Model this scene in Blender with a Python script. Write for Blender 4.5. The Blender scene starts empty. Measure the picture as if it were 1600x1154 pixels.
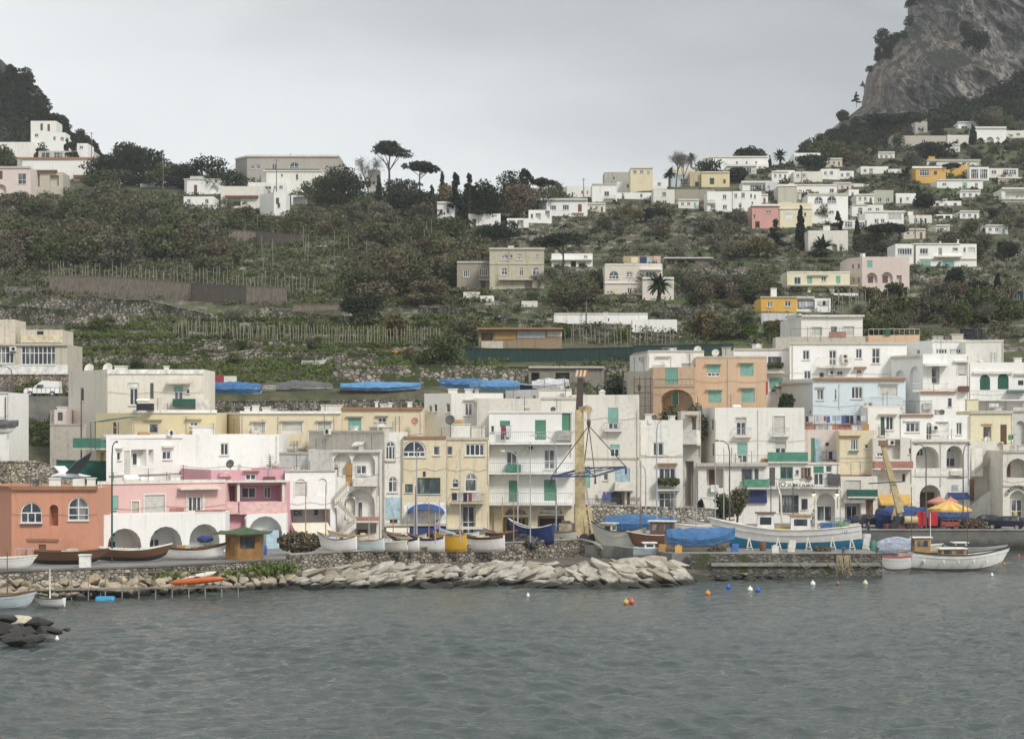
import bpy, math, random
import numpy as np
from mathutils import Vector, Matrix
R = math.radians
random.seed(7); rng = np.random.default_rng(7)
sc = bpy.context.scene
COL = sc.collection
F, CX, HY, H = 3000.0, 800.0, 660.0, 13.5
def P(px, py, Y): return Vector(((px-CX)*Y/F, Y, H+(HY-py)*Y/F))
def PX(px, Y): return (px-CX)*Y/F
def PZ(py, Y): return H+(HY-py)*Y/F
# ------------------------------------------------------------------ materials
MATS = {}
def newmat(name):
    m = bpy.data.materials.new(name); m.use_nodes = True
    nt = m.node_tree; b = nt.nodes['Principled BSDF']
    return m, nt, b
def N(nt, t, **kw):
    n = nt.nodes.new(t)
    for k, v in kw.items():
        if k in n.inputs: n.inputs[k].default_value = v
        else: setattr(n, k, v)
    return n
def pos(nt, scale=(1,1,1)):
    g = N(nt, 'ShaderNodeNewGeometry'); mp = N(nt, 'ShaderNodeMapping')
    mp.inputs['Scale'].default_value = scale
    nt.links.new(g.outputs['Position'], mp.inputs['Vector']); return mp.outputs['Vector']
def noise(nt, scale, vec, detail=4, rough=.6):
    n = N(nt, 'ShaderNodeTexNoise'); n.inputs['Scale'].default_value = scale
    n.inputs['Detail'].default_value = detail; n.inputs['Roughness'].default_value = rough
    nt.links.new(vec, n.inputs['Vector']); return n.outputs['Fac']
def ramp(nt, fac, stops, interp='LINEAR'):
    r = N(nt, 'ShaderNodeValToRGB'); cr = r.color_ramp; cr.interpolation = interp
    while len(cr.elements) < len(stops): cr.elements.new(.5)
    for e, (p, c) in zip(cr.elements, stops):
        e.position = p; e.color = (*c, 1) if len(c) == 3 else c
    nt.links.new(fac, r.inputs['Fac']); return r.outputs['Color']
def mix(nt, fac, a, b, mode='MIX'):
    m = N(nt, 'ShaderNodeMix', data_type='RGBA', blend_type=mode)
    for s, i in ((fac, 0), (a, 6), (b, 7)):
        if hasattr(s, 'links') or hasattr(s, 'is_linked'): nt.links.new(s, m.inputs[i])
        elif i == 0: m.inputs[0].default_value = s
        else: m.inputs[i].default_value = (*s[:3], 1)
    return m.outputs[2]
def math_(nt, op, a, b=None):
    m = N(nt, 'ShaderNodeMath', operation=op)
    for i, s in enumerate((a, b)):
        if s is None: continue
        if hasattr(s, 'is_linked'): nt.links.new(s, m.inputs[i])
        else: m.inputs[i].default_value = s
    return m.outputs[0]
def bump(nt, b, h, strength=.4, dist=.05):
    n = N(nt, 'ShaderNodeBump'); n.inputs['Strength'].default_value = strength; n.inputs['Distance'].default_value = dist
    nt.links.new(h, n.inputs['Height']); nt.links.new(n.outputs['Normal'], b.inputs['Normal'])
PAL = dict(white=(.78,.76,.70), bright=(.82,.81,.77), offw=(.71,.68,.60), grey=(.58,.58,.56), cream=(.70,.61,.43), beige=(.62,.56,.45),
    yellow=(.68,.58,.36), peach=(.62,.44,.29), pink=(.72,.47,.44), hot=(.66,.37,.42), lpink=(.70,.60,.55), orange=(.60,.29,.19), ochre=(.60,.37,.10),
    blue=(.62,.70,.72), stone=(.48,.45,.38), tan=(.53,.49,.40), dirty=(.50,.47,.41), lemon=(.74,.68,.48), ltblue=(.42,.56,.62), plum=(.11,.05,.05),
    teal=(.23,.46,.39), green=(.10,.27,.18), dgreen=(.02,.10,.07), bgreen=(.08,.26,.18), brown=(.14,.07,.035), wood=(.40,.23,.08), rust=(.18,.08,.05), navy=(.02,.04,.14),
    dark=(.03,.03,.035), iron=(.10,.10,.10), blind=(.60,.59,.53), red=(.5,.03,.03), tile=(.34,.18,.10), metal=(.4,.41,.42), rose=(.42,.20,.16))
def stucco(col, dirt=.5):
    if isinstance(col, str): key, rgb = col, PAL[col]
    else: key, rgb = '%.2f_%.2f_%.2f' % col, col
    k = 'stucco_%s_%.1f' % (key, dirt)
    if k in MATS: return MATS[k]
    m, nt, b = newmat(k)
    v = pos(nt); vs = pos(nt, (2.2, 2.2, .16))
    big = noise(nt, .22, v, 4); streak = noise(nt, 1.0, vs, 5, .7); fine = noise(nt, 2.5, v, 5, .65)
    patch = ramp(nt, big, [(.35, tuple(c*.94 for c in rgb)), (.58, rgb)])
    st = ramp(nt, streak, [(.54, (1,1,1)), (.76, (1-.50*dirt, 1-.54*dirt, 1-.62*dirt))])
    c1 = mix(nt, 1.0, patch, st, 'MULTIPLY')
    fn = ramp(nt, fine, [(.26, (1-.30*dirt,)*3), (.48, (1,1,1))])
    c2 = mix(nt, 1.0, c1, fn, 'MULTIPLY')
    nt.links.new(c2, b.inputs['Base Color']); b.inputs['Roughness'].default_value = .9
    pl = noise(nt, .75, pos(nt, (1,1,.6)), 9, .72); pk = ramp(nt, pl, [(.60, (0,0,0)), (.625, (1,1,1))])
    pk2 = math_(nt, 'MULTIPLY', pk, .55*dirt)
    c2 = mix(nt, pk2, c2, tuple(x*.55+.10 for x in (rgb[0], rgb[1]*.95, rgb[2]*.85)))
    nt.links.new(c2, b.inputs['Base Color']); bump(nt, b, fine, .35, .04)
    MATS[k] = m; return m
def paint(col, rough=.55, var=.14, name=None):
    key = col if isinstance(col, str) else '%.2f_%.2f_%.2f' % tuple(col)
    rgb = PAL[col] if isinstance(col, str) else col
    k = 'paint_%s_%.2f' % (key, rough)
    if k in MATS: return MATS[k]
    m, nt, b = newmat(k); f = noise(nt, 1.8, pos(nt), 5, .7)
    c = ramp(nt, f, [(.32, tuple(x*(1-2*var) for x in rgb)), (.68, tuple(min(1, x*(1+var)) for x in rgb))])
    nt.links.new(c, b.inputs['Base Color']); b.inputs['Roughness'].default_value = rough
    MATS[k] = m; return m
def glass():
    if 'glass' in MATS: return MATS['glass']
    m, nt, b = newmat('window_glass')
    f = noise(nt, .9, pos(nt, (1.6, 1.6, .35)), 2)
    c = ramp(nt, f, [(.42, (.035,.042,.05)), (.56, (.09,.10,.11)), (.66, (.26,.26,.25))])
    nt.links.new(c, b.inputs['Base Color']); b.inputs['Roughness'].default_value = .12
    MATS['glass'] = m; return m
def stonemat(key, base=(.34,.31,.25), scale=2.2, dark=.35, sq=(1,1,1.5), moss=.0):
    k = 'stone_'+key
    if k in MATS: return MATS[k]
    m, nt, b = newmat(k); v = pos(nt, sq)
    vo = N(nt, 'ShaderNodeTexVoronoi', feature='DISTANCE_TO_EDGE'); vo.inputs['Scale'].default_value = scale; nt.links.new(v, vo.inputs['Vector'])
    vc = N(nt, 'ShaderNodeTexVoronoi'); vc.inputs['Scale'].default_value = scale; nt.links.new(v, vc.inputs['Vector'])
    sep = N(nt, 'ShaderNodeSeparateColor'); nt.links.new(vc.outputs['Color'], sep.inputs[0])
    c = ramp(nt, sep.outputs[0], [(0, tuple(x*.55 for x in base)), (.5, base), (1, tuple(min(1, x*1.55) for x in base))])
    e = ramp(nt, vo.outputs['Distance'], [(.03, (dark*.5,)*3), (.16, (1,1,1))])
    c = mix(nt, 1.0, c, e, 'MULTIPLY')
    big = noise(nt, .35, pos(nt), 4)
    c = mix(nt, 1.0, c, ramp(nt, big, [(.35, (.62,.60,.56)), (.6, (1,1,1))]), 'MULTIPLY')
    if moss:
        mf = ramp(nt, noise(nt, .5, pos(nt), 6, .7), [(.62-moss*.2, (0,0,0)), (.66-moss*.2, (1,1,1))])
        c = mix(nt, mf, c, (.05,.065,.02))
    nt.links.new(c, b.inputs['Base Color']); b.inputs['Roughness'].default_value = .95
    bump(nt, b, vo.outputs['Distance'], .7, .15)
    MATS[k] = m; return m
def leafmat(key, cols, sc_=.6):
    k = 'leaf_'+key
    if k in MATS: return MATS[k]
    m, nt, b = newmat(k)
    g = N(nt, 'ShaderNodeNewGeometry'); oi = N(nt, 'ShaderNodeObjectInfo')
    f = noise(nt, sc_, pos(nt), 3)
    s = math_(nt, 'ADD', math_(nt, 'MULTIPLY', g.outputs['Random Per Island'], .28), math_(nt, 'MULTIPLY', f, .72))
    s = math_(nt, 'ADD', s, math_(nt, 'MULTIPLY', math_(nt, 'SUBTRACT', oi.outputs['Random'], .5), .25))
    n = len(cols); c = ramp(nt, s, [(.25+.5*i/(n-1), cc) for i, cc in enumerate(cols)])
    nt.links.new(c, b.inputs['Base Color']); b.inputs['Roughness'].default_value = .85
    b.inputs['Specular IOR Level'].default_value = .15
    MATS[k] = m; return m
LEAF = {
 'pine': [(.013,.020,.010),(.022,.033,.016),(.040,.052,.025)],
 'green': [(.042,.054,.021),(.072,.088,.035),(.112,.13,.053)],
 'olive': [(.066,.068,.034),(.108,.108,.056),(.16,.158,.086)],
 'brown': [(.070,.058,.034),(.112,.094,.058),(.16,.136,.088)],
 'yellow': [(.06,.05,.02),(.13,.105,.045),(.22,.18,.09)],
 'grey': [(.078,.074,.052),(.125,.118,.085),(.18,.17,.125)],
 'palm': [(.012,.020,.010),(.03,.045,.02),(.06,.08,.035)],
 'lime': [(.035,.06,.012),(.07,.11,.022),(.12,.16,.04)],
 'redbrown': [(.075,.056,.037),(.12,.09,.060),(.165,.13,.09)],
 'grass': [(.048,.074,.018),(.088,.118,.030),(.13,.165,.055)]}
def leaf(k): return leafmat(k, LEAF[k])
def bark(): return paint((.09,.07,.05), .9, .3)
# ------------------------------------------------------------------ mesh builder
class MB:
    def __init__(s, m=None): s.v = []; s.f = []; s.mi = []; s.mats = []; s.cur = 0; 
    def mat(s, m):
        if m not in s.mats: s.mats.append(m)
        s.cur = s.mats.index(m); return s
    def add(s, vs, fs):
        o = len(s.v); s.v += [tuple(v) for v in vs]
        for f in fs: s.f.append(tuple(i+o for i in f)); s.mi.append(s.cur)
        return s
    def quad(s, a, b, c, d): return s.add([a,b,c,d], [(0,1,2,3)])
    def obox(s, o, ax, ay, az):
        o, ax, ay, az = map(Vector, (o, ax, ay, az))
        vs = [o, o+ax, o+ax+ay, o+ay, o+az, o+ax+az, o+ax+ay+az, o+ay+az]
        return s.add(vs, [(0,3,2,1),(4,5,6,7),(0,1,5,4),(1,2,6,5),(2,3,7,6),(3,0,4,7)])
    def box(s, c, d, rz=0):
        c = Vector(c); u = Vector((math.cos(rz), math.sin(rz), 0)); w = Vector((-u.y, u.x, 0)); z = Vector((0,0,1))
        return s.obox(c-u*d[0]/2-w*d[1]/2-z*d[2]/2, u*d[0], w*d[1], z*d[2])
    def tube(s, pts, rs, n=6, cap=True):
        pts = [Vector(p) for p in pts]
        if not hasattr(rs, '__len__'): rs = [rs]*len(pts)
        rings = []; o = len(s.v); vs = []
        for i, p in enumerate(pts):
            d = (pts[min(i+1, len(pts)-1)]-pts[max(i-1, 0)])
            if d.length < 1e-6: d = Vector((0,0,1))
            d.normalize(); a = d.cross(Vector((0,1,0)) if abs(d.y) < .9 else Vector((1,0,0))).normalized(); b = d.cross(a)
            for k in range(n):
                t = 2*math.pi*k/n; vs.append(p+(a*math.cos(t)+b*math.sin(t))*rs[i])
        fs = []
        for i in range(len(pts)-1):
            for k in range(n):
                k2 = (k+1) % n; fs.append((i*n+k, i*n+k2, (i+1)*n+k2, (i+1)*n+k))
        if cap: fs.append(tuple(range(n))[::-1]); fs.append(tuple((len(pts)-1)*n+k for k in range(n)))
        return s.add(vs, fs)
    def lathe(s, c, prof, n=12, ax=None):
        c = Vector(c); ax = Vector(ax or (0,0,1)).normalized()
        a = ax.cross(Vector((0,1,0)) if abs(ax.y) < .9 else Vector((1,0,0))).normalized(); b = ax.cross(a); vs = []; fs = []
        for r, h in prof:
            for k in range(n):
                t = 2*math.pi*k/n; vs.append(c+ax*h+(a*math.cos(t)+b*math.sin(t))*r)
        for i in range(len(prof)-1):
            for k in range(n):
                k2 = (k+1) % n; fs.append((i*n+k, i*n+k2, (i+1)*n+k2, (i+1)*n+k))
        return s.add(vs, fs)
    def prism(s, poly, z0, z1):
        n = len(poly); vs = [(x, y, z0) for x, y in poly]+[(x, y, z1) for x, y in poly]
        return s.add(vs, [tuple(range(n))[::-1], tuple(range(n, 2*n))]+[(i, (i+1) % n, n+(i+1) % n, n+i) for i in range(n)])
    def mesh(s, name, org=(0,0,0), smooth=False):
        me = bpy.data.meshes.new(name); ox, oy, oz = org
        me.from_pydata([(x-ox, y-oy, z-oz) for x, y, z in s.v], [], s.f)
        for m in s.mats: me.materials.append(m)
        me.polygons.foreach_set('material_index', s.mi)
        if smooth: me.polygons.foreach_set('use_smooth', [True]*len(s.f))
        me.update(); return me
def npmesh(name, V, Fq, mats, mi=None, smooth=False):
    me = bpy.data.meshes.new(name); V = np.asarray(V, np.float32); Fq = np.asarray(Fq, np.int32); k = Fq.shape[1]
    me.vertices.add(len(V)); me.vertices.foreach_set('co', V.ravel())
    me.loops.add(Fq.size); me.loops.foreach_set('vertex_index', Fq.ravel())
    me.polygons.add(len(Fq)); me.polygons.foreach_set('loop_start', np.arange(0, Fq.size, k, dtype=np.int32))
    me.polygons.foreach_set('loop_total', np.full(len(Fq), k, np.int32))
    for m in mats: me.materials.append(m)
    if mi is not None: me.polygons.foreach_set('material_index', np.asarray(mi, np.int32))
    if smooth: me.polygons.foreach_set('use_smooth', np.ones(len(Fq), bool))
    me.update(calc_edges=True); me.validate(); return me
def link(name, data, parent=None, label=None, cat=None, group=None, kind=None, loc=None):
    o = bpy.data.objects.new(name, data); COL.objects.link(o)
    if parent is not None: o.parent = parent
    if label: o['label'] = label
    if cat: o['category'] = cat
    if group: o['group'] = group
    if kind: o['kind'] = kind
    if loc is not None: o.location = loc
    return o
class Thing:
    def __init__(s, name, label, cat, loc, group=None):
        s.org = Vector(loc); s.root = link(name, None, None, label, cat, group, loc=loc); s.root.empty_display_size = .3
    def part(s, mb, name, parent=None, smooth=False, label=None):
        if not mb.f: return None
        return link(name, mb.mesh(name, s.org, smooth), parent or s.root, label)
def single(mb, name, label, cat, loc, group=None, smooth=False, kind=None):
    return link(name, mb.mesh(name, loc, smooth), None, label, cat, group, kind, loc)
def copy_tree(o, parent=None):
    c = o.copy(); COL.objects.link(c); c.parent = parent
    for ch in list(o.children): copy_tree(ch, c)
    return c
def relabel(o, label): o['label'] = label; return o
# ------------------------------------------------------------------ terrain profile
_tab = [(612,235),(600,250),(586,256),(560,272),(520,300),(500,318),(470,350),(440,385),(400,430),(350,490),(300,560),(250,640),(200,730),(150,800)]
_Yc = np.array([150., 210.]+[y for p, y in _tab]+[900., 3000.])
_Zc = np.array([1.0, 9.0]+[PZ(p, y) for p, y in _tab]+[165., 180.])
_rpx = np.array([-400,0,150,300,500,650,800,900,1000,1100,1200,1300,1400,1500,1600,2000])
_rpy = np.array([180,235,288,296,306,306,312,310,298,282,268,240,215,195,190,170])
_dpy = np.array([p for p, y in _tab][::-1], float); _dY = np.array([y for p, y in _tab][::-1], float)
_g = np.random.default_rng(3); _ph = _g.uniform(0, 6.28, 24); _kd = _g.uniform(0, 6.28, 24)
def vn(X, Y, wl, seed=0):
    s = 0
    for i in range(4):
        a = _kd[(seed*5+i) % 24]; k = 2*math.pi/(wl*(1-.16*i))
        s = s+np.sin((X*math.cos(a)+Y*math.sin(a))*k+_ph[(seed*3+i) % 24])
    return s/4
def terr(X, Y):
    X = np.asarray(X, float); Y = np.asarray(Y, float)
    far = np.interp(Y, _Yc, _Zc)
    px = CX+F*X/np.maximum(Y, 1.); pr = np.interp(px, _rpx, _rpy); Yr = np.interp(pr, _dpy, _dY); zc = H+(HY-pr)*Yr/F
    z = np.minimum(far, zc-np.maximum(0, Y-Yr)*.05)
    w = np.clip((Y-262)/20, 0, 1)
    # terraces
    Pd = 11.0; ph = Y/Pd+.35*vn(X, Y, 140, 1)+.1*vn(X, Y, 40, 2); fr = ph-np.floor(ph)
    st = np.where(fr < .45, fr*.35, np.where(fr < .86, .1575+(fr-.45)*.9, .5265+(fr-.86)*3.38))
    slope = np.where(z < zc-6, .27, .1)*Pd
    z = z+w*(st-fr)*slope+w*vn(X, Y, 60, 3)*.8
    # town apron: right part starts further back
    sx = np.clip((X-5)/8, 0, 1); sl = np.clip((-X-38)/6, 0, 1); y0 = 201-sl*11+sx*23; y1 = 236-sl*8+sx*22
    t = np.clip((Y-y0)/(y1-y0), 0, 1)
    zq = 1.0-3.5*np.clip((X-28)/4, 0, 1); zt = zq+(np.interp(y1, _Yc, _Zc)-zq)*t
    return np.where(Y < y1, np.minimum(z, zt), z)
def hit(px, py, y0=196.):
    Ys = np.arange(y0, 1000, 1.0); d = terr(PX(px, Ys), Ys)-PZ(py, Ys)
    i = np.argmax(d > 0)
    if not (d > 0).any():
        a = (terr(PX(px, Ys), Ys)-H)/Ys; return float(Ys[np.argmax(a)])
    return float(Ys[i])
def gz(X, Y): return float(terr(X, Y))
# ------------------------------------------------------------------ camera, light, world
cam = bpy.data.cameras.new('camera'); co = bpy.data.objects.new('camera', cam); COL.objects.link(co)
co.location = (0, 0, H); co.rotation_euler = (R(90), 0, 0); cam.sensor_width = 36; cam.lens = 36*F/1600
cam.shift_y = (HY-577)/1600; cam.clip_end = 6000; cam.clip_start = .5; sc.camera = co
SUN_EL, SUN_AZ = 42, 205   # azimuth clockwise from +Y
sd = bpy.data.lights.new('sun', 'SUN'); so = bpy.data.objects.new('sun', sd); COL.objects.link(so)
sd.energy = 1.5; sd.angle = R(13); sd.color = (1, .96, .90)
az = R(142); dirv = Vector((math.sin(az)*math.cos(R(SUN_EL)), math.cos(az)*math.cos(R(SUN_EL)), math.sin(R(SUN_EL))))
so.rotation_euler = dirv.to_track_quat('Z', 'Y').to_euler(); so.location = (40, -60, 120)
w = bpy.data.worlds.new('World'); sc.world = w; w.use_nodes = True; nt = w.node_tree
bg = nt.nodes['Background']; bg.inputs['Strength'].default_value = .1
sky = N(nt, 'ShaderNodeTexSky'); sky.sky_type = 'NISHITA'; sky.sun_disc = False; sky.sun_elevation = R(SUN_EL); sky.sun_rotation = az
tc = N(nt, 'ShaderNodeTexCoord'); mp = N(nt, 'ShaderNodeMapping'); mp.inputs['Scale'].default_value = (1.0, 1.0, 3.2)
nt.links.new(tc.outputs['Generated'], mp.inputs['Vector'])
nz = noise(nt, 2.2, mp.outputs['Vector'], 5, .55)
sep = N(nt, 'ShaderNodeSeparateXYZ'); nt.links.new(tc.outputs['Generated'], sep.inputs[0])
# cloud deck: bright towards the west horizon, heavier overhead and to the east
g1 = math_(nt, 'ADD', math_(nt, 'MULTIPLY', sep.outputs[0], 1.15), math_(nt, 'MULTIPLY', math_(nt, 'ABSOLUTE', sep.outputs[2]), 1.75))
g1 = math_(nt, 'ADD', g1, math_(nt, 'MULTIPLY', math_(nt, 'SUBTRACT', nz, .5), .85))
cl = ramp(nt, g1, [(0.0, (5.2,5.3,5.25)), (.22, (4.5,4.6,4.58)), (.42, (3.15,3.22,3.25)), (.60, (2.35,2.42,2.46)), (1.0, (4.6,4.75,4.9))])
mx = mix(nt, .93, sky.outputs[0], cl)
nt.links.new(mx, bg.inputs['Color'])
sc.view_settings.view_transform = 'Standard'; sc.view_settings.look = 'None'; sc.view_settings.gamma = 1; sc.view_settings.exposure = 0.93
sc.cycles.use_denoising = True; sc.cycles.max_bounces = 5; sc.cycles.diffuse_bounces = 3; sc.cycles.glossy_bounces = 2
# ------------------------------------------------------------------ terrain
def terrain_mat():
    m, nt, b = newmat('hillside_ground'); v = pos(nt)
    g = N(nt, 'ShaderNodeNewGeometry'); sp = N(nt, 'ShaderNodeSeparateXYZ'); nt.links.new(g.outputs['True Normal'], sp.inputs[0])
    a = noise(nt, .035, v, 5, .6); f1 = noise(nt, .5, v, 6, .75); f2 = noise(nt, .09, pos(nt, (1,1,3)), 5, .65)
    c = ramp(nt, f2, [(.36, (.035,.042,.018)), (.47, (.066,.074,.030)), (.55, (.095,.088,.048)), (.66, (.14,.125,.08))])
    gr = ramp(nt, f1, [(.3, (.032,.046,.012)), (.55, (.066,.094,.022)), (.72, (.11,.14,.04))])
    c = mix(nt, ramp(nt, a, [(.46, (0,0,0)), (.56, (1,1,1))]), c, gr)
    c = mix(nt, 1.0, c, ramp(nt, f1, [(.34, (.45,.45,.45)), (.6, (1.15,1.15,1.15))]), 'MULTIPLY')
    # dry-stone on the steep terrace fronts
    vo = N(nt, 'ShaderNodeTexVoronoi'); vo.inputs['Scale'].default_value = 1.5; nt.links.new(v, vo.inputs['Vector'])
    sp2 = N(nt, 'ShaderNodeSeparateColor'); nt.links.new(vo.outputs['Color'], sp2.inputs[0])
    st = ramp(nt, sp2.outputs[0], [(0, (.06,.055,.045)), (.5, (.15,.135,.11)), (1, (.32,.29,.24))])
    st = mix(nt, ramp(nt, noise(nt, .3, v, 5, .7), [(.42, (0,0,0)), (.56, (1,1,1))]), st, (.04,.05,.018))
    nz_ = math_(nt, 'ADD', sp.outputs[2], math_(nt, 'MULTIPLY', math_(nt, 'SUBTRACT', f1, .5), .3))
    c = mix(nt, ramp(nt, nz_, [(.78, (1,1,1)), (.86, (0,0,0))]), c, st)
    nt.links.new(c, b.inputs['Base Color']); b.inputs['Roughness'].default_value = .97
    bump(nt, b, f1, .8, .5); return m
TM = terrain_mat()
def grid(xs, ys, zf):
    X, Y = np.meshgrid(xs, ys); Z = zf(X, Y); nx, ny = len(xs), len(ys)
    V = np.stack([X, Y, Z], -1).reshape(-1, 3); i = np.arange(nx*ny).reshape(ny, nx)
    Q = np.stack([i[:-1,:-1], i[:-1,1:], i[1:,1:], i[1:,:-1]], -1).reshape(-1, 4); return V, Q
V, Q = grid(np.linspace(-330, 330, 331), np.concatenate([np.arange(184, 262, 1.0), np.arange(262, 560, .75), np.arange(560, 900, 2.5)]), lambda X, Y: terr(X, Y))
link('hillside', npmesh('hillside', V, Q, [TM]), kind='structure')
V, Q = grid(np.linspace(-1700, 1700, 40), np.linspace(898, 2400, 20), lambda X, Y: 60+0*X)
link('ground', npmesh('ground', V, Q, [TM]), kind='structure')
# ------------------------------------------------------------------ water
def water_mat():
    m, nt, b = newmat('harbour_water')
    v = pos(nt, (.55, 1, 1))
    n1 = noise(nt, 2.2, v, 4, .6); n2 = noise(nt, .06, v, 3, .5); n3 = noise(nt, .16, v, 3, .5)
    b.inputs['Base Color'].default_value = (.055,.070,.062,1); b.inputs['Roughness'].default_value = .08; b.inputs['IOR'].default_value = 1.33
    h = math_(nt, 'ADD', math_(nt, 'MULTIPLY', n1, 1.0), math_(nt, 'MULTIPLY', n3, .5))
    st = math_(nt, 'ADD', .55, math_(nt, 'MULTIPLY', n2, .7))
    bp = N(nt, 'ShaderNodeBump'); bp.inputs['Distance'].default_value = .16
    nt.links.new(st, bp.inputs['Strength']); nt.links.new(h, bp.inputs['Height']); nt.links.new(bp.outputs['Normal'], b.inputs['Normal'])
    return m
def waves(X, Y):
    g = np.random.default_rng(12); Z = np.zeros_like(X)
    gust = .75+.35*vn(X, Y, 70, 5)
    for i in range(60):
        wl = 0.55*(4.2/.55)**g.random(); th = R(90)+g.normal(0, .85); k = 2*math.pi/wl; amp = .0115*wl**.9; ph = g.uniform(0, 6.28)
        s = np.sin(k*(X*math.cos(th)+Y*math.sin(th))+ph+.6*np.sin(X*.11+i)+.5*np.sin(Y*.13+i*2)); Z += amp*(s+.3*s*s-.15)
    return Z*gust*(.38+.62*np.clip((150-Y)/38, 0, 1))-.05
V, Q = grid(np.linspace(-62, 66, 460), np.concatenate([np.arange(76, 172, .20), np.arange(172, 216, .8)]), waves)
n0 = len(V); ex = [(-1500,-300),(1500,-300),(1500,76),(-1500,76),(-1500,216),(-62,76),(-62,216),(66,76),(66,216),(1500,216)]
V = np.vstack([V, [(x, y, -.06) for x, y in ex]]); Q = np.vstack([Q, [(n0, n0+1, n0+2, n0+3), (n0+3, n0+5, n0+6, n0+4), (n0+7, n0+2, n0+9, n0+8)]])
link('water', npmesh('water', V, Q, [water_mat()], smooth=True), kind='structure')
# ------------------------------------------------------------------ quay
def concrete(base=(.30,.29,.26), key='c'):
    k = 'concrete_'+key
    if k in MATS: return MATS[k]
    m, nt, b = newmat(k); v = pos(nt)
    c = ramp(nt, noise(nt, .5, v, 6, .7), [(.3, tuple(x*.55 for x in base)), (.6, base), (.8, tuple(x*1.25 for x in base))])
    zf = N(nt, 'ShaderNodeSeparateXYZ'); nt.links.new(v, zf.inputs[0])
    wet = ramp(nt, math_(nt, 'ADD', math_(nt, 'MULTIPLY', zf.outputs[2], .25), math_(nt, 'MULTIPLY', noise(nt, 1.2, v, 4), .25)), [(.22, (.20,.20,.17)), (.42, (1,1,1))])
    c = mix(nt, 1.0, c, wet, 'MULTIPLY')
    nt.links.new(c, b.inputs['Base Color']); b.inputs['Roughness'].default_value = .85; bump(nt, b, noise(nt, 3, v, 5), .5, .06)
    MATS[k] = m; return m
QZ = 2.0
edge = [(-200,145),(0,148),(240,153),(450,161.3),(760,175.3),(905,181.3),(960,179),(1050,169),(1375,168.7)]
EP = [(PX(p, y), y) for p, y in edge]
X1 = EP[-1][0]
poly = [(-90,145)]+EP+[(X1,204),(100,204),(100,232),(-90,232)]
q = MB().mat(concrete((.24,.235,.22))); q.prism(poly, -3, QZ)
single(q, 'quay', None, None, (0,0,0), kind='structure')
def polyline_wall(name, label, pts, z0, z1, th, mat, cat='wall', capm=None, group=None):
    loc = Vector((*pts[0], z0[0] if isinstance(z0, (list, tuple)) else z0)); t = Thing(name, label, cat, loc, group); mb = MB().mat(mat); cp = MB().mat(capm or mat)
    for i in range(len(pts)-1):
        a, b = Vector((*pts[i], 0)), Vector((*pts[i+1], 0)); d = (b-a); n = Vector((-d.y, d.x, 0)).normalized()
        za = z0[i] if isinstance(z0, (list, tuple)) else z0; Z0 = za
        Z1a = z1[i] if isinstance(z1, (list, tuple)) else z1; Z1b = z1[i+1] if isinstance(z1, (list, tuple)) else z1
        vs = []
        for p, zz in ((a, Z1a), (b, Z1b)):
            vs += [(p.x, p.y, Z0), (p.x+n.x*th, p.y+n.y*th, Z0), (p.x+n.x*th, p.y+n.y*th, zz), (p.x, p.y, zz)]
        mb.add(vs, [(0,4,7,3),(1,2,6,5),(0,3,2,1),(4,5,6,7),(3,7,6,2)])
        cs = []
        for p, zz in ((a, Z1a), (b, Z1b)):
            q0 = p-n*.08; q1 = p+n*(th+.08); cs += [(q0.x,q0.y,zz+.004), (q1.x,q1.y,zz+.004), (q1.x,q1.y,zz+.13), (q0.x,q0.y,zz+.13)]
        cp.add(cs, [(0,4,7,3),(1,2,6,5),(0,3,2,1),(4,5,6,7),(3,7,6,2),(0,1,5,4)])
    t.part(mb, 'wall'); t.part(cp, 'coping'); return t
QS = stonemat('quay', (.30,.27,.22), 2.6)
wpts = [(PX(p, y-.15), y-.15) for p, y in [(452,161.5),(760,175.3),(905,181.3),(925,180.8),(940,179.8)]]
polyline_wall('quay_wall', 'low rubble stone sea wall with flat coping above the pale boulders', wpts, -1, [2.35,2.42,2.45,2.2,1.7], .5, QS, capm=concrete((.33,.31,.27), 'cop'))
wp2 = [(PX(p, y-.1), y-.1) for p, y in [(-60,146.6),(0,148),(240,153),(448,161.2)]]
polyline_wall('quay_wall', 'long low stone revetment below the road at the left edge', wp2, -1, [1.98]*4, .4, stonemat('quay2', (.36,.33,.28), 2.8), capm=concrete((.16,.15,.14), 'dk'))
# pier front and far quay front: weathered concrete skirting with mooring ledge
t = Thing('pier_face', 'weathered concrete pier edge with pale ledge under the blue and white boat', 'pier', (PX(1060,168.5), 168.5, 0))
pf = MB().mat(stonemat('pier', (.17,.16,.135), 3.4, .7, (.7,1,1.6), .3)); a = PX(1075, 168.4); b_ = X1+.1
pf.obox((a, 168.2, -1.5), (b_-a, 0, 0), (0, .45, 0), (0, 0, 3.52)); t.part(pf, 'wall')
led = MB().mat(concrete((.34,.32,.28), 'led')); led.obox((a+2, 167.95, .95), (b_-a-2.2, 0, 0), (0, .25, 0), (0, 0, .28)); t.part(led, 'ledge')
t = Thing('quay_wall', 'long dark stained quay wall below the parked cars at the right', 'wall', (PX(1380,203.8), 203.8, 0))
pf = MB().mat(concrete((.15,.15,.135), 'pf2')); pf.obox((X1+.3, 203.7, -1.5), (66, 0, 0), (0, .4, 0), (0, 0, 3.55)); t.part(pf, 'wall')
led = MB().mat(concrete((.30,.28,.25), 'led2')); led.obox((X1+.3, 203.6, 2.06), (66, 0, 0), (0, .7, 0), (0, 0, .14)); t.part(led, 'coping')
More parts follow.
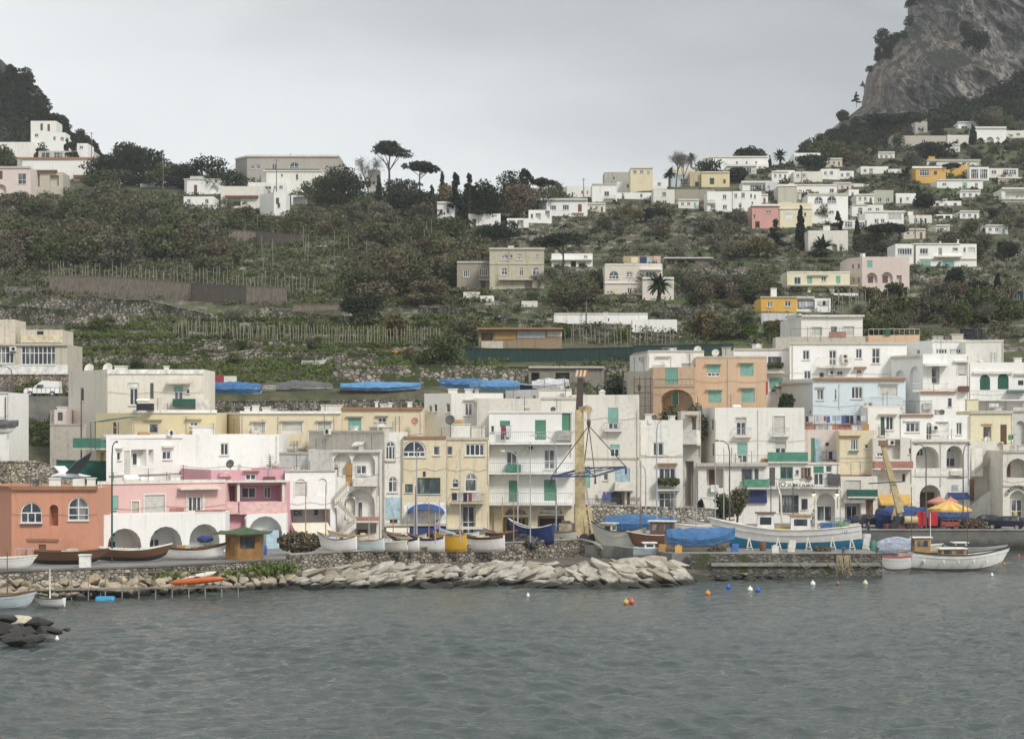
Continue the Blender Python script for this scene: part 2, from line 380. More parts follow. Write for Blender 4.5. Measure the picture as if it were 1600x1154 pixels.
# ------------------------------------------------------------------ cliffs
def cliff_mat():
    m, nt, b = newmat('limestone_cliff'); v = pos(nt, (.06,.06,.012)); v2 = pos(nt)
    s1 = noise(nt, 1.4, v, 8, .72); s2 = noise(nt, .016, v2, 6, .65); s3 = noise(nt, .22, v2, 6, .75)
    c = ramp(nt, s1, [(.34, (.085,.085,.085)), (.46, (.18,.17,.165)), (.56, (.27,.25,.225)), (.66, (.38,.34,.29))])
    c = mix(nt, ramp(nt, noise(nt, .02, v2, 3), [(.46, (0,0,0)), (.60, (.6,.6,.6))]), c, (.27,.20,.14))
    c = mix(nt, 1.0, c, ramp(nt, s3, [(.36, (.38,.38,.40)), (.56, (1.1,1.1,1.1))]), 'MULTIPLY')
    s4 = noise(nt, 1.0, pos(nt, (.20,.20,.022)), 7, .7)
    c = mix(nt, 1.0, c, ramp(nt, s4, [(.40, (.42,.42,.45)), (.52, (1,1,1)), (.66, (1.3,1.27,1.2))]), 'MULTIPLY')
    g = N(nt, 'ShaderNodeNewGeometry'); sp = N(nt, 'ShaderNodeSeparateXYZ'); nt.links.new(g.outputs['Normal'], sp.inputs[0])
    vg = math_(nt, 'ADD', math_(nt, 'MULTIPLY', math_(nt, 'ADD', math_(nt, 'MULTIPLY', s2, .62), math_(nt, 'MULTIPLY', s3, .38)), 1.0), math_(nt, 'MULTIPLY', sp.outputs[2], .30))
    c = mix(nt, ramp(nt, vg, [(.665, (0,0,0)), (.70, (1,1,1))]), c, (.020,.026,.014))
    nt.links.new(c, b.inputs['Base Color']); b.inputs['Roughness'].default_value = .95
    bump(nt, b, math_(nt, 'ADD', s3, s1), .9, 3.0); return m
CM = cliff_mat()
def cliff(name, sil, side, Y0, lean, seed, pyb, pxe):
    # sil: (py, px) outline of the free edge; body bulges back from it
    py = np.linspace(-60, pyb, 260); e = np.interp(py, [a for a, b in sil], [b for a, b in sil])
    g2 = np.random.default_rng(seed); jag = np.cumsum(g2.normal(0, 1.2, len(py))); jag -= np.linspace(jag[0], jag[-1], len(py)); e = e+jag*.3+9*np.exp(-((py-110)/45)**2)
    t = np.linspace(0, 1, 320)**1.4; PXg = e[:, None]+(pxe-e)[:, None]*t[None, :]; PYg = np.repeat(py[:, None], len(t), 1)
    Zn = PZ(PYg, Y0); Xn = PX(PXg, Y0)
    back = 90*(1-np.sqrt(np.clip(1-(1-np.clip(np.abs(Xn-PX(e, Y0)[:, None])/45, 0, 1))**2, 0, 1)))
    rg = sum(a*np.abs(vn(Xn+Zn*.1*s_, Zn*.45, wl, s_)) for s_, (a, wl) in enumerate(((15,85),(9,36),(6,17),(3.2,8),(1.8,4.2))))
    Yg = Y0+(Zn-60)*lean+back+rg
    V = np.stack([PX(PXg, Yg), Yg, PZ(PYg, Yg)], -1).reshape(-1, 3)
    i = np.arange(PXg.size).reshape(PXg.shape); Q = np.stack([i[:-1,:-1], i[:-1,1:], i[1:,1:], i[1:,:-1]], -1).reshape(-1, 4)
    return link(name, npmesh(name, V, Q, [CM], smooth=False), kind='structure')
cliff('cliff', [(-60,1432),(0,1427),(26,1421),(52,1413),(78,1390),(96,1370),(107,1356),(135,1348),(166,1348),(174,1340),(192,1314),(210,1291),(237,1252),(250,1232),(300,1200)], 1, 800, .55, 5, 300, 1900)
cliff('cliff', [(-60,-40),(90,-10),(110,8),(120,24),(134,42),(137,54),(154,63),(181,72),(190,92),(208,112),(222,134),(235,150),(260,170),(320,200)], -1, 760, .5, 9, 320, -260)
# ------------------------------------------------------------------ buildings
RECTS = []; PY_BOT = None
class Fac:
    def __init__(s, a, b):
        s.pa, s.pb = a[0], b[0]
        s.A = Vector((PX(*a), a[1])); B = Vector((PX(*b), b[1])); s.L = (B-s.A).length; s.u = (B-s.A)/s.L; s.n = Vector((s.u.y, -s.u.x))
    def uv(s, px, py):
        k = (px-CX)/F; t = (k*s.A.y-s.A.x)/(s.u.x-k*s.u.y); return t, PZ(py, s.A.y+s.u.y*t)
    def pt(s, t, z, off=0.):
        q = s.A+s.u*t+s.n*off; return Vector((q.x, q.y, z))
    def rect(s, x0, y0, x1, y1):
        xm, ym = (x0+x1)/2, (y0+y1)/2; a = s.uv(x0, ym)[0]; b = s.uv(x1, ym)[0]
        return a, s.uv(xm, y1)[1], b, s.uv(xm, y0)[1]
    def bar(s, mb, t0, z0, t1, z1, o0, o1):
        a = s.pt(t0, z0, o0); return mb.obox(a, s.pt(t1, z0, o0)-a, s.pt(t0, z0, o1)-a, (0, 0, z1-z0))
def arcpts(s0, s1, z0, z1, ry, n=8):
    zc = z1-ry; c = (s0+s1)/2; r = (s1-s0)/2
    return [(c-r*math.cos(math.pi*i/n), zc+ry*math.sin(math.pi*i/n)) for i in range(n+1)]
def wall_open(mb, f, z0, z1, ops):
    ss = sorted(set([0., f.L]+[round(v, 4) for o in ops for v in (o[0], o[2])])); zs = sorted(set([z0, z1]+[round(v, 4) for o in ops for v in (o[1], o[3])]))
    for i in range(len(ss)-1):
        for j in range(len(zs)-1):
            cs, cz = (ss[i]+ss[i+1])/2, (zs[j]+zs[j+1])/2
            if any(o[0] < cs < o[2] and o[1] < cz < o[3] for o in ops): continue
            mb.quad(f.pt(ss[i], zs[j]), f.pt(ss[i+1], zs[j]), f.pt(ss[i+1], zs[j+1]), f.pt(ss[i], zs[j+1]))
    for s0, a0, s1, a1, arch, dep, back in ops:
        ry = min((s1-s0)/2, (a1-a0)*.9)*(arch if arch > 0 else 0) if arch else 0
        if arch:
            pts = arcpts(s0, s1, a0, a1, ry); c = (s0+s1)/2
            for k in range(len(pts)-1):
                p, q = pts[k], pts[k+1]; cx = s0 if (p[0]+q[0])/2 < c else s1
                mb.add([f.pt(cx, a1), f.pt(*p), f.pt(*q)], [(0,1,2)])
                mb.quad(f.pt(*q), f.pt(*p), f.pt(*p, -dep), f.pt(*q, -dep))
            zsp = a1-ry
            mb.add([f.pt(s0, a1), f.pt(c, a1), f.pt(*pts[len(pts)//2])], [(0,1,2)]) if False else None
            # close the two small top corners between arc crown and box
        else:
            zsp = a1; mb.quad(f.pt(s0, a1), f.pt(s1, a1), f.pt(s1, a1, -dep), f.pt(s0, a1, -dep))
        mb.quad(f.pt(s0, a0), f.pt(s0, zsp), f.pt(s0, zsp, -dep), f.pt(s0, a0, -dep))
        mb.quad(f.pt(s1, a0), f.pt(s1, zsp), f.pt(s1, zsp, -dep), f.pt(s1, a0, -dep))
        mb.quad(f.pt(s0, a0), f.pt(s1, a0), f.pt(s1, a0, -dep), f.pt(s0, a0, -dep))
        if back: mb.quad(f.pt(s0, a0, -dep), f.pt(s1, a0, -dep), f.pt(s1, a1, -dep), f.pt(s0, a1, -dep))
def slats(mb, f, r, off, step=.16):
    z = r[1]+.05
    while z < r[3]-.04: f.bar(mb, r[0]+.05, z, r[2]-.05, z+.05, off, off+.02); z += step
def window(T, f, r, off, kind, c, n, g, arch):
    """frame and glazing set at depth off inside its opening; r = s0,z0,s1,z1"""
    s0, z0, s1, z1 = r; fm = MB().mat(paint(c or (.72,.72,.70), .5, .05)); t = min(.09, (s1-s0)*.09)+.02
    ry = min((s1-s0)/2, (z1-z0)*.9) if arch else 0; zt = z1-ry
    f.bar(fm, s0, z0, s0+t, zt, off, off+.07); f.bar(fm, s1-t, z0, s1, zt, off, off+.07)
    f.bar(fm, s0+t, z0, s1-t, z0+t, off, off+.07)
    if arch:
        f.bar(fm, s0+t, zt-t/2, s1-t, zt+t/2, off, off+.075); ap = arcpts(s0, s1, z0, z1, ry); ip = arcpts(s0+t, s1-t, z0, z1-t, ry-t)
        for k in range(len(ap)-1): fm.quad(f.pt(*ip[k], off+.07), f.pt(*ip[k+1], off+.07), f.pt(*ap[k+1], off+.07), f.pt(*ap[k], off+.07))
        cm = (s0+s1)/2; f.bar(fm, cm-t/2.5, zt+t/2, cm+t/2.5, z1-t*.8, off, off+.06)
    else: f.bar(fm, s0+t, z1-t, s1-t, z1, off, off+.07)
    for k in range(1, n):
        sm = s0+(s1-s0)*k/n; f.bar(fm, sm-t*.45, z0+t, sm+t*.45, (zt-t/2) if arch else z1-t, off, off+.062)
    if kind == 'x' or (z1-z0) > 1.9 and kind != 'z':
        zm = z0+(zt-z0)*.42 if kind != 'x' else z0+(z1-z0)*.62
        f.bar(fm, s0+t, zm-t*.4, s1-t, zm+t*.4, off, off+.058)
    w_ = T.part(fm, 'window')
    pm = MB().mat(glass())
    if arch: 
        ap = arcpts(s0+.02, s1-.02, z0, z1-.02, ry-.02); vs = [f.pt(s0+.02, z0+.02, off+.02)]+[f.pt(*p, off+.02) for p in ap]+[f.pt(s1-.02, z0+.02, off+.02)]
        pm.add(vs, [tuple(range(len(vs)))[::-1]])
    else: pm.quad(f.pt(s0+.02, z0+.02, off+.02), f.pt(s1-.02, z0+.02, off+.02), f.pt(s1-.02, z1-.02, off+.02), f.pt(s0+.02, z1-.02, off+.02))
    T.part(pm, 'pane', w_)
    return w_
def building(name, label, pts, top, bot, wall, spec='', dep=8., cat='house', group=None, cap=None, dirt=.5, zb=None, roof=True, capc=None, para=.3, side=0):
    """pts: front polyline [(px, Y)...] left to right; top/bot pixel rows measured at the first point given by ref"""
    if pts[0][0] >= 1060 and pts[0][1] < 238: pts = [(p, y+7) for p, y in pts]
    RECTS.append((pts[0][0], pts[-1][0], top, PY_BOT or top+40))
    ref = pts[-1] if len(pts) < 3 else pts[1]
    z1 = PZ(top, ref[1]); loc = Vector((PX(*pts[0]), pts[0][1], 0))
    if zb is not None: z0 = zb
    elif bot is None: z0 = min(gz(PX(*p), p[1]) for p in pts)-1
    else: z0 = PZ(bot, ref[1])
    loc.z = z0; T = Thing(name, label, cat, loc, group)
    fs = [Fac(pts[i], pts[i+1]) for i in range(len(pts)-1)]
    ops = [[] for _ in fs]; items = []
    for e in spec.split(';'):
        e = e.split()
        if not e: continue
        k, nums, kw = e[0], [], {}
        for q_ in e[1:]:
            if '=' in q_: a, b = q_.split('='); kw[a] = b
            else: nums.append(float(q_))
        xm = (nums[0]+nums[2])/2 if len(nums) > 3 else nums[0]
        fi = int(kw['f']) if 'f' in kw else max(0, min(len(fs)-1, sum(1 for f in fs if xm > f.pb)))
        items.append((k, nums, kw, fs[fi], fi))
    W = stucco(wall, dirt) if isinstance(wall, (str, tuple)) else wall
    for k, nm, kw, f, fi in items:
        if k in ('w','x','z','d','a','s','v','b','t','o','oa','p'):
            r = f.rect(*nm[:4]); r = (max(.04, r[0]), max(z0+.02, r[1]), min(f.L-.04, r[2]), min(z1-.05, r[3]))
            arch = float(kw.get('ar', 1)) if k in ('a','v','oa') else 0
            dp = float(kw.get('d', {'o':1.4,'oa':1.4}.get(k, .16)))
            ops[fi].append((r[0], r[1], r[2], r[3], arch, dp, True))
            col = kw.get('c'); n = int(kw.get('n', 2))
            if k in ('w','x','z','d','a'):
                window(T, f, r, -dp+.02, k, PAL[col] if col else None, n, 0, k == 'a')
                if k != 'd' and 'ns' not in kw:
                    sl = MB().mat(paint((.62,.61,.57), .8, .1)); f.bar(sl, r[0]-.08, r[1]-.07, r[2]+.08, r[1]-.003, .002, .12); T.part(sl, 'sill')
            elif k == 't':
                g = float(kw.get('g', .45)); zm = r[1]+(r[3]-r[1])*g
                window(T, f, (r[0], r[1], r[2], zm), -dp+.02, 'z', None, n, 0, False)
                sh = MB().mat(paint(col or 'green', .6, .1)); f.bar(sh, r[0]+.01, zm+.01, r[2]-.01, r[3]-.01, -dp+.01, -.04); slats(sh, f, (r[0], zm, r[2], r[3]), -.04); T.part(sh, 'shutter')
            elif k in ('s','b','p','v'):
                sh = MB().mat(paint(col or {'s':'green','b':'blind','p':'brown','v':'dgreen'}[k], .6, .1))
                if k == 'v':
                    ry = min((r[2]-r[0])/2, (r[3]-r[1])*.9); ap = arcpts(*r[::2], r[1], r[3], ry)
                    vs = [f.pt(r[0], r[1], -.08)]+[f.pt(*p, -.08) for p in ap]+[f.pt(r[2], r[1], -.08)]; sh.add(vs, [tuple(range(len(vs)))[::-1]])
                    slats(sh, f, (r[0], r[1], r[2], r[3]-ry), -.08, .2); cm = (r[0]+r[2])/2; f.bar(sh, cm-.04, r[1]+.02, cm+.04, r[3]-.05, -.08, -.04)
                else:
                    g = float(kw.get('g', 0)); zb_ = r[1]+(r[3]-r[1])*g
                    f.bar(sh, r[0]+.01, zb_+.01, r[2]-.01, r[3]-.01, -dp+.01, -.07)
                    if k != 'p': slats(sh, f, (r[0], zb_, r[2], r[3]), -.07)
                    if k in 'sp' and (r[2]-r[0]) > .8:
                        cm = (r[0]+r[2])/2; f.bar(sh, cm-.03, zb_+.03, cm+.03, r[3]-.03, -.07, -.035)
                    if g: window(T, f, (r[0], r[1], r[2], zb_), -dp+.02, 'z', None, n, 0, False)
                T.part(sh, 'shutter' if k != 'p' else 'door')
                if k == 'b' or 'fr' in kw:
                    fr = MB().mat(paint((.70,.69,.65), .8, .06)); q = .13
                    f.bar(fr, r[0]-q, r[1]-q, r[0]-.003, r[3]+q, .002, .05); f.bar(fr, r[2]+.003, r[1]-q, r[2]+q, r[3]+q, .002, .05); f.bar(fr, r[0]-.003, r[3]+.003, r[2]+.003, r[3]+q, .002, .05); T.part(fr, 'surround')
    mb = MB().mat(W)
    for f, op in zip(fs, ops): wall_open(mb, f, z0, z1, op)
    fp = [Vector((PX(*p), p[1])) for p in pts]; d = Vector((fs[side].n.x, fs[side].n.y))*-1
    back = [fp[-1]+Vector((0.0, dep)), fp[0]+Vector((0.0, dep))]
    ring = fp+back; n = len(ring)
    for i in range(len(fp)-1, n):
        a, b = ring[i], ring[(i+1) % n]; mb.quad((a.x,a.y,z0), (b.x,b.y,z0), (b.x,b.y,z1), (a.x,a.y,z1))
    ce = sum(ring, Vector((0, 0)))/n; inn = []
    for p in ring:
        v = ce-p; inn.append(p+v.normalized()*min(.4, v.length*.3))
    for i in range(n):
        a, b, c, e = ring[i], ring[(i+1) % n], inn[(i+1) % n], inn[i]
        mb.quad((a.x,a.y,z1), (b.x,b.y,z1), (c.x,c.y,z1), (e.x,e.y,z1)); mb.quad((e.x,e.y,z1), (c.x,c.y,z1), (c.x,c.y,z1-para-.05), (e.x,e.y,z1-para-.05))
    T.part(mb, 'wall')
    if roof:
        rm = MB().mat(stucco((.45,.44,.41), 1)); rm.add([(p.x, p.y, z1-para) for p in inn], [tuple(range(n))]); T.part(rm, 'roof')
    if cap:
        cm = MB().mat(stucco(capc or cap if isinstance(cap, str) else 'offw', .8)); h = .22
        for f in fs: f.bar(cm, -.06, z1-h+.003, f.L+.06, z1+.035, .003, .14)
        T.part(cm, 'cornice')
    if zb is not None and pts[0][1] < 250 and (pts[-1][0]-pts[0][0]) > 28 and cat == 'house':
        ra = random.Random(int(pts[0][0]*13+top)); f = fs[-1]; fw = f.pb-f.pa
        for _ in range(ra.randint(1, 3)): x = f.pa+fw*ra.uniform(.1, .9); items.append(('A', [x, top, top-ra.uniform(14, 26)], {}, f, 0))
        if ra.random() < .7: x = f.pa+fw*ra.uniform(.15, .8); items.append(('M', [x, top-ra.uniform(5, 9), x+ra.uniform(7, 16), top], {'o': str(ra.uniform(1.5, 4)), 'c': ra.choice(['white','offw','dirty','grey'])}, f, 0))
        if ra.random() < .5: x = f.pa+fw*ra.uniform(.15, .8); items.append(('S', [x, top-4, 4.5], {'o': '1.2', 'c': ra.choice(['offw','metal','iron'])}, f, 0))
        if ra.random() < .6: x = f.pa+fw*ra.choice([.02, .97]); items.append(('P', [x, top+2, x+1.5, top+70], {'c': ra.choice(['tan','metal','offw'])}, f, 0))
        zz = PZ(top+ra.uniform(35, 55), f.A.y); cb = MB().mat(paint('iron', .6)); n_ = 8
        for i in range(n_): a_, b2_ = i/n_, (i+1)/n_; cb.tube([f.pt(f.L*a_, zz-.25*math.sin(math.pi*a_*2)**2, .05), f.pt(f.L*b2_, zz-.25*math.sin(math.pi*b2_*2)**2, .05)], .015, 3, cap=False)
        T.part(cb, 'cable')
    # attachments
    for k, nm, kw, f, fi in items:
        c = kw.get('c')
        if k == 'L':
            r = f.rect(*nm[:4]); m_ = MB().mat(stucco(c or 'tan', .8)); f.bar(m_, r[0], r[1], r[2], r[3], .003, float(kw.get('o', .3))); T.part(m_, 'ledge')
        elif k == 'B':
            r = f.rect(*nm[:4]); o = float(kw.get('o', 1.1)); st = .16
            m_ = MB().mat(stucco(kw.get('sc', 'offw'), .8)); f.bar(m_, r[0], r[1], r[2], r[1]+st, .003, o); bl = T.part(m_, 'balcony')
            rm = MB().mat(paint(c or 'metal', .5)); zt = r[3]; zb_ = r[1]+st+.01
            if 'solid' in kw:
                f.bar(rm, r[0]+.02, zb_, r[2]-.02, zt, o-.1, o-.03); f.bar(rm, r[0]+.02, zb_, r[0]+.09, zt, .02, o-.11); f.bar(rm, r[2]-.09, zb_, r[2]-.02, zt, .02, o-.11)
            else:
                f.bar(rm, r[0]+.02, zt-.05, r[2]-.02, zt, o-.09, o-.04); f.bar(rm, r[0]+.02, zb_+.05, r[2]-.02, zb_+.09, o-.09, o-.04)
                k_ = int((r[2]-r[0])/float(kw.get('sp', .16)))
                for i in range(k_+1):
                    s_ = r[0]+.03+(r[2]-r[0]-.08)*i/max(1, k_); f.bar(rm, s_, zb_, s_+.022, zt-.05, o-.08, o-.055)
                for s_ in (r[0]+.02, r[2]-.06): f.bar(rm, s_, zt-.05, s_+.04, zt, .02, o-.1)
            T.part(rm, 'railing', bl)
            for i in range(int(kw.get('pl', 0))):
                pm = MB().mat(leaf('green')); s_ = r[0]+.3+(r[2]-r[0]-.6)*(i+.5)/int(kw['pl']); ctr = f.pt(s_, zt+.1, o-.15)
                leafcloud_mb(pm, ctr, (.45,.3,.4), 60, .14, i); T.part(pm, 'pot_plant', bl)
        elif k == 'W':   # sloping awning
            r = f.rect(*nm[:4]); o = float(kw.get('o', 1.6)); m_ = MB().mat(paint(c, .8, .08)); m2 = paint(kw.get('c2', 'offw'), .8, .08)
            ns = int(kw.get('n', 1)) if 'n' in kw else 1; dz = min(.25, (r[3]-r[1])*.3)
            for i in range(ns):
                a, b = r[0]+(r[2]-r[0])*i/ns, r[0]+(r[2]-r[0])*(i+1)/ns
                m_.mat(m2 if i % 2 else paint(c, .8, .08))
                m_.add([f.pt(a, r[3], .02), f.pt(b, r[3], .02), f.pt(b, r[1]+dz, o), f.pt(a, r[1]+dz, o), f.pt(a, r[3]-.04, .02), f.pt(b, r[3]-.04, .02), f.pt(b, r[1]+dz-.04, o-.02), f.pt(a, r[1]+dz-.04, o-.02)],
                       [(0,1,2,3),(7,6,5,4),(0,3,7,4),(1,5,6,2)])
                m_.add([f.pt(a, r[1]+dz, o), f.pt(b, r[1]+dz, o), f.pt(b, r[1], o+.01), f.pt(a, r[1], o+.01)], [(0,1,2,3)])
            T.part(m_, 'awning')
        elif k == 'K':
            s_, z_ = f.uv(nm[0], nm[1]); m_ = MB().mat(paint('offw', .5)); f.bar(m_, s_-.4, z_-.3, s_+.4, z_+.3, .05, .38)
            m_.mat(paint('dark', .6)); m_.lathe(f.pt(s_+.08, z_, .39), [(.22,0),(.22,.01),(.0,.012)], 10, (f.n.x, f.n.y, 0)); T.part(m_, 'air_conditioner')
        elif k == 'Q':   # flat panel on the wall
            r = f.rect(*nm[:4]); m_ = MB().mat(paint(c or 'dark', .6, .2)); f.bar(m_, *[r[0], r[1], r[2], r[3]], .004, float(kw.get('o', .05))); T.part(m_, kw.get('nm', 'panel'))
        elif k == 'P':
            r = f.rect(*nm[:4]); m_ = MB().mat(paint(c or 'tan', .6)); f.bar(m_, r[0], r[1], r[0]+.09, r[3], .01, .1); T.part(m_, 'drainpipe')
        elif k == 'I':   # window or door on the back wall of a recess
            r = f.rect(*nm[:4]); dp = float(kw.get('d', 1.4)); cc = kw.get('c')
            if cc: m_ = MB().mat(paint(cc, .6)); f.bar(m_, r[0], r[1], r[2], r[3], -dp+.003, -dp+.07); T.part(m_, 'door')
            else: window(T, f, r, -dp+.003, 'w', None, int(kw.get('n', 2)), 0, False)
        elif k == 'S':   # satellite dish on the roof edge
            s_, z_ = f.uv(nm[0], nm[1]); rad = nm[2]/F*f.A.y; o = -float(kw.get('o', .6)); c0 = f.pt(s_, z_, o)
            m_ = MB().mat(paint(c or 'offw', .5)); ax = Vector((-.3, -1, .35)); m_.lathe(c0, [(0,.0),(rad*.5,.04*rad+.02),(rad,.22*rad),(rad*.98,.24*rad+.02),(0,.03)], 14, ax); d_ = T.part(m_, 'satellite_dish')
            p_ = MB().mat(paint('metal', .4)); p_.tube([(c0.x, c0.y+.05, z1-.3 if z_ > z1 else z_-.6), (c0.x, c0.y+.05, z_)], .035, 5); p_.tube([c0, c0+Vector((-.1, -.6*rad-.2, -.1))], .02, 4); T.part(p_, 'mount', d_)
        elif k == 'A':   # aerial: base px,py  top py
            s_, z_ = f.uv(nm[0], nm[1]); zt = f.uv(nm[0], nm[2])[1]; b0 = f.pt(s_, z1-.3, -.5); m_ = MB().mat(paint('iron', .5)); m_.tube([b0, (b0.x, b0.y, zt)], .03, 4)
            for i in range(4): zz = zt-.06-i*.22; m_.tube([(b0.x-.45+.06*i, b0.y, zz), (b0.x+.45-.06*i, b0.y, zz)], .014, 3)
            T.part(m_, 'aerial')
        elif k == 'T':   # water tank, lying cylinder
            a = f.uv(nm[0], nm[1]); b2 = f.uv(nm[2], nm[3]); zz = (a[1]+b2[1])/2; rad = abs(a[1]-b2[1])/2; o = -float(kw.get('o', 1.2)); p0, p1 = f.pt(a[0], zz, o), f.pt(b2[0], zz, o)
            m_ = MB().mat(paint(c or 'bright', .4, .05)); dx = (p1-p0); ln = dx.length
            m_.lathe(p0, [(0,0),(rad*.7,.03),(rad,.12*ln),(rad,.88*ln),(rad*.7,ln-.03),(0,ln)], 12, dx)
            for q in (.25, .75): c0 = p0+dx*q; m_.box((c0.x, c0.y, (zz+z1-.35)/2-.02), (.12, rad*1.2, max(.1, zz-z1+.3)))
            T.part(m_, 'water_tank', smooth=False)
        elif k == 'M':   # roof block / chimney / stair head
            a = f.uv(nm[0], nm[3]); b2 = f.uv(nm[2], nm[1]); o = -float(kw.get('o', 1.0)); th = float(kw.get('th', max(.5, (b2[0]-a[0])*.7)))
            m_ = MB().mat(stucco(c or 'white', .6)); f.bar(m_, a[0], min(a[1], z1-.4), b2[0], b2[1], o, o-th); f.bar(m_, a[0]-.08, b2[1]+.003, b2[0]+.08, b2[1]+.09, o+.08, o-th-.08); T.part(m_, kw.get('nm', 'chimney'))
        elif k == 'G':   # roof railing
            a = f.uv(nm[0], nm[3]); b2 = f.uv(nm[2], nm[1]); m_ = MB().mat(paint(c or 'metal', .5)); o = -.15
            f.bar(m_, a[0], b2[1]-.05, b2[0], b2[1], o, o-.05); kk = int((b2[0]-a[0])/float(kw.get('sp', .5)))
            for i in range(kk+1): s_ = a[0]+(b2[0]-a[0])*i/max(kk, 1); f.bar(m_, s_, z1+.003, s_+.03, b2[1]-.05, o-.01, o-.04)
            T.part(m_, 'roof_railing')
        elif k == 'Y':   # laundry
            r = f.rect(*nm[:4]); o = float(kw.get('o', 1.0)); rr = random.Random(int(nm[0])); s_ = r[0]; cols = [(.6,.6,.62),(.25,.05,.06),(.03,.03,.05),(.35,.4,.5),(.55,.5,.45),(.08,.12,.3)]
            m_ = MB()
            while s_ < r[2]-.2:
                w_ = rr.uniform(.25, .6); m_.mat(paint(rr.choice(cols), .9)); hgt = (r[3]-r[1])*rr.uniform(.6, 1); f.bar(m_, s_, r[3]-hgt, s_+w_, r[3], o, o+.03); s_ += w_+rr.uniform(.02, .12)
            m_.mat(paint('iron')); f.bar(m_, r[0]-.1, r[3]+.003, r[2]+.1, r[3]+.02, o, o+.02); T.part(m_, 'laundry')
    return T, fs, z0, z1
def leafcloud_mb(mb, c, rad, n, size, seed=0):
    r = random.Random(seed*7+int(c[0]*10))
    for _ in range(n):
        v = Vector((r.gauss(0,1), r.gauss(0,1), r.gauss(0,1))).normalized()*r.uniform(.5, 1)**.5
        p = Vector((c[0]+v.x*rad[0], c[1]+v.y*rad[1], c[2]+v.z*rad[2])); a = Vector((r.gauss(0,1), r.gauss(0,1), r.gauss(0,1))).normalized(); b = a.orthogonal().normalized()
        s = size*r.uniform(.6, 1.4); mb.quad(p-a*s-b*s*.6, p+a*s-b*s*.6, p+a*s+b*s*.6, p-a*s+b*s*.6)
BD = building
def B_(name, label, pts, top, wall, spec='', **kw): return building(name, label, pts, top, None, wall, spec, **kw)
# ================= waterfront row, left to right =================
B_('house', 'terracotta orange house with two white arched windows at the left end of the waterfront', [(-25,168),(18,163.5),(153,163.5)], 762, 'orange',
 'a 32 784 66 817 n=3; oa 77 788 91 821 d=1; a 106 776 139 813 n=2; L -20 758 18 763 f=0 o=.2 c=tile; L 18 759 153 765 f=1 o=.25 c=tile; S 54 756 6 c=iron; M 70 749 86 758 o=1.5; M 105 747 122 758 o=2; M 126 749 138 758 o=2.4; Q 33 817.5 66 820 c=iron o=.2 nm=ledge', zb=1.9, dirt=.3)
B_('terrace_room', 'low orange terrace room with a tiled rim in front of the terracotta house', [(42,161),(91,160.5)], 843, 'orange', 'L 41 841 92 845 o=.12 c=tile; p 60 850 72 870 c=rust', zb=1.9, dep=1.8, cat='annexe', para=.15, dirt=.3)
B_('house', 'pale pink house with three white arches below its terrace', [(153,168.3),(352,174.3)], 751.5, 'pink',
 't 160 774 185 802 c=teal g=.22 n=2; b 226 773 257 801 c=blind; d 294 775 315 799 n=3; b 206 783 217 800 c=tan; L 152 750 352 755 o=.12 c=offw; L 277 761 341 764 o=.9 c=offw; T 199 742 224 755; T 225 745 248 755; Q 265 793 287 800 c=rose; A 180 750 738; Q 290 770 293 798 c=offw; Q 316 770 320 798 c=offw', zb=1.9, dirt=.3)
B_('arcade', 'white arcade carrying the terrace of the pale pink house', [(153,165.6),(352,171.4)], 799.5, 'bright',
 'oa 168 825 221 872 d=2.2; oa 234 822 284 872 d=2.2; oa 296 818 343 868 d=2.2; I 170 828 193 841 d=2.2 n=1; I 170 846 194 866 d=2.2; I 236 825 260 835 d=2.2 n=1; I 236 843 262 866 d=2.2 n=3; I 297 838 303 866 d=2.2 c=dark; Q 305 796 352 799 c=rose o=.1 nm=flower_box', zb=1.9, dep=2.7, cat='arcade', para=.9, dirt=.3)
B_('house', 'bright pink house with a columned balcony and a glazed white arch below', [(343,176),(448,178)], 752, 'hot',
 'o 345 755 369 783 d=1.5; o 373 755 440 783 d=1.5; I 356 763 365 779 d=1.5; I 381 761 405 779 d=1.5; I 417 761 428 779 d=1.5; L 342 750 448 753 o=.9 c=offw; L 439 754 442.5 783 o=.6 c=offw; L 369 754 373 783 o=.6 c=offw; B 371 783 446 802 o=.9 c=pink solid=1 sc=pink; B 345 783 370 802 o=.9 c=pink solid=1 sc=pink', zb=1.9, dep=5, dirt=.2)
B_('arcade', 'white glazed boathouse arch under the bright pink balcony', [(385,174.6),(447,175.9)], 803, 'bright', 'oa 388 806 441 868 d=1.5; I 392 815 436 868 d=1.5 n=5; Q 416 828 436 868 c=ltblue o=-1.2 nm=door', zb=1.9, dep=1.3, cat='arcade', para=.1, dirt=.2)
B_('house', 'set back pink rooftop storey with a small white window above the bright pink balcony', [(283,187),(330,180),(443,181)], 734, 'hot', 'w 383 740 400 750; S 360 725 7 c=iron; Q 343 737 362 744 c=pink o=.4 nm=canopy; Q 412 744 430 752 c=rust o=.6 nm=planter; L 380 735 405 737 o=.3 c=tile', zb=1.9, dep=6, dirt=.2)
B_('house', 'large grey and white block with a blank right front and recessed left door', [(166,178),(283,187.6),(436,189.6)], 678.5, 'bright',
 'w 183 706 189 719 n=1 f=0; o 205 702 229 728 d=.8 f=0; I 216 707 224 727 d=.8 f=0 n=1; o 232 702 240 723 d=.6 f=0; w 254 704 268 718 f=0; p 194 704 203 741 c=blind f=0; L 252 696 270 699 f=0 o=.3 c=offw; L 180 699 190 701 f=0 o=.3 c=offw; w 344 692 357 711; L 170 740 282 742 f=0 o=.12 c=tan; T 180 678 207 690 c=metal o=1.5; T 232 674 248 683 c=wood; A 291 678 650; A 413 680 704; K 262 676', dirt=.35, dep=11, zb=3)
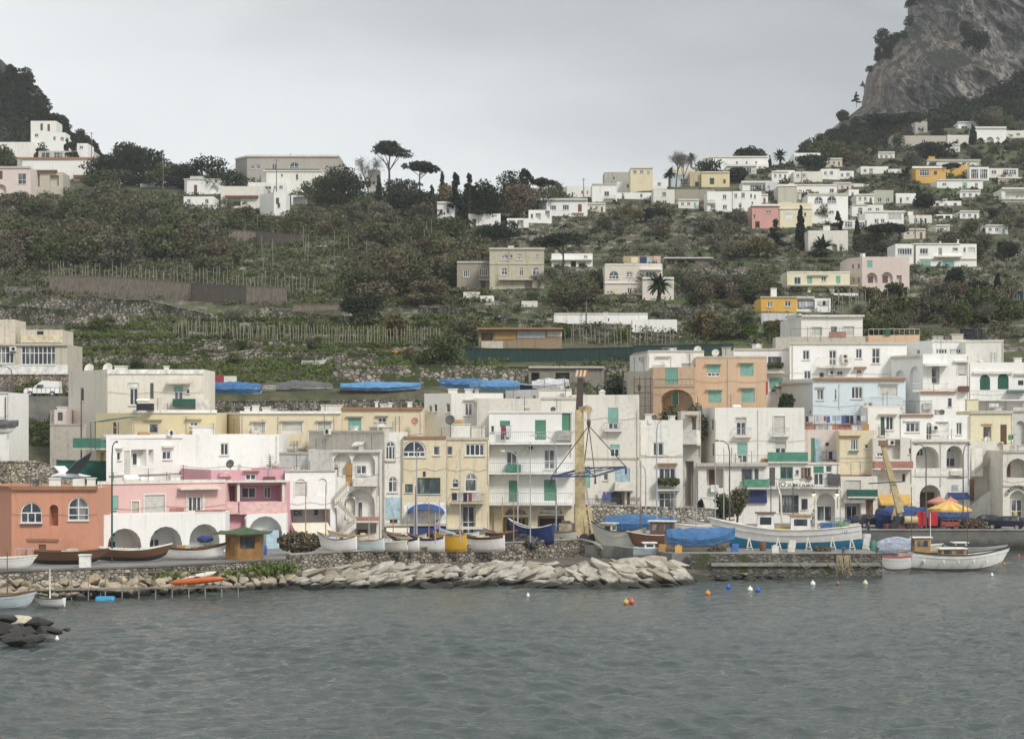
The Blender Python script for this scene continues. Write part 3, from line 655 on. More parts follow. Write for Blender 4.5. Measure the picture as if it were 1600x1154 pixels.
B_('house', 'white block with two blind arches above a deep garage and striped awning', [(445,180.5),(524,182)], 734, 'bright',
 'oa 459 748 481 774 d=.12; b 461 753 479 774; oa 496 747 511 773 d=.12; o 452 795 516 862 d=3; I 467 797 483 809 d=3 n=1; I 500 797 508 807 d=3 n=1; W 455 816 512 834 c=lemon c2=offw n=24 o=2.2; L 445 733 524 736 o=.15 c=dirty', zb=1.9, dirt=.3)
B_('house', 'white house with scalloped arches, a wooden door and a curved outside stair', [(482,186.5),(520,184),(594,184)], 703, 'white',
 'oa 517 708 549 742 d=.5 f=1; oa 550 706 586 742 d=.5 f=1; a 521 725 529 745 n=1 f=1 ns=1; p 540 742 550 759 c=wood f=1; Q 540 724 550 742 c=wood o=-.42 nm=door; w 554 744 574 747 f=1; I 555 726 573 741 d=.5 n=2 f=1; oa 538 764 586 812 d=.7 f=1; I 558 784 566 810 d=.7 n=1 f=1; oa 540 776 555 811 d=.5 f=1 ; o 555 818 588 855 d=1.5 f=1; I 557 828 572 855 d=1.5 c=brown f=1; B 550 806 592 815 o=1.1 c=rose solid=1; B 553 747 590 759 o=.8 c=offw solid=1; Q 521 749 528 761 c=ltblue f=1 o=.04 nm=tile_picture; L 512 704 594 707 o=.3 c=dirty', zb=1.9, dirt=.9)
# outside stair
t = Thing('outside_stair', 'zigzag outside stair climbing the white scalloped house', 'stair', (PX(530,182), 182, 2)); mb = MB().mat(stucco('white', .9)); rl = MB().mat(stucco('tan', .8))
def flight(pa, pb, Y, n):
    for i in range(n):
        x = pa[0]+(pb[0]-pa[0])*(i+.5)/n; y = pa[1]+(pb[1]-pa[1])*(i+.5)/n; c = P(x, y, Y); w_ = abs(pb[0]-pa[0])/n*Y/F+.02
        mb.obox((c.x-w_/2, c.y-.6, c.z-.55), (w_, 0, 0), (0, 1.2, 0), (0, 0, .55)); rl.obox((c.x-w_/2*.8, c.y-.66, c.z+.003), (w_*.8, 0, 0), (0, .14, 0), (0, 0, .42))
flight((524,778), (545,757), 182, 8); flight((524,782), (556,812), 182.2, 10); flight((556,815), (528,838), 182.1, 9); t.part(mb, 'steps'); t.part(rl, 'parapet')
B_('wall_block', 'stained old stone parapet block above the scalloped house', [(483,193),(600,186.5)], 673, 'dirty', 'L 483 672 600 675 o=.1 c=dirty; W 555 690 570 697 c=offw o=.5; T 463 697 477 706 c=dirty o=-1.2; M 573 668 594 680 c=tan o=.4; K 514 674', zb=3, cat='house', dirt=1, dep=4)
B_('house', 'grey stained terrace block with a rough roof edge right of the blank white block', [(436,190),(520,188)], 708, 'grey', 'L 436 730 520 733 o=.5 c=dirty; L 437 706 520 709 o=.1 c=dirty; T 424 722 440 732 c=tan o=-.7; A 456 708 690', zb=2, dirt=1, dep=4)
B_('house', 'narrow white tower house with an arched tracery window and a pale blue door panel', [(588,187.4),(630,187.5)], 675, 'white',
 'a 602 689 618 718 n=3; a 606 744 621 769 n=2; Q 603 777 626 811 c=ltblue o=.06 nm=door_surround; v 609 795 621 817 c=plum; L 602 719 619 721 o=.15; P 596 672 598 830 c=tan; P 590 660 592 700 c=offw; M 583 660 600 674 c=dirty; S 597 668 7', zb=1.9, dirt=.9)
B_('house', 'cream house with a wide arched upper window, dark green middle window and blue awning arch', [(628.5,187.2),(697,187.4)], 683, 'cream',
 'a 628 688 665 714 n=4 ar=.7; w 677 697 687 711 n=1; w 633 756 645 769 n=2 c=dgreen; w 652 746 688 771 n=3 c=dgreen; Q 631 785 697 819 c=bright o=.03 nm=white_plaster; L 641 795 689 799 o=-.04; o 641 800 690 818 d=1.5; I 645 803 686 817 d=1.5 n=4; o 640 826 690 860 d=2; L 630 681 697 685 c=tile o=.15; L 600 817 697 821 o=.5 c=tan; W 642 821 697 833 c=navy c2=navo o=1.3; W 604 821 640 833 c=offw c2=offw o=1.2; Q 661 736 665 744 c=dark o=.05'.replace('c2=navo', 'c2=navy'), zb=1.9, dirt=.6)
# blue scalloped arch awning
f = Fac((634,186.3), (696,186.5)); mb = MB().mat(paint((.03,.08,.26), .8)); s0 = f.uv(635, 800)[0]; s1 = f.uv(695, 800)[0]; z0 = f.uv(660, 802)[1]; z1 = f.uv(660, 787)[1]
ap = arcpts(s0, s1, z0, z1, z1-z0, 14); ip = arcpts(s0+.35, s1-.35, z0, z1-.45, z1-z0-.45, 14)
for k in range(14): mb.quad(f.pt(*ip[k], .8), f.pt(*ip[k+1], .8), f.pt(*ap[k+1], .35), f.pt(*ap[k], .35)); mb.quad(f.pt(*ap[k], .35), f.pt(*ap[k+1], .35), f.pt(*ap[k+1], -.85), f.pt(*ap[k], -.85))
single(mb, 'arch_awning', 'blue arched awning with pale scallops over the cream house window', 'awning', f.pt(s0, z0))
B_('house', 'cream house with laundry on its balcony beside the white balcony block', [(697,188),(764,188.2)], 685, 'cream',
 'w 698 697 707 711 n=1; w 727 693 757 712 n=4; a 706 748 717 762 n=1; a 726 739 745 768 n=1; o 721 787 743 835 d=.6; I 722 790 742 834 d=.6 n=2; B 705 771 756 786 o=1.1 c=iron sc=tan; Y 706 769 755 782 o=1.2; L 697 683 764 687 c=tan o=.12; M 708 663 735 684 c=white; M 737 667 758 684 c=offw; S 704 656 8 c=iron o=1.5; T 704 655 724 664 c=wood o=2; P 697.5 690 700 830 c=tan; o 712 838 760 862 d=2; L 697 822 762 826 o=.6 c=offw', zb=1.9, dirt=.8)
B_('house', 'tall white block with long balconies, green shutters and two cream arches at its foot', [(764,192),(895,192)], 643.5, 'bright',
 't 781 657 797 688 c=green g=.7; s 836 656 853 687 c=green; s 878 642 893 672 c=green; w 767 665 772 675 n=1; w 791 705 808 732; w 850 702 867 733; p 795 750 809 784 c=green; p 850 749 868 782 c=green; B 763 674 895 694 o=1.3 c=metal sc=bright sp=.2; B 763 722 895 740 o=1.3 c=metal sc=bright sp=.2; B 763 769 895 788 o=1.3 c=metal sc=bright sp=.2; Q 791 725 814 736 c=bgreen o=1.33 nm=green_screen; K 828 699; Y 783 665 800 686 o=.7; L 763 642 895 645 o=.1 c=white; Q 869 672 893 687 c=dirty o=.8 nm=potted_plants', zb=5.12, dirt=.25, para=.2)
B_('ground_storey', 'cream arcaded ground storey under the white balcony block', [(763,192.3),(897,192.3)], 790, 'cream', 'oa 786 792 826 858 d=2.5; oa 840 791 882 858 d=2.5; o 765 800 772 858 d=.3; I 792 812 820 856 d=2.5 c=brown; I 844 812 878 856 d=2.5 c=plum; Q 846 796 875 801 c=offw o=-2.2 nm=sign_board; L 840 802 882 805 c=offw o=.1; L 786 804 826 807 c=offw o=.1', zb=1.9, dep=7, dirt=.6, roof=False, cat='shop')
B_('house', 'small white rooftop house with a long roller window behind the cream houses', [(663,205),(705,202),(786,202)], 614, 'white', 'w 670 633 675 643 n=1 f=0; w 678 631 683 643 n=1 f=0; w 697 630 703 644 n=1 f=0; w 726 630 738 649; b 768 627 781 639 g=.3; L 724 624 740 626 o=.2; L 766 624 783 626 o=.2; K 748 626; M 700 608 714 614; M 726 608 738 614', zb=5, dirt=.4)
B_('house', 'low stained cream parapet house with aerials left of the crane', [(745,200),(846,198),(903,198)], 622, 'offw', 'L 846 620 903 624 c=tan o=.1; A 800 622 600; M 772 634 784 643 c=dirty; T 826 640 844 644 c=tan', zb=5, dirt=.7, dep=4)
B_('house', 'flat white house with a roof dish below the boats left of the crane top', [(790,213),(840,206),(893,206)], 608, 'white', 'p 806 620 813 631 c=dgreen f=0; w 832 617 837 627 n=1 f=0; S 880 605 4; G 845 600 890 608; L 840 607 893 610 c=tan o=.06', zb=6, dirt=.5)
B_('house', 'tall off white house with a green shuttered balcony right of the big crane', [(893,199),(999,199)], 616.5, 'offw',
 's 950 637 966 660 c=olive_; w 950 660 966 671; t 953 694 968 714 c=teal g=.7; B 944 660 972 674 o=.7 c=metal; w 943 740 950 750 n=1; s 961 731 984 764 c=ltblue; B 960 752 990 766 o=.8 c=offw solid=1; o 961 767 976 790 d=1; I 963 768 974 790 d=1 n=1; Y 934 768 960 786 o=.3; L 893 714 999 717 c=tan o=.1; Q 985 775 1000 782 c=dirty; M 937 612 946 617; s 912 728 922 762 c=teal; P 995 640 997 790 c=tan; B 905 778 999 791 o=.7 c=iron sc=dirty; Q 980 769 984 788 c=plum'.replace('olive_', 'teal'), zb=3, dirt=.7)
B_('house', 'off white house with a plant filled balcony beside the tall lamp post', [(999,201),(1067,201)], 656, 'white',
 'w 1020 691 1037 712; L 1026 723 1058 726 o=.4 c=tile; w 1029 731 1056 759 n=3; x 1029 769 1057 797 n=3; B 1024 753 1062 766 o=.9 c=iron pl=5; L 999 712 1067 714 o=.06 c=tan; Q 1012 655 1018 662 c=bright o=.1 nm=lamp; P 1001 720 1003 795 c=tan; M 1046 650 1056 656', zb=3, dirt=.7)
B_('house', 'narrow set back white house with a roofed stair landing in a gap', [(1064,214),(1095,213)], 642, 'offw', 'o 1080 651 1088 671 d=1; L 1074 648 1090 650 o=1 c=tile; B 1066 672 1095 694 o=1.5 c=white solid=1; o 1070 720 1084 790 d=2; L 1065 694 1095 696 o=1.2 c=dirty', zb=3, dirt=.8)
B_('house', 'big white house with three balconied windows under a single roofline', [(1095,221),(1117,215.5),(1257,215.5)], 636.5, 'white',
 'w 1100 655 1103 672 n=1 f=0; w 1111 654 1115 673 n=1 f=0; w 1112 692 1116 713 n=1 f=0; d 1150 659 1166 680; b 1150 653 1166 658; L 1149 651 1167 653 c=tan o=.06; B 1146 668 1174 683 o=.7 c=metal; b 1209 650 1226 676 ; B 1206 668 1233 682 o=.7 c=metal; t 1152 692 1168 724 c=teal g=.45; b 1211 691 1228 698; w 1211 699 1228 717; P 1184 640 1186 722 c=offw; B 1118 710 1200 724 o=2.2 c=metal; Q 1190 716 1200 722 c=wood o=2.3 nm=planter; T 1146 632 1160 638 c=bright', zb=6, dirt=.35)
B_('house', 'white ground house with an open porch and green balcony screen left of the restaurant', [(1091,212),(1199,212)], 724.5, 'white',
 'o 1104 732 1130 762 d=1.5; I 1110 734 1119 758 d=1.5 c=brown; w 1158 731 1176 751 n=1 c=metal; w 1178 731 1186 750 n=1; B 1161 748 1200 763 o=1.1 c=teal_ solid=1; L 1088 723 1199 728 c=dirty o=.5; Q 1110 757 1122 768 c=bright o=.5 nm=parapet; Q 1160 766 1198 785 c=navy o=.3 nm=screen'.replace('teal_', 'green'), zb=1.9, dirt=.6)
BB, fsr, _, _ = B_('house', 'restaurant house with green framed windows, wall lettering and a lit arched entrance', [(1199,213),(1312,213)], 723, 'white',
 'p 1202 730 1211 759 c=iron; w 1219 729 1239 748 c=bgreen; w 1243 734 1248 741 n=1 c=iron; w 1251 730 1267 748 n=3 c=wood; t 1271 728 1287 758 c=bgreen g=.65; w 1290 727 1300 738 n=1; B 1199 747 1312 763 o=.9 c=iron sc=white sp=.9; w 1217 773 1248 801 n=2 c=iron; z 1252 779 1262 796 n=1 c=iron; oa 1276 770 1305 816 d=1.2; I 1278 790 1303 815 d=1.2 n=2; L 1190 722 1312 725 c=offw o=.12; B 1199 706 1262 723 o=.4 c=bgreen solid=1; Q 1261 744 1268 749 c=rust o=.3 nm=planter; Q 1293 740 1312 758 c=iron o=.4 nm=planter', zb=1.9, dirt=.5)
for px in (1272, 1308):
    m_ = MB().mat(paint('iron')); s_, z_ = fsr[0].uv(px, 770); c = fsr[0].pt(s_, z_, .14); m_.box(c, (.3,.2,.18))
    em = bpy.data.materials.get('lamp_glow') or bpy.data.materials.new('lamp_glow'); em.use_nodes = True
    bs = em.node_tree.nodes['Principled BSDF']; bs.inputs['Emission Color'].default_value = (1,.75,.4,1); bs.inputs['Emission Strength'].default_value = 7
    ob = BB.part(m_, 'wall_lamp'); m_ = MB().mat(em); m_.box(c-Vector((0,0,.14)), (.18,.14,.07)); BB.part(m_, 'bulb', ob)
def lettering(T, f, txt, px, py, h_px, mat, name='lettering', bend=None):
    s_, z_ = f.uv(px, py); size = h_px/F*f.A.y*1.35
    cu = bpy.data.curves.new('txt', 'FONT'); cu.body = txt; cu.size = size*1.12; cu.offset = .018; cu.extrude = .02; cu.align_x = 'CENTER'
    ob = bpy.data.objects.new('txt', cu); COL.objects.link(ob); dg = bpy.context.evaluated_depsgraph_get(); me = bpy.data.meshes.new_from_object(ob.evaluated_get(dg)); bpy.data.objects.remove(ob)
    c = f.pt(s_, z_, .05)-T.org
    for v in me.vertices:
        x, y = v.co.x, v.co.y
        if bend: a = x/bend; rr = bend+y; x, y = rr*math.sin(a), rr*math.cos(a)-bend
        v.co = Vector((c.x+x*f.u.x, c.y+x*f.u.y-v.co.z, c.z+y))
    me.materials.clear(); me.materials.append(mat); link(name, me, T.root)
ff = Fac((1199,218.9), (1312,218.9))
lettering(BB, ff, 'JO', 1222, 760, 7.5, paint((.10,.13,.10))); lettering(BB, ff, 'XUMU', 1240, 760, 4.6, paint((.10,.13,.10))); lettering(BB, ff, 'RUMOLI', 1263, 760, 3.6, paint((.16,.15,.10)))
B_('house', 'small pale rose wall house with a green half open door behind the big white house', [(1257,220),(1312,219)], 671, 'lpink', 's 1267 684 1284 722 c=green; Q 1273 684 1284 722 c=ltblue o=.06 nm=door; Q 1290 691 1295 696 c=dark; B 1285 706 1310 722 o=.6 c=iron sc=tan; Y 1296 705 1306 718 o=.8', zb=6, dirt=.6)
B_('house', 'cream house with a gridded window and tiled ledge left of the small crane', [(1310,217),(1366,217)], 672, 'cream', 'w 1329 686 1341 703 n=3; L 1311 680 1344 682 o=.3 c=tile; Q 1327 703 1341 706 c=green o=.3 nm=planter; w 1351 694 1357 700 n=1; L 1310 741 1366 744 c=tile o=.2; b 1321 751 1345 765 c=blind; L 1310 714 1366 716 c=tan o=.05', zb=5, dirt=.6)
B_('shop', 'small white shop front with a dark green balcony screen left of the orange awning', [(1312,213.5),(1371,213.5)], 744, 'offw', 'b 1321 750 1345 765; B 1323 764 1369 777 o=1.1 c=dgreen solid=1; o 1320 786 1345 818 d=1.5; L 1318 780 1350 785 o=.5 c=bright; p 1353 780 1364 805 c=brown; I 1325 790 1343 815 d=1.5 n=2', zb=1.9, dirt=.6)
B_('house', 'white house with an air conditioner niche above the orange awning', [(1364,216),(1425,216)], 684, 'offw', 'o 1385 686 1407 717 d=1; w 1370 707 1380 713; w 1420 700 1424 709 n=1; B 1363 720 1424 733 o=1.2 c=rose solid=1 sc=white; b 1368 741 1392 775; Q 1410 740 1414 752 c=dark; W 1371 772 1420 788 c=awn_ o=2; o 1373 788 1384 810 d=1.5; K 1392 691; o 1390 788 1418 815 d=2'.replace('awn_', 'ochre'), zb=1.9, dirt=.5)
B_('house', 'white arcaded house with deep upper arches and a low arch cave behind the red parasols', [(1410,218),(1516,218)], 688, 'white',
 'oa 1431 697 1467 737 d=2.2; oa 1479 696 1504 748 d=2.2; I 1432 700 1449 713 d=2.2 n=3; I 1486 698 1492 706 d=2.2 n=1; I 1481 715 1499 730 d=2.2 n=2; oa 1437 757 1470 815 d=3; B 1430 731 1512 744 o=.12 c=white solid=1; p 1515 750 1520 780 c=brown; L 1410 686 1516 690 o=.3 c=offw; Q 1484 735 1502 742 c=offw o=.3 nm=cloth; W 1480 769 1512 779 c=navy c2=navy o=1.4; I 1441 770 1468 812 d=3 c=brown; Q 1487 757 1497 766 c=metal o=.05; P 1469 690 1471 760 c=tan; Q 1515 748 1522 782 c=brown', zb=1.9, dirt=.6)
B_('house', 'white house with a sloping stair wall and two brown doors below the yellow house', [(1512,220.5),(1568,220)], 690, 'offw', 'o 1544 725 1556 744 d=.4; p 1545 726 1555 743 c=rust; Q 1559 793 1567 803 c=iron o=.06 nm=notice_case; oa 1558 690 1568 706 d=.4', zb=1.9, dirt=.7)
t = Thing('outside_stair', 'long sloping white stair wall rising right behind the parasols', 'stair', (PX(1512,225), 225, 2)); mb = MB().mat(stucco('white', .8)); rl = MB().mat(stucco('tan', .8))
a, b_, c_, d_ = P(1512,792,225.5), P(1566,756,225.5), P(1566,812,225.5), P(1512,812,225.5)
for q0, q1, q2, q3 in ((a, b_, c_, d_),):
    o_ = Vector((0, 1.2, 0)); mb.add([q3, q2, q1, q0, q3+o_, q2+o_, q1+o_, q0+o_], [(0,1,2,3),(7,6,5,4),(3,2,6,7),(0,3,7,4),(1,5,6,2)])
a, b_ = P(1517,700,219.4), P(1562,704,219.4)
for i in range(14):
    p = P(1520+i*3.1, 738-i*2.4, 226); rl.box((p.x, p.y, p.z), (.16, .16, .55))
mb.obox(P(1518,700,226), P(1536,700,226)-P(1518,700,226), (0,.4,0), (0,0,-3.3)); t.part(mb, 'stair_wall'); t.part(rl, 'baluster')
BB, fsr, _, _ = B_('house', 'cream fronted house with curved lettering over an arched doorway at the right edge', [(1567,213),(1640,213)], 704, 'offw', 'oa 1573 716 1608 746 d=1.8; I 1575 721 1585 746 d=1.8 c=rust; oa 1578 766 1602 812 d=.9; I 1582 780 1600 812 d=.9 n=2; L 1567 757 1640 760 c=tan o=.1; L 1567 703 1640 707 c=dirty o=.15', zb=1.9, dirt=.9)
lettering(BB, Fac((1567,219.9), (1640,219.9)), "L'ACCORNIA", 1590, 763, 4.6, paint((.05,.05,.05)), bend=1.25)
# second row right
B_('house', 'yellow house with a brown shuttered door above the stair wall', [(1515,222),(1583,222)], 642, 'lemon', 'w 1536 666 1549 685 n=1 c=wood; L 1533 662 1550 664 c=wood o=.1; s 1563 663 1573 694 c=brown; L 1515 641 1583 646 c=tan o=.2; Q 1576 679 1583 686 c=bgreen o=.1; M 1514 624 1532 636 c=lemon; Q 1545 630 1560 636 c=offw o=.1 nm=planter', zb=5, dirt=.5)
B_('house', 'narrow white house with a tall arched niche at the far right edge', [(1583,224),(1640,224)], 636, 'grey', 'oa 1588 657 1601 700 d=.4; L 1583 640 1640 643 c=dirty o=.2', zb=5, dirt=.9)
B_('house', 'white house with a white arched glass door and a tiled terrace edge', [(1406,222),(1516,222)], 648, 'bright', 'w 1415 660 1437 675 n=3; a 1447 660 1456 688 n=2 ns=1; s 1464 658 1482 690 c=bright; w 1494 660 1503 679 n=2; L 1412 656 1438 658 o=.2 c=white; L 1463 657 1482 659 o=.2 c=white; L 1406 647 1458 650 c=tile o=.25; K 1460 668; B 1410 626 1457 648 o=.02 c=iron; L 1412 690 1425 692 o=.3', zb=5, dirt=.35)
B_('house', 'small white upper room with a tiled roof edge and tiny latticed window', [(1438,227),(1494,227)], 613, 'bright', 'w 1481 622 1487 635 n=2 c=iron; L 1437 611 1494 614 c=tile o=.3; Q 1442 629 1455 640 c=grey o=.3 nm=canopy', zb=8, dirt=.3)
B_('house', 'white house with a glazed balcony door and closed curtain window behind the small crane', [(1356,222),(1407,222)], 636, 'white', 'w 1384 650 1396 672 n=2; p 1376 651 1382 680 c=dgreen; L 1373 646 1402 648 o=.5 c=tan; B 1372 668 1384 682 o=.6 c=iron; B 1357 620 1407 636 o=.02 c=metal', zb=5, dirt=.3)
B_('terrace', 'rose walled terrace hung with dark laundry above the restaurant row', [(1256,221.5),(1357,221.5)], 662, 'rose', 'Y 1258 650 1296 661 o=.4; Y 1300 649 1350 662 o=.4; L 1256 671 1357 674 c=tan o=.15; G 1258 648 1296 662; Q 1275 664 1300 671 c=grey o=.1 nm=screen; Q 1345 662 1357 672 c=wood o=.3 nm=planter', zb=5, dirt=.8, dep=5, cat='terrace')
B_('house', 'pale blue house with a tiled roof rim and a beige sloping side', [(1222,236),(1270,227),(1415,227)], 591, 'blue', 'w 1276 608 1287 625; L 1274 604 1289 606 o=.2; w 1304 608 1307 624 n=1; w 1330 604 1348 623 n=3; L 1270 590 1415 594 c=tile o=.3 f=1; b 1375 604 1402 618 c=blind; L 1374 598 1404 600 o=.3; S 1386 616 4 c=green; L 1222 597 1268 600 f=0 c=tan o=.3; w 1264 641 1267 646 n=1 f=0; K 1358 632; B 1345 622 1410 636 o=1.5 c=metal sc=white; P 1311 594 1313 640 c=offw', zb=6, dirt=.3)
B_('house', 'long white two storey block with air conditioners on a balcony below the terrace garden', [(1234,243),(1417,243)], 536, 'bright',
 'w 1254 547 1265 562; w 1295 547 1307 571; w 1337 545 1347 560; w 1362 544 1375 568 n=2 c=offw; w 1256 579 1267 592; L 1232 534 1417 538 c=tan o=.15; B 1277 559 1331 575 o=1 c=offw solid_=1; K 1320 564; K 1319 557; K 1298 582; p 1339 578 1346 590 c=wood; L 1335 573 1353 576 c=tile o=.6; w 1280 581 1288 590 n=1; w 1308 579 1317 586; Q 1280 589 1335 592 c=tan o=.5 nm=planter', zb=12, dirt=.35)
B_('house', 'white house with a balcony of plants left of the long white block', [(1146,245),(1234,244)], 546, 'bright', 'w 1200 557 1221 574 n=2 c=iron; B 1197 572 1226 583 o=.8 c=offw pl=4; s 1202 590 1223 607 c=teal; w 1204 607 1213 613 n=1; L 1146 544 1234 547 c=tan o=.12; Q 1212 600 1240 604 c=tan o=.9 nm=canopy; S 1185 540 4', zb=12, dirt=.35)
B_('house', 'peach square house with four teal shutters beside an arched loggia', [(1087,229),(1198,228)], 558, 'peach', 't 1105 570 1125 588 c=teal g=.35 n=3; s 1157 569 1177 587 c=teal; s 1107 610 1127 629 c=teal; s 1159 608 1179 628 c=teal; L 1103 567 1128 569 o=.4 c=tan; L 1155 565 1178 567 o=.4 c=tan; L 1104 607 1130 609 o=.4 c=tan; L 1156 604 1180 606 o=.4 c=tan; P 1137 560 1139 632 c=tan; L 1087 556 1198 559 c=tan o=.06; M 1128 543 1142 557 c=tan; Q 1197 596 1200 616 c=red', zb=7, dirt=.4)
B_('house', 'peach loggia wing with a wide arch and teal shutter over a leafy garden', [(1019,233.5),(1087,231.5)], 573, 'peach', 's 1039 575 1059 600 c=teal; oa 1031 608 1083 650 d=2 ar=.75; B 1022 591 1086 604 o=.1 c=tan sp=.5 sc=peach; s 1050 613 1060 632 c=dgreen; Q 1019 570 1040 573 c=offw', zb=7, dirt=.5)
B_('house', 'long low white house with roof dishes behind the peach house', [(990,246),(1012,238),(1100,238)], 549, 'white', 'S 1091 546 6; S 1119 551 6; L 1012 547 1100 550 c=dirty o=.1 f=1; K 1004 561; L 1025 556 1047 558 c=tan o=.3; A 1055 556 537; L 990 550 1012 552 f=0 c=dirty o=.1', zb=8, dirt=.6)
B_('house', 'grey concrete annexe with rusty scaffold left of the peach loggia', [(981,240),(1019,236)], 579, 'tan', 'w 995 600 1001 612 n=1', zb=7, dirt=1)
t = Thing('scaffold', 'rusty pipe scaffold against the grey annexe left of the peach loggia', 'scaffold', (PX(992,233), 233, 8)); mb = MB().mat(paint('rust'))
for i in range(4):
    x = PX(991+i*8.5, 233); mb.tube([(x, 233, PZ(652,233)), (x, 233, PZ(588,233))], .05, 4)
for py in (592, 604, 613, 634): mb.tube([(PX(990,233), 233, PZ(py,233)), (PX(1018,233), 233, PZ(py,233))], .04, 4)
t.part(mb, 'frame'); mb = MB().mat(paint('tan')); mb.box((PX(1004,233), 233.4, PZ(613.5,233)), (2.1,.7,.06)); t.part(mb, 'deck')
# white complex on the right
B_('house', 'white house with an arched niche, terrace door and roller blind at the right', [(1394,235),(1442,229),(1514,229)], 553, 'bright', 'oa 1421 572 1438 602 d=.4 f=0; oa 1399 578 1413 588 d=.5 f=0; o 1456 572 1468 600 d=.8; I 1457 574 1466 600 d=.8 n=1; b 1496 568 1510 586 g=.06; L 1490 563 1512 566 o=.3 c=offw; L 1442 568 1480 572 o=1.3 c=bright; Q 1394 556 1440 560 f=0 c=tan o=.2 nm=planter; B 1423 598 1480 612 o=1.2 c=offw; Q 1497 603 1512 612 c=brown o=.8 nm=pergola', zb=7, dirt=.4)
B_('house', 'set back white upper storey with two wide glazed windows at the right', [(1425,246),(1455,243),(1515,243)], 532, 'bright', 'w 1462 545 1480 553 n=4; w 1488 545 1502 552 n=3; S 1457 540 2 c=wood; L 1455 531 1515 534 o=.1 c=offw; w 1432 546 1437 553 n=1 f=0; M 1490 522 1508 531 c=tan', zb=12, dirt=.4)
B_('house', 'plain windowless white block below the dark hedge at the right', [(1509,240),(1568,239)], 533, 'white', 'L 1509 531 1568 534 c=offw o=.08', zb=12, dirt=.6)
B_('house', 'white house with two dark green arched shutters at the right edge', [(1516,231),(1640,231)], 566, 'bright', 'v 1531 585 1547 609; v 1559 583 1576 608; L 1520 580 1582 584 c=offw o=.3; L 1585 583 1640 586 c=dirty o=.3; Q 1591 594 1599 601 c=dark; B 1516 610 1640 626 o=1.5 c=metal sc=white; Q 1573 609 1600 614 c=olive o=1.0 nm=hanging_plant'.replace('c=olive', 'c=dgreen'), zb=8, dirt=.4)
B_('house', 'white villa with a flat projecting roof in the terrace garden above the town', [(1232,264),(1252,258),(1348,258)], 494, 'white', 'b 1268 511 1284 524; w 1298 510 1308 522 n=1 c=teal; b 1318 510 1334 524; L 1230 492 1252 495 f=0 o=.3 c=offw; L 1252 492 1350 495 f=1 o=.4 c=offw', zb=17, dirt=.3)
B_('terrace', 'peach curved terrace with a white balustrade above the right hand houses', [(1357,252),(1437,251)], 523, 'peach', 'G 1357 513 1437 523 c=offw sp=.6; Q 1383 514 1391 524 c=dgreen o=.2', zb=15, dirt=.6, dep=5, cat='terrace')
B_('garden_wall', 'flower topped terrace wall in front of the flat roofed white villa', [(1212,253),(1352,250)], 525, 'tan', 'G 1235 512 1350 525 c=iron sp=2.5; Q 1295 518 1322 526 c=rose o=.1 nm=planter', zb=14, dirt=1, dep=3, cat='wall', roof=True)
# ================= second row, left =================
B_('house', 'pale yellow house with a green railed porch on its left side', [(150,195),(207,192),(338,193)], 645, 'yellow',
 'w 232 661 248 677 n=1; L 226 654 254 656 o=.35 c=tan; w 297 659 309 666 n=2; L 290 653 316 655 o=.35 c=tan; v 176 659 182 686 c=rust f=0; L 205 640 339 645 o=.15 c=bright f=1; Q 262 675 268 682 c=offw o=.3; B 132 684 176 702 f=0 o=1.6 c=green_ solid=1; oa 156 706 164 724 d=.4 f=0; T 189 679 208 688 o=-1.2 c=metal; T 232 676 250 684 c=wood o=-1.2; K 268 679; A 282 655 657; M 302 667 336 680 c=bright o=-2'.replace('green_', 'bgreen'), zb=3, dirt=.35)
t = Thing('porch', 'dark metal porch roof on thin posts at the left of the yellow house', 'porch', (PX(145,186), 186, 6)); mb = MB().mat(paint((.30,.36,.28), .6)); mb.obox(P(143,659,183.5), P(206,650,186.5)-P(143,659,183.5), Vector((.3,3,0)), (0,0,.12)); t.part(mb, 'porch_roof')
for px in (142, 149, 185): 
    mb = MB().mat(paint('iron')); mb.tube([P(px,702,183.6), P(px,659,183.6)], .05, 5); t.part(mb, 'post')
B_('house', 'large beige house with a green railed balcony and a dull windowless side', [(107,214),(168,206),(318,206)], 577, (.76,.71,.61),
 'w 125 605 131 627 n=1 f=0; w 202 606 216 633 n=2; b 201 598 217 604 c=bright; t 272 603 286 631 c=teal g=.7; w 291 608 296 615 n=1; Q 272 623 308 635 c=dgreen o=.9 nm=balcony_screen; Q 168 577 318 584 c=bright o=.12 f=1 nm=parapet_band; S 132 576 8; S 161 575 8; W 262 593 301 600 c=tan o=.8; Q 235 598 240 622 c=iron; A 233 625 602; T 217 623 238 628 o=-1.5 c=bright; P 166 585 168 640 c=tan; M 176 572 194 578; Q 308 623 330 640 c=offw o=1', zb=6, dirt=.5)
B_('solar_heater', 'black tilted solar panel with a silver tank on the yellow house roof', [(213,191),(238,191)], 630, 'dark', '', zb=PZ(641,191), dep=1, cat='solar heater', roof=False)
B_('hut', 'small beige hut with a dark doorway on the green slope at the left', [(78,213),(85,210),(103,210)], 640, 'lpink', 'p 90 644 98 657 c=iron f=1; w 81 647 83 653 n=1 f=0; M 86 636 101 640 c=offw', zb=8, dirt=.8, dep=3, cat='hut')
B_('house', 'long cream house with three closed blinds and a white roof rim', [(338,203),(375,198),(533,198)], 645, 'cream', 'b 396 660 414 675 c=blind; b 441 660 472 676 g=.2 n=4; b 497 660 517 676 c=blind; L 438 656 475 658 o=.3 c=tan; L 494 656 520 658 o=.3 c=tan; L 392 657 416 659 o=.3 c=tan; L 375 642 533 646 c=bright o=.2 f=1; L 338 644 375 647 c=offw o=.15 f=0; M 380 636 388 643; M 392 634 402 643; M 408 637 420 643; P 434 650 436 730 c=tan; K 400 672; A 478 700 690; T 463 696 480 704 o=-1 c=tan; M 497 633 530 643 o=3 c=offw', zb=3, dirt=.35)
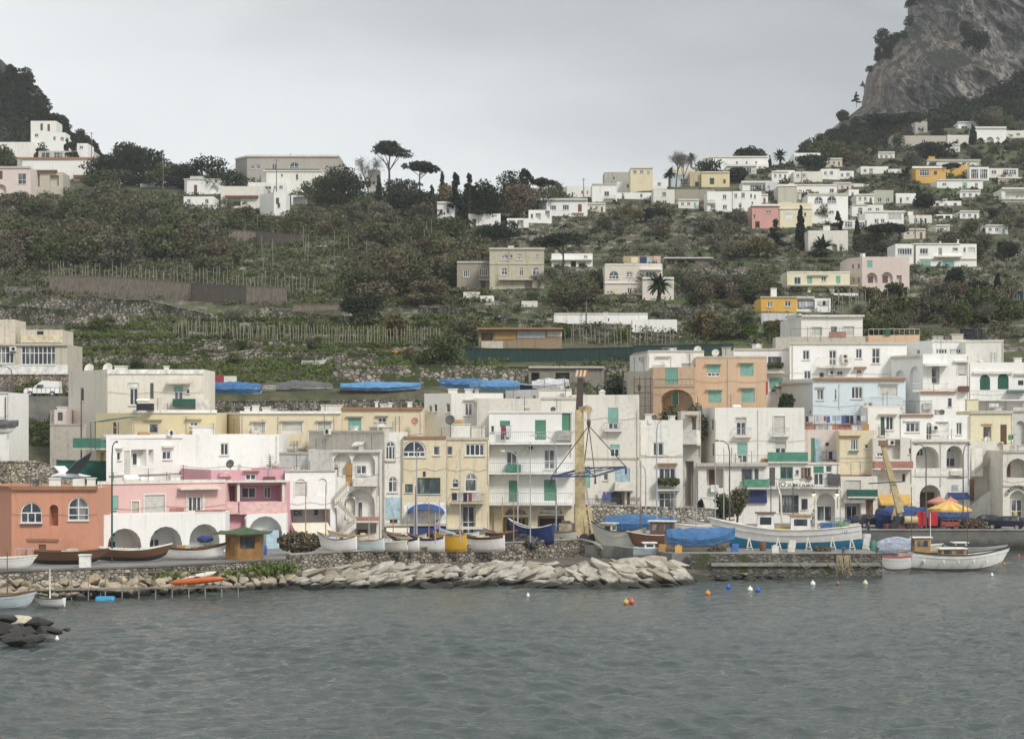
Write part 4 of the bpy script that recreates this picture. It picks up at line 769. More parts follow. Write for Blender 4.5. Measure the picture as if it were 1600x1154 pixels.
B_('house', 'pale yellow house with teal shutters, a red brown dish and a tiled rim', [(533,200),(661,200)], 638, 'cream', 's 544 653 564 675 c=teal; w 590 652 604 672 n=2; L 541 649 567 651 o=.3 c=tan; L 587 648 607 650 o=.3 c=tan; L 533 636 661 640 c=tile o=.25; S 649 658 6 c=rose o=-1; A 628 660 650; M 585 628 589 637; M 594 632 598 637; M 607 630 611 637; M 636 628 643 637 c=bright', zb=3, dirt=.35)
B_('house', 'far left white gable wall with a rust coloured pipe', [(-30,196),(14,196)], 613, 'bright', 'P 8 620 10 655 c=rust; L -30 612 14 615 o=.1 c=grey', zb=6, dirt=.5)
B_('factory', 'weathered workshop with a long band of tall windows at the far left', [(-40,235),(106,235)], 538, 'tan', 'x -5 541 22 568 n=4; x 33 540 87 570 n=8; Q -30 570 106 585 c=bright o=.06 nm=white_band; P 96 545 97 568 c=tan; K 21 545; L -30 537 106 540 o=.25 c=dirty', zb=14, dirt=1, cat='workshop')
B_('factory_annexe', 'stained upper block on the workshop roof at the left edge', [(-40,236.5),(24,237),(31,240)], 499, 'beige', '', zb=20, dirt=1, dep=3, cat='workshop')
B_('factory_annexe', 'stained concrete roof parapet block on the right of the workshop', [(32,236),(98,236),(106,240)], 515, 'beige', 'Q 58 517 68 523 c=dark; Q 33 523 97 535 c=cream o=.1', zb=20, dirt=1, dep=3, cat='workshop')
polyline_wall('retaining_wall', 'rough stone retaining wall above the terracotta house', [(PX(-30,178), 178), (PX(62,178.5), 178.5), (PX(132,181), 181)], 1.5, [PZ(722,178), PZ(722,178.5), PZ(748,181)], .6, stonemat('rub', (.40,.36,.28), 3.2), cat='wall')
polyline_wall('retaining_wall', 'stone retaining wall under the workshop behind the parked van', [(PX(-40,233.5), 233.5), (PX(108,233.5), 233.5)], 12, [PZ(586,233.5)]*2, .5, stonemat('rose', (.42,.35,.29), 3.0))
polyline_wall('screen_fence', 'dark green net fence on the rubble wall behind the gull', [(PX(88,182.5), 182.5), (PX(166,183.5), 183.5)], 5, [PZ(720,182.5), PZ(722,183)], .05, paint('dgreen', .9), cat='fence')
polyline_wall('retaining_wall', 'short brown concrete wall below the small beige hut', [(PX(78,206), 206), (PX(132,205), 205)], 5, [PZ(664,206), PZ(664,205)], .4, stucco('dirty', 1))
polyline_wall('retaining_wall', 'pale stone terrace wall behind the masts right of the crane', [(PX(897,196.5), 196.5), (PX(1100,196.5), 196.5), (PX(1135,203), 203)], 1.5, [PZ(790,196.5), PZ(795,196.5), PZ(798,203)], .5, stonemat('ter', (.42,.40,.34), 2.2))
# ================= hillside =================
def HB(label, x0, x1, top, bot, wall='white', spec='', name='house', side=0, dep=9, cat='house', dY=0, **kw):
    """hillside building: stands where its foot meets the slope; side>0 shows a left flank ending at px x0-side"""
    global PY_BOT
    PY_BOT = bot; Y = hit((x0+x1)/2, bot)+dY; pts = [(x0, Y), (x1, Y)]
    if side > 0: pts = [(x0, Y+abs(side)/F*Y*1.6), (x0+side, Y), (x1, Y)]
    if side < 0: pts = [(x0, Y), (x1+side, Y), (x1, Y-side/F*Y*1.6)]
    if side < 0: kw.setdefault('ref1', 1)
    kw.pop('ref1', None)
    zlow = min(gz(PX((x0+x1)/2, Y), Y), PZ(bot, Y))-3
    return building(name, label, pts, top, None, wall, spec, dep=dep, cat=cat, zb=zlow, **kw)
# far left cluster
HB('flat white house with a brown roofed veranda on stilts high at the left', 27, 147, 247, 281, 'bright', 'L 27 246 147 249 c=tile o=.4; Q 40 262 45 268 c=metal', dirt=.5, side=8)
HB('glazed veranda storey with posts above the flat white house at the left', 60, 146, 236, 249, 'tan', 'x 84 238 98 250 n=3; x 100 239 116 252 n=4; x 126 241 144 255 n=4; w 64 238 78 247', dY=8, dirt=.8)
HB('wide white building with a flat roof at the left skyline', -20, 52, 222, 250, 'white', '', dY=16, dirt=.5)
HB('small white house with two dark doors below the left cliff', 48, 88, 189, 206, 'white', 'p 63 193 67 204 c=brown; p 74 194 78 205 c=brown', dY=60, dirt=.4)
HB('white villa with an arched porch below the left cliff', 50, 102, 207, 222, 'bright', 'w 54 209 60 214; w 83 213 87 219 n=1; oa 94 214 100 221 d=1', dY=45, dirt=.4)
HB('white corner house beside the dark conifer at the left skyline', 120, 137, 224, 237, 'bright', 'w 124 228 130 232', dY=12, dirt=.4)
HB('pale pinkish house with a double window at the far left edge', -20, 48, 262, 305, 'lpink', 'w 28 271 41 288 n=2; p -3 267 4 280 c=brown; oa -8 288 10 305 d=1; L -20 260 48 263 c=tan o=.3', dirt=.5, dY=-6)
HB('grey unfinished house with a brown porch at the left', 48, 98, 269, 306, 'tan', 'o 54 272 62 292 d=1; o 78 274 92 290 d=1; L 48 266 90 269 c=rust o=.8', dirt=1)
HB('white block with a rusty balcony left of the brown scrub', 116, 148, 256, 276, 'bright', 'L 116 274 152 279 c=rust o=1', dirt=.4, dY=-5)
HB('white farmhouse with a low vaulted roof left of centre', 288, 345, 280, 304, 'bright', 'p 303 289 308 304 c=brown; oa 328 289 341 301 d=.8; L 287 279 345 281 o=.2; M 296 275 316 281 c=grey', side=4, dirt=.4)
HB('long pale shed with a slanted roof behind the farmhouse', 219, 290, 287, 302, 'grey', 'M 242 284 252 291; G 225 282 286 287', dY=8, dirt=.5)
HB('white house front below the farmhouse among bushes', 287, 334, 307, 324, 'bright', 'w 292 311 298 317; w 320 311 326 318', dirt=.3, dY=-10)
HB('white house with a sloping shed roof in the brown scrub', 345, 412, 291, 326, 'offw', 'o 355 309 376 322 d=1.5; L 352 306 404 309 c=rust o=1', dirt=.5)
HB('tall narrow white house with a dark side door in the scrub', 406, 447, 300, 338, 'bright', 'p 431 309 436 319 c=brown; w 433 317 438 325 n=1', side=22, dirt=.3)
HB('white terrace house with three roof windows below the grey palazzo', 388, 447, 285, 304, 'bright', 'w 402 291 410 295; w 413 291 424 295; w 427 291 433 295; w 436 290 442 295', dY=6, dirt=.4)
HB('large grey palazzo with a round arched window on the skyline', 368, 530, 243, 296, (.40,.37,.32), 'z 392 258 398 264 n=2; z 400 257 407 264 n=3; z 425 256 433 265 n=2; a 452 253 468 265 n=2 ar=1; L 386 242 530 245 c=offw o=.4 f=1; L 368 246 386 248 c=offw o=.3 f=0', side=18, dep=22, dY=14, dirt=.6)
HB('white single storey house with a planted roof in front of the grey palazzo', 408, 504, 267, 287, 'white', 'w 439 272 442 276 n=1; w 462 272 466 281 n=1; L 412 266 504 268 c=offw o=.3; Q 414 264 500 267 c=dgreen o=.1 nm=hedge', dirt=.4, dY=8, side=8)
HB('white frame pergola beside the round dark pines', 455, 490, 305, 320, 'bright', 'o 458 308 477 320 d=1.5; o 480 308 487 320 d=1.5', dep=3, dirt=.3, cat='pergola')
HB('small ruined tower house beside the tall umbrella pine', 575, 593, 265, 283, 'offw', '', dirt=.9, dY=5, dep=6)
HB('white house behind the dark conifers left of centre', 683, 714, 316, 350, 'bright', 'w 697 325 703 333 n=1; L 683 315 714 318 c=offw o=.3', dirt=.4)
HB('low white house between conifer trunks in the centre', 732, 782, 334, 354, 'bright', 'a 772 344 779 354 n=1; p 738 342 744 353 c=brown', dirt=.4)
HB('white balustraded porch house with columns in the centre', 792, 826, 341, 356, 'bright', 'o 796 344 805 354 d=1; o 808 344 818 355 d=1', dirt=.3)
HB('white pergola house with tall open bays', 826, 862, 328, 352, 'bright', 'o 837 333 845 343 d=1; o 852 329 859 341 d=1; w 829 334 833 341 n=1', dirt=.3)
HB('wide white villa with a flat grey roof rim right of centre', 842, 918, 311, 338, 'bright', 'w 859 321 869 328 n=3; w 879 320 889 328 n=3; s 903 319 909 331 c=rust; L 842 310 918 313 c=grey o=.5; L 894 332 912 334 o=.4', side=12, dirt=.3)
HB('long pale farm building on the skyline right of centre', 872, 924, 291, 310, 'white', 'w 893 300 896 305 n=1; w 908 298 911 303 n=1; w 917 298 919 303 n=1', dY=16, dirt=.5, side=14)
# central-right skyline village
HB('white cubic house with a wide balcony at the left of the hilltop village', 925, 964, 288, 316, 'bright', 'w 944 299 952 306; B 944 306 962 311 o=.7 c=iron; L 925 287 964 289 o=.2', dirt=.4)
HB('ruined fortress like wall house on the hilltop', 944, 1018, 269, 288, (.40,.38,.33), 'z 957 276 961 281 n=1; M 995 266 1016 271 c=tan', dY=20, dirt=1)
HB('long low white terrace house of the hilltop village', 964, 1010, 284, 302, 'bright', 'w 979 288 983 293 n=1; w 970 305 975 311 n=1', dY=8, dirt=.4)
HB('white house with a double window in the hilltop village', 1008, 1042, 282, 300, 'bright', 'w 1013 285 1019 293; w 1027 285 1033 290; P 1006 284 1007 298 c=iron', dY=6, dirt=.4)
HB('white low wall house under the hilltop village palm', 964, 1024, 301, 312, 'bright', 'a 971 304 976 312 n=1; w 1000 303 1004 308 n=1', dirt=.4)
HB('greyish two storey house below the hilltop palm', 1021, 1054, 296, 320, 'offw', 'w 1034 300 1041 307; w 1035 313 1042 320; w 1025 313 1029 319 n=1', dirt=.5)
HB('long stone retaining house front in the hilltop village', 1054, 1118, 296, 316, (.33,.30,.24), 'w 1064 311 1069 316; w 1074 310 1079 316', dirt=1, dY=4)
HB('pale blue shuttered house in the hilltop village', 1049, 1080, 272, 293, 'blue', 'w 1063 279 1075 289 n=3', dY=14, dirt=.4)
HB('ochre fronted house with a dark green shutter on the hilltop', 1096, 1140, 269, 294, 'yellow', 's 1109 278 1116 288 c=dgreen; p 1130 280 1134 287 c=brown; L 1096 268 1140 270 o=.3 c=cream', dY=8, dirt=.5)
HB('tan old house with a dark doorway beside the ochre house', 1078, 1100, 268, 294, (.50,.42,.28), 'p 1086 284 1092 293 c=dark', dY=9, dirt=.8)
HB('white terrace wall with pillars on the hilltop', 1050, 1122, 262, 273, 'offw', 'Q 1054 266 1080 272 c=cream', dY=26, dirt=.5)
HB('large white villa with a long flat roof at the top of the village', 1098, 1200, 245, 262, 'bright', 'w 1150 252 1153 256 n=1; w 1165 252 1168 256 n=1; w 1180 252 1183 256 n=1; L 1098 244 1200 246 c=offw o=.3', dY=30, dirt=.3, side=14)
HB('grey rendered house with a wide window at the top of the village', 1135, 1182, 259, 284, 'grey', 'w 1163 262 1174 271 n=3; L 1135 257 1182 260 c=offw o=.4; p 1172 280 1175 288 c=brown', dY=16, dirt=.5)
HB('white porch with three openings beside the grey rendered house', 1182, 1201, 256, 267, 'bright', 'o 1185 260 1190 265 d=.6; o 1192 260 1197 265 d=.6', dY=18, dirt=.3, dep=4)
HB('long white house with a glazed verandah and flat roof in the village', 1160, 1216, 284, 302, 'bright', 'x 1172 289 1190 300 n=5; x 1192 289 1212 300 n=5; L 1158 283 1217 286 c=offw o=.6', dirt=.4, dY=4)
HB('tan garden wall house at the right of the village', 1216, 1245, 290, 316, 'tan', 'L 1216 288 1245 291 o=.2 c=bright; M 1234 286 1242 291 c=bright', dirt=.7, dY=-3)
HB('white villa with a brown drainpipe and arched door below the village', 1105, 1190, 299, 331, 'bright', 'w 1129 304 1135 311 n=2; w 1110 320 1118 327 n=3; w 1129 320 1136 327; w 1147 302 1152 309; w 1158 301 1164 309; a 1154 317 1159 325 n=1; w 1172 303 1175 309 n=1; w 1178 304 1181 310 n=1; w 1174 315 1177 320 n=1; P 1144 298 1146 326 c=brown; B 1105 312 1118 318 o=.6 c=offw solid=1', dirt=.3)
HB('salmon pink house with a white terrace at the right', 1175, 1218, 320, 359, (.62,.34,.29), 'w 1177 335 1180 341 n=1; o 1180 346 1187 360 d=1; L 1175 319 1218 322 o=.4 c=bright; w 1196 329 1205 333', dirt=.5)
HB('cream house beside the salmon pink house', 1217, 1269, 317, 356, 'lemon', 'b 1228 333 1240 342 c=bright; w 1256 332 1260 338 n=1; L 1217 325 1269 327 o=.2 c=offw; M 1222 315 1237 320', dirt=.5)
HB('white two storey house with two broad arched windows', 1262, 1325, 303, 350, 'bright', 'a 1272 307 1286 318 n=4; a 1292 306 1307 318 n=4; w 1296 329 1303 334; w 1272 331 1282 336; L 1262 332 1270 333; L 1262 302 1325 305 o=.2', dirt=.3)
HB('white cottage high on the right hill shoulder', 1241, 1282, 239, 261, 'bright', 'p 1252 246 1257 258 c=grey; b 1263 247 1274 256 c=offw', dirt=.3)
# right upper terraces
sp = [(1212,1242,266,278,'white'),(1240,1285,268,284,'offw'),(1283,1312,264,280,'bright'),(1309,1334,267,280,'bright'),(1345,1388,260,272,'white'),(1388,1408,264,272,'bright')]
adj = ['low whitewashed house at the left of the upper right terrace row','wide plain house second in the upper right terrace row','bright white cube with three windows in the upper right terrace row','white house with a long glazed verandah in the upper right terrace row','long pale low house near the palm in the upper right terrace row','tiny white house at the end of the upper right terrace row']
for (x0, x1, t_, b_, c), l in zip(sp, adj): HB(l, x0, x1, t_, b_, c, 'w %d %d %d %d; w %d %d %d %d n=3' % (x0+4, t_+4, x0+9, t_+9, x0+13, t_+3, x0+19, t_+9), dirt=.5)
HB('long white terrace house with two brown doors above the arched window house', 1234, 1308, 289, 303, 'bright', 'p 1248 297 1253 304 c=wood; p 1263 296 1268 304 c=wood; w 1296 295 1303 301; L 1234 288 1308 290 o=.2 c=offw', dirt=.4, dY=3)
HB('cream and white balcony house at the left end of the middle terrace', 1196, 1215, 284, 300, 'grey', 'w 1199 290 1203 295; w 1206 296 1212 301', dirt=.5)
HB('pale terraced house with a low wall in the middle of the right hill', 1310, 1358, 287, 296, 'offw', 'w 1320 289 1325 293; w 1330 289 1334 293', dirt=.5)
HB('small white cottage with rounded doorway below the middle terrace', 1326, 1342, 296, 309, 'bright', 'a 1330 300 1334 307 n=1', dirt=.3)
HB('greenish grey flat roofed cottage beside the orange wall', 1366, 1396, 297, 320, (.45,.46,.36), 'w 1371 309 1378 316; w 1384 309 1390 316', dirt=.6)
HB('white cottage with a stepped roof below the palm', 1400, 1431, 302, 318, 'bright', 'p 1406 309 1409 317 c=dark; w 1416 308 1420 312', dirt=.4)
HB('ochre house with a white framed glass front and brown window', 1431, 1478, 261, 290, 'ochre', 'x 1437 265 1452 275 n=4; w 1459 267 1464 273 c=brown; L 1425 260 1478 263 c=bright o=.3', dirt=.4)
HB('orange yellow house with dark doors behind the small umbrella pine', 1474, 1514, 258, 281, 'ochre', 'w 1501 274 1509 280 c=wood; p 1489 274 1494 281 c=offw; p 1476 269 1480 277 c=rust', dirt=.4, dY=3)
HB('white house with a fully glazed upper room beside the ochre houses', 1515, 1545, 261, 283, 'bright', 'x 1517 264 1529 279 n=4; x 1531 264 1543 279 n=4', dirt=.3)
HB('grey house with a glazed veranda near the right edge', 1545, 1591, 263, 279, 'offw', 'x 1567 265 1576 273 n=3; x 1577 265 1588 273 n=3; w 1549 266 1557 272', dirt=.5)
HB('long white house with a green door below the ochre houses', 1464, 1536, 281, 296, 'bright', 'p 1504 285 1511 296 c=teal; w 1523 286 1528 292; w 1472 286 1479 290; L 1464 280 1536 282 o=.3 c=offw', dirt=.4)
HB('concrete terrace building with a parapet above the ochre houses', 1448, 1532, 252, 262, 'offw', 'L 1448 249 1532 252 c=dirty o=.3; M 1452 244 1462 252 c=ochre', dY=10, dirt=.8)
HB('white house with a covered balcony at the right edge', 1565, 1640, 295, 318, 'white', 'o 1571 299 1600 308 d=1.2; B 1567 307 1630 312 o=.6 c=offw; I 1574 301 1582 308 n=2; L 1565 293 1640 296 c=offw o=.5', dirt=.6)
HB('small white cottage with three brown shutters in the dark shrubs', 1457, 1502, 314, 324, 'bright', 'w 1462 317 1467 323 c=rust; w 1475 318 1480 323; w 1490 317 1495 323 c=rust; M 1475 310 1482 315', dirt=.3)
HB('stacked white house with two arched bays right of the tall cypress', 1352, 1412, 331, 357, 'bright', 'w 1366 342 1373 349; w 1376 342 1382 349; b 1388 334 1408 343 c=grey; L 1350 329 1414 332 o=.2 c=offw', dirt=.4)
HB('white house with a vaulted upper window above the stone pine', 1331, 1380, 320, 342, 'bright', 'a 1340 324 1348 333 n=3; w 1356 325 1362 330; w 1368 325 1374 330; L 1331 319 1356 321 o=.2', dirt=.4, dY=5)
HB('white glazed gallery house joining the arched window house', 1316, 1354, 344, 358, 'white', 'x 1320 346 1332 355 n=3; x 1340 347 1351 356 n=3', dirt=.4)
HB('low white cottage with a pergola at the right of the stone pine', 1420, 1456, 336, 350, 'offw', 'w 1428 341 1434 349; w 1437 341 1441 349 n=1; w 1444 341 1448 349 n=1; M 1420 330 1428 337', dirt=.5)
HB('white open pavilion with columns at the right', 1463, 1488, 335, 345, 'bright', 'o 1466 337 1474 345 d=2; o 1477 337 1485 345 d=2', dirt=.3, dep=3, cat='pavilion')
HB('ruined white chapel with pinnacles behind the garden palm', 1263, 1325, 360, 393, 'offw', 'oa 1300 381 1308 392 d=1; a 1311 381 1317 392 n=1; w 1270 378 1276 386 n=1; M 1288 352 1298 361; M 1305 362 1316 369', dirt=.9)
HB('square bell tower with an ochre dome on the upper right hill', 1430, 1449, 185, 212, (.45,.43,.37), 'a 1434 197 1438 204 n=1; a 1440 197 1444 204 n=1', name='tower', dirt=.7, dep=7, cat='tower', dY=6)
Y = hit(1440, 212)+6+3
mb = MB().mat(stucco((.42,.33,.18), .5)); mb.lathe((PX(1439.5,Y), Y+1, PZ(186,Y)), [(2.1,0),(2.05,.7),(1.7,1.4),(1.0,1.95),(0,2.2)], 12); single(mb, 'dome', 'small ochre dome capping the square bell tower', 'dome', (PX(1439.5,Y), Y+1, PZ(186,Y)))
HB('pale arched mansion under the umbrella pines on the upper right hill', 1393, 1478, 212, 232, (.48,.44,.38), 'oa 1398 226 1412 234 d=1; a 1396 212 1400 219 n=1; a 1403 212 1407 219 n=1; w 1440 218 1446 224', dirt=.8)
HB('white house with three garage arches on the upper right hill', 1523, 1572, 199, 223, 'bright', 'oa 1527 215 1537 224 d=1; oa 1541 214 1553 224 d=1; oa 1556 214 1562 221 d=.6; L 1523 198 1572 201 o=.4 c=offw', dirt=.3)
HB('small white upper house beside the cypress on the right hill', 1497, 1530, 191, 208, 'bright', 'w 1502 197 1512 203; L 1496 190 1530 192 o=.4 c=grey', dirt=.4, dY=14)
HB('low whitewashed house with steps left of the hill cypress', 1480, 1514, 211, 225, 'offw', 'a 1493 217 1498 223 n=1', dirt=.6)
HB('white long terrace at the right edge under the forest', 1571, 1640, 204, 216, 'offw', 'w 1577 210 1583 214; w 1588 208 1594 212', dirt=.5)
# further small houses of the right hillside
for l, x0, x1, t_, b_, c in (('tiny white house at the foot of the forest left of the bell tower', 1372, 1398, 238, 250, 'white'), ('pale house under the pines right of the bell tower', 1480, 1500, 226, 238, 'offw'),
 ('cream cottage beside the hill shoulder road', 1290, 1316, 248, 260, 'beige'), ('small grey house between the village and the cream house', 1222, 1252, 300, 316, 'grey'), ('white house wedged above the salmon pink house', 1172, 1200, 304, 318, 'bright'),
 ('pale pink cottage above the white glazed gallery', 1302, 1330, 286, 298, 'lpink'), ('whitewashed barn left of the greenish grey cottage', 1338, 1366, 304, 320, 'white'), ('white farmhouse under the small umbrella pine', 1500, 1532, 298, 310, 'bright'),
 ('low cream house at the right edge above the covered balcony', 1560, 1596, 278, 290, 'beige'), ('white cottage between two dark shrubs right of the pavilion', 1500, 1530, 330, 344, 'bright'), ('white shed below the pavilion', 1462, 1484, 352, 362, 'offw'),
 ('white house stacked under the long glazed verandah', 1150, 1180, 300, 312, 'white'), ('pale house at the left foot of the village', 918, 946, 318, 332, 'offw'), ('white lower house under the hilltop palm', 1060, 1092, 312, 326, 'white'),
 ('beige villa right of the cypress pair', 1412, 1446, 358, 374, 'beige'), ('white house behind the modern white house', 1540, 1575, 352, 368, 'bright'), ('cream row house at the top left of the village', 985, 1020, 262, 274, 'cream'), ('white box house beside the skyline palms', 1206, 1232, 268, 284, 'bright')):
    w_ = x1-x0; HB(l, x0, x1, t_, b_, c, 'w %.1f %.1f %.1f %.1f; w %.1f %.1f %.1f %.1f; p %.1f %.1f %.1f %.1f c=%s; L %d %d %d %d o=.3 c=offw' % (x0+w_*.12, t_+4, x0+w_*.28, t_+9, x0+w_*.42, t_+4, x0+w_*.58, t_+9, x0+w_*.74, t_+5, x0+w_*.86, b_-1, ('brown','teal','rust')[x0 % 3], x0, t_-1, x1, t_+1), dirt=.5)
# middle hill villas
HB('old cream palazzo with arched windows and a drainpipe in the middle of the hill', 765, 850, 389, 452, (.50,.46,.35), 'a 783 397 795 406 n=2; a 808 396 816 406 n=3; w 797 398 801 403 n=1; a 836 397 842 402 n=1; a 783 418 793 430 n=2; a 811 418 818 431 n=2; a 832 417 843 430 n=2; L 765 411 850 413 o=.12 c=tan; L 764 387 851 390 o=.25 c=tan; P 795 390 797 450 c=dirty; B 780 429 832 438 o=1 c=tan sp=.35 sc=tan; oa 820 436 832 450 d=1; M 794 384 803 389', dirt=1, dep=16)
HB('lower grey stone wing attached left of the cream palazzo', 714, 766, 410, 452, (.33,.30,.24), 'w 724 422 734 433 n=3; w 749 419 762 431 n=4; B 748 430 766 438 o=.6 c=tan; o 752 440 759 452 d=1; L 714 408 766 411 o=.2 c=dirty', dirt=1)
HB('long white house under the umbrella pine crown', 862, 926, 396, 417, 'bright', 'o 892 408 900 418 d=1; o 904 410 914 418 d=1; L 860 405 926 407 o=.8 c=offw; w 912 399 918 403', dirt=.4)
HB('white and blush house with a big arch beside the garden palm', 945, 1035, 413, 462, (.68,.61,.52), 'a 951 423 967 436 n=3; a 978 424 989 433 n=2 ar=.6; w 1009 424 1024 435 n=3; w 980 450 987 459; w 1008 451 1018 458; L 1000 420 1034 422 o=1 c=bright; L 945 412 1034 414 o=.1 c=bright; p 959 452 965 459 c=lemon; L 945 441 1035 443 o=.2 c=bright', dirt=.4)
HB('white terrace annexe right of the blush house', 1004, 1053, 434, 462, (.68,.62,.56), 'L 1004 433 1053 436 o=.3 c=bright', dirt=.4, dY=-3, dep=5)
HB('cream house with a verandah and three teal shutters', 1230, 1328, 424, 462, 'lemon', 'w 1241 433 1251 444 c=teal; s 1261 433 1269 443 c=teal; w 1283 432 1291 440; s 1306 431 1313 443 c=teal; o 1236 448 1262 462 d=1; oa 1267 447 1296 461 d=1 ar=.5; o 1304 447 1328 458 d=1.2; L 1262 429 1294 431 o=.4 c=tan; L 1232 424 1328 426 o=.1 c=bright; L 1232 445 1340 447 o=.7 c=tan; L 1302 458 1342 463 o=.3 c=bright', dirt=.3)
HB('pink tinted villa with a teal shutter and two arched alcoves', 1325, 1421, 401, 459, (.66,.56,.50), 'v_ 0 0 0 0; s 1355 407 1363 418 c=teal; oa 1353 426 1371 442 d=.5; oa 1377 425 1395 442 d=.5; I 1357 431 1365 442 d=.5 c=plum; I 1380 430 1388 442 d=.5 c=plum; o 1401 430 1409 445 d=.6; w 1331 412 1334 420 n=1; w 1340 412 1343 420 n=1; w 1332 433 1335 442 n=1; w 1340 433 1343 442 n=1; M 1337 396 1341 402', side=22, dirt=.3)
HB('stepped white parapet terrace with posts right of the pink tinted villa', 1376, 1421, 416, 428, (.66,.57,.51), 'M 1395 403 1397.5 417 th=.3; M 1409 405 1411.5 417 th=.3; M 1419 405 1421 417 th=.3', dirt=.3, dY=-.6, dep=4)
HB('long white modern house with green garage doors at the right', 1399, 1526, 381, 417, 'bright', 'w 1402 388 1425 398 n=6; w 1437 388 1450 397 n=3; w 1466 387 1472 399; w 1488 387 1497 392 n=1; a 1505 386 1509 393 n=1; b 1514 387 1523 394 c=offw; s 1438 408 1454 416 c=teal; s 1472 407 1491 417 c=teal; L 1460 400 1502 402 o=.9 c=offw; P 1428 384 1430 416 c=brown; L 1427 380 1500 382 o=.2 c=offw; M 1470 377 1472 382; M 1498 374 1500 382; L 1437 404 1526 406 c=tan o=.2', dirt=.3)
HB('ochre yellow block with two white windows above the flat roofed villa', 1189, 1245, 465, 489, (.66,.40,.09), 'w 1199 471 1207 480; w 1226 470 1236 479; L 1188 463 1245 465 c=tan o=.2; M 1206 450 1215 463 c=bright; L 1189 488 1245 490 c=tan o=.1', dirt=.3)
HB('white open terrace room with hanging washing beside the ochre block', 1244, 1298, 466, 494, 'bright', 'o 1246 468 1273 483 d=1.5; Y 1248 471 1272 482 o=.1; Y 1278 470 1296 479 o=.1; L 1244 463 1272 466 c=grey o=.4', dirt=.3, dY=1)
HB('concrete basement below the ochre block', 1190, 1244, 489, 503, 'grey', '', dirt=.8, dY=-1.2, dep=4)
HB('brown wooden shed with metal panels on the middle slope', 748, 878, 515, 545, (.30,.22,.14), 'Q 773 517 806 530 c=wood o=.1; Q 808 517 852 528 c=metal o=.1; Q 855 517 878 526 c=tan o=.1; L 745 512 880 515 c=tile o=1; o 752 520 770 532 d=1; Q 752 533 786 545 c=tan o=.2', name='shed', cat='shed', dirt=1, dep=5)
HB('long low white farm wall building on the middle slope', 866, 1012, 491, 508, 'bright', 'L 866 489 1012 491 c=offw o=.1; w 944 499 948 504 n=1; p 950 497 952 502 c=brown', dirt=.5, dep=4, cat='building')
HB('white low wall with plants right of the farm wall building', 988, 1058, 499, 516, 'bright', 'M 944 488 950 492', dirt=.5, dep=3, cat='building', dY=-3)
HB('white garden shed with arches below the palazzo', 750, 772, 462, 477, 'bright', 'oa 753 466 759 475 d=.6; w 763 466 769 475 n=3', dirt=.4, dep=4, cat='shed')
HB('low white garden building left of the palazzo shed', 724, 750, 456, 468, 'offw', '', dirt=.6, dep=4, cat='shed')
HB('white wall fragment in the scrub below the palazzo', 815, 840, 470, 480, 'offw', '', dirt=.7, dep=2, cat='wall')
HB('row of beehive coloured huts above the blush house', 974, 1032, 400, 412, (.45,.36,.22), 'Q 1000 401 1010 412 c=navy o=.1; Q 1011 402 1018 412 c=ltblue o=.1; Q 1022 400 1032 412 c=pink o=.1; Q 986 402 997 411 c=lemon o=.1', dirt=.9, dep=3, cat='hut')
HB('long brown pergola shed with dark bays on the central terrace', 1040, 1112, 403, 415, (.16,.12,.10), 'o 1043 406 1054 413 d=1; o 1058 406 1070 413 d=1; o 1074 406 1086 413 d=1; L 1038 402 1114 404 c=grey o=.5', dirt=1, dep=3, cat='shed')
HB('grey stone store house behind the hillside boats', 826, 944, 574, 600, (.25,.235,.20), 'o 830 582 843 600 d=1.5; o 868 582 890 598 d=1.5; L 826 572 944 575 c=dirty o=.4', dirt=1, dep=4, cat='store', dY=0)
# terrace walls, fences and screens on the slope
def slope_wall(name, label, pts, th=.4, mat=None, cat='wall', h=None, capm=None):
    """pts: (px, top py, foot py)"""
    Ys = [hit(p, b)-.3 for p, t_, b in pts]; P2 = [(PX(p, y), y) for (p, t_, b), y in zip(pts, Ys)]
    z1 = [PZ(t_, y) for (p, t_, b), y in zip(pts, Ys)]; z0 = [min(PZ(b, y), gz(PX(p, y), y))-1.5 for (p, t_, b), y in zip(pts, Ys)]
    return polyline_wall(name, label, P2, z0, z1, th, mat, cat, capm)
ST = stonemat('slope', (.34,.31,.26), 1.5, moss=.5); CANE = 'cane'
def canemat(rgb=(.17,.145,.12), k='cane'):
    if k in MATS: return MATS[k]
    m, nt, b = newmat(k); f = noise(nt, 1.5, pos(nt, (5,5,.5)), 4, .7)
    c = ramp(nt, f, [(.35, tuple(x*.5 for x in rgb)), (.55, rgb), (.75, tuple(x*1.5 for x in rgb))]); nt.links.new(c, b.inputs['Base Color']); b.inputs['Roughness'].default_value = .95; MATS[k] = m; return m
slope_wall('screen_fence', 'long brown cane windbreak fence across the left slope', [(77,431,463),(180,433,466),(300,443,470),(385,448,476),(448,450,478)], .15, canemat(), 'fence')
slope_wall('screen_fence', 'short cane windbreak fence high on the left slope', [(357,359,376),(400,362,378),(472,369,386)], .15, canemat((.22,.18,.15), 'cane2'), 'fence')
slope_wall('screen_fence', 'low grey cane screen left of the long windbreak', [(8,448,463),(77,451,464)], .15, canemat((.22,.21,.19), 'cane3'), 'fence')
slope_wall('screen_fence', 'short brown cane screen beside the big round bush', [(458,476,486),(530,476,488)], .15, canemat((.20,.16,.12), 'cane4'), 'fence')
PY_BOT = None
GR = canemat((.022,.05,.045), 'net')
slope_wall('screen_fence', 'long dark green windbreak net above the stored boats', [(726,545,566),(860,546,565),(990,543,563)], .12, GR, 'fence')
slope_wall('screen_fence', 'dark green net strip behind the peach house roofs', [(990,541,560),(1146,538,552)], .12, GR, 'fence')
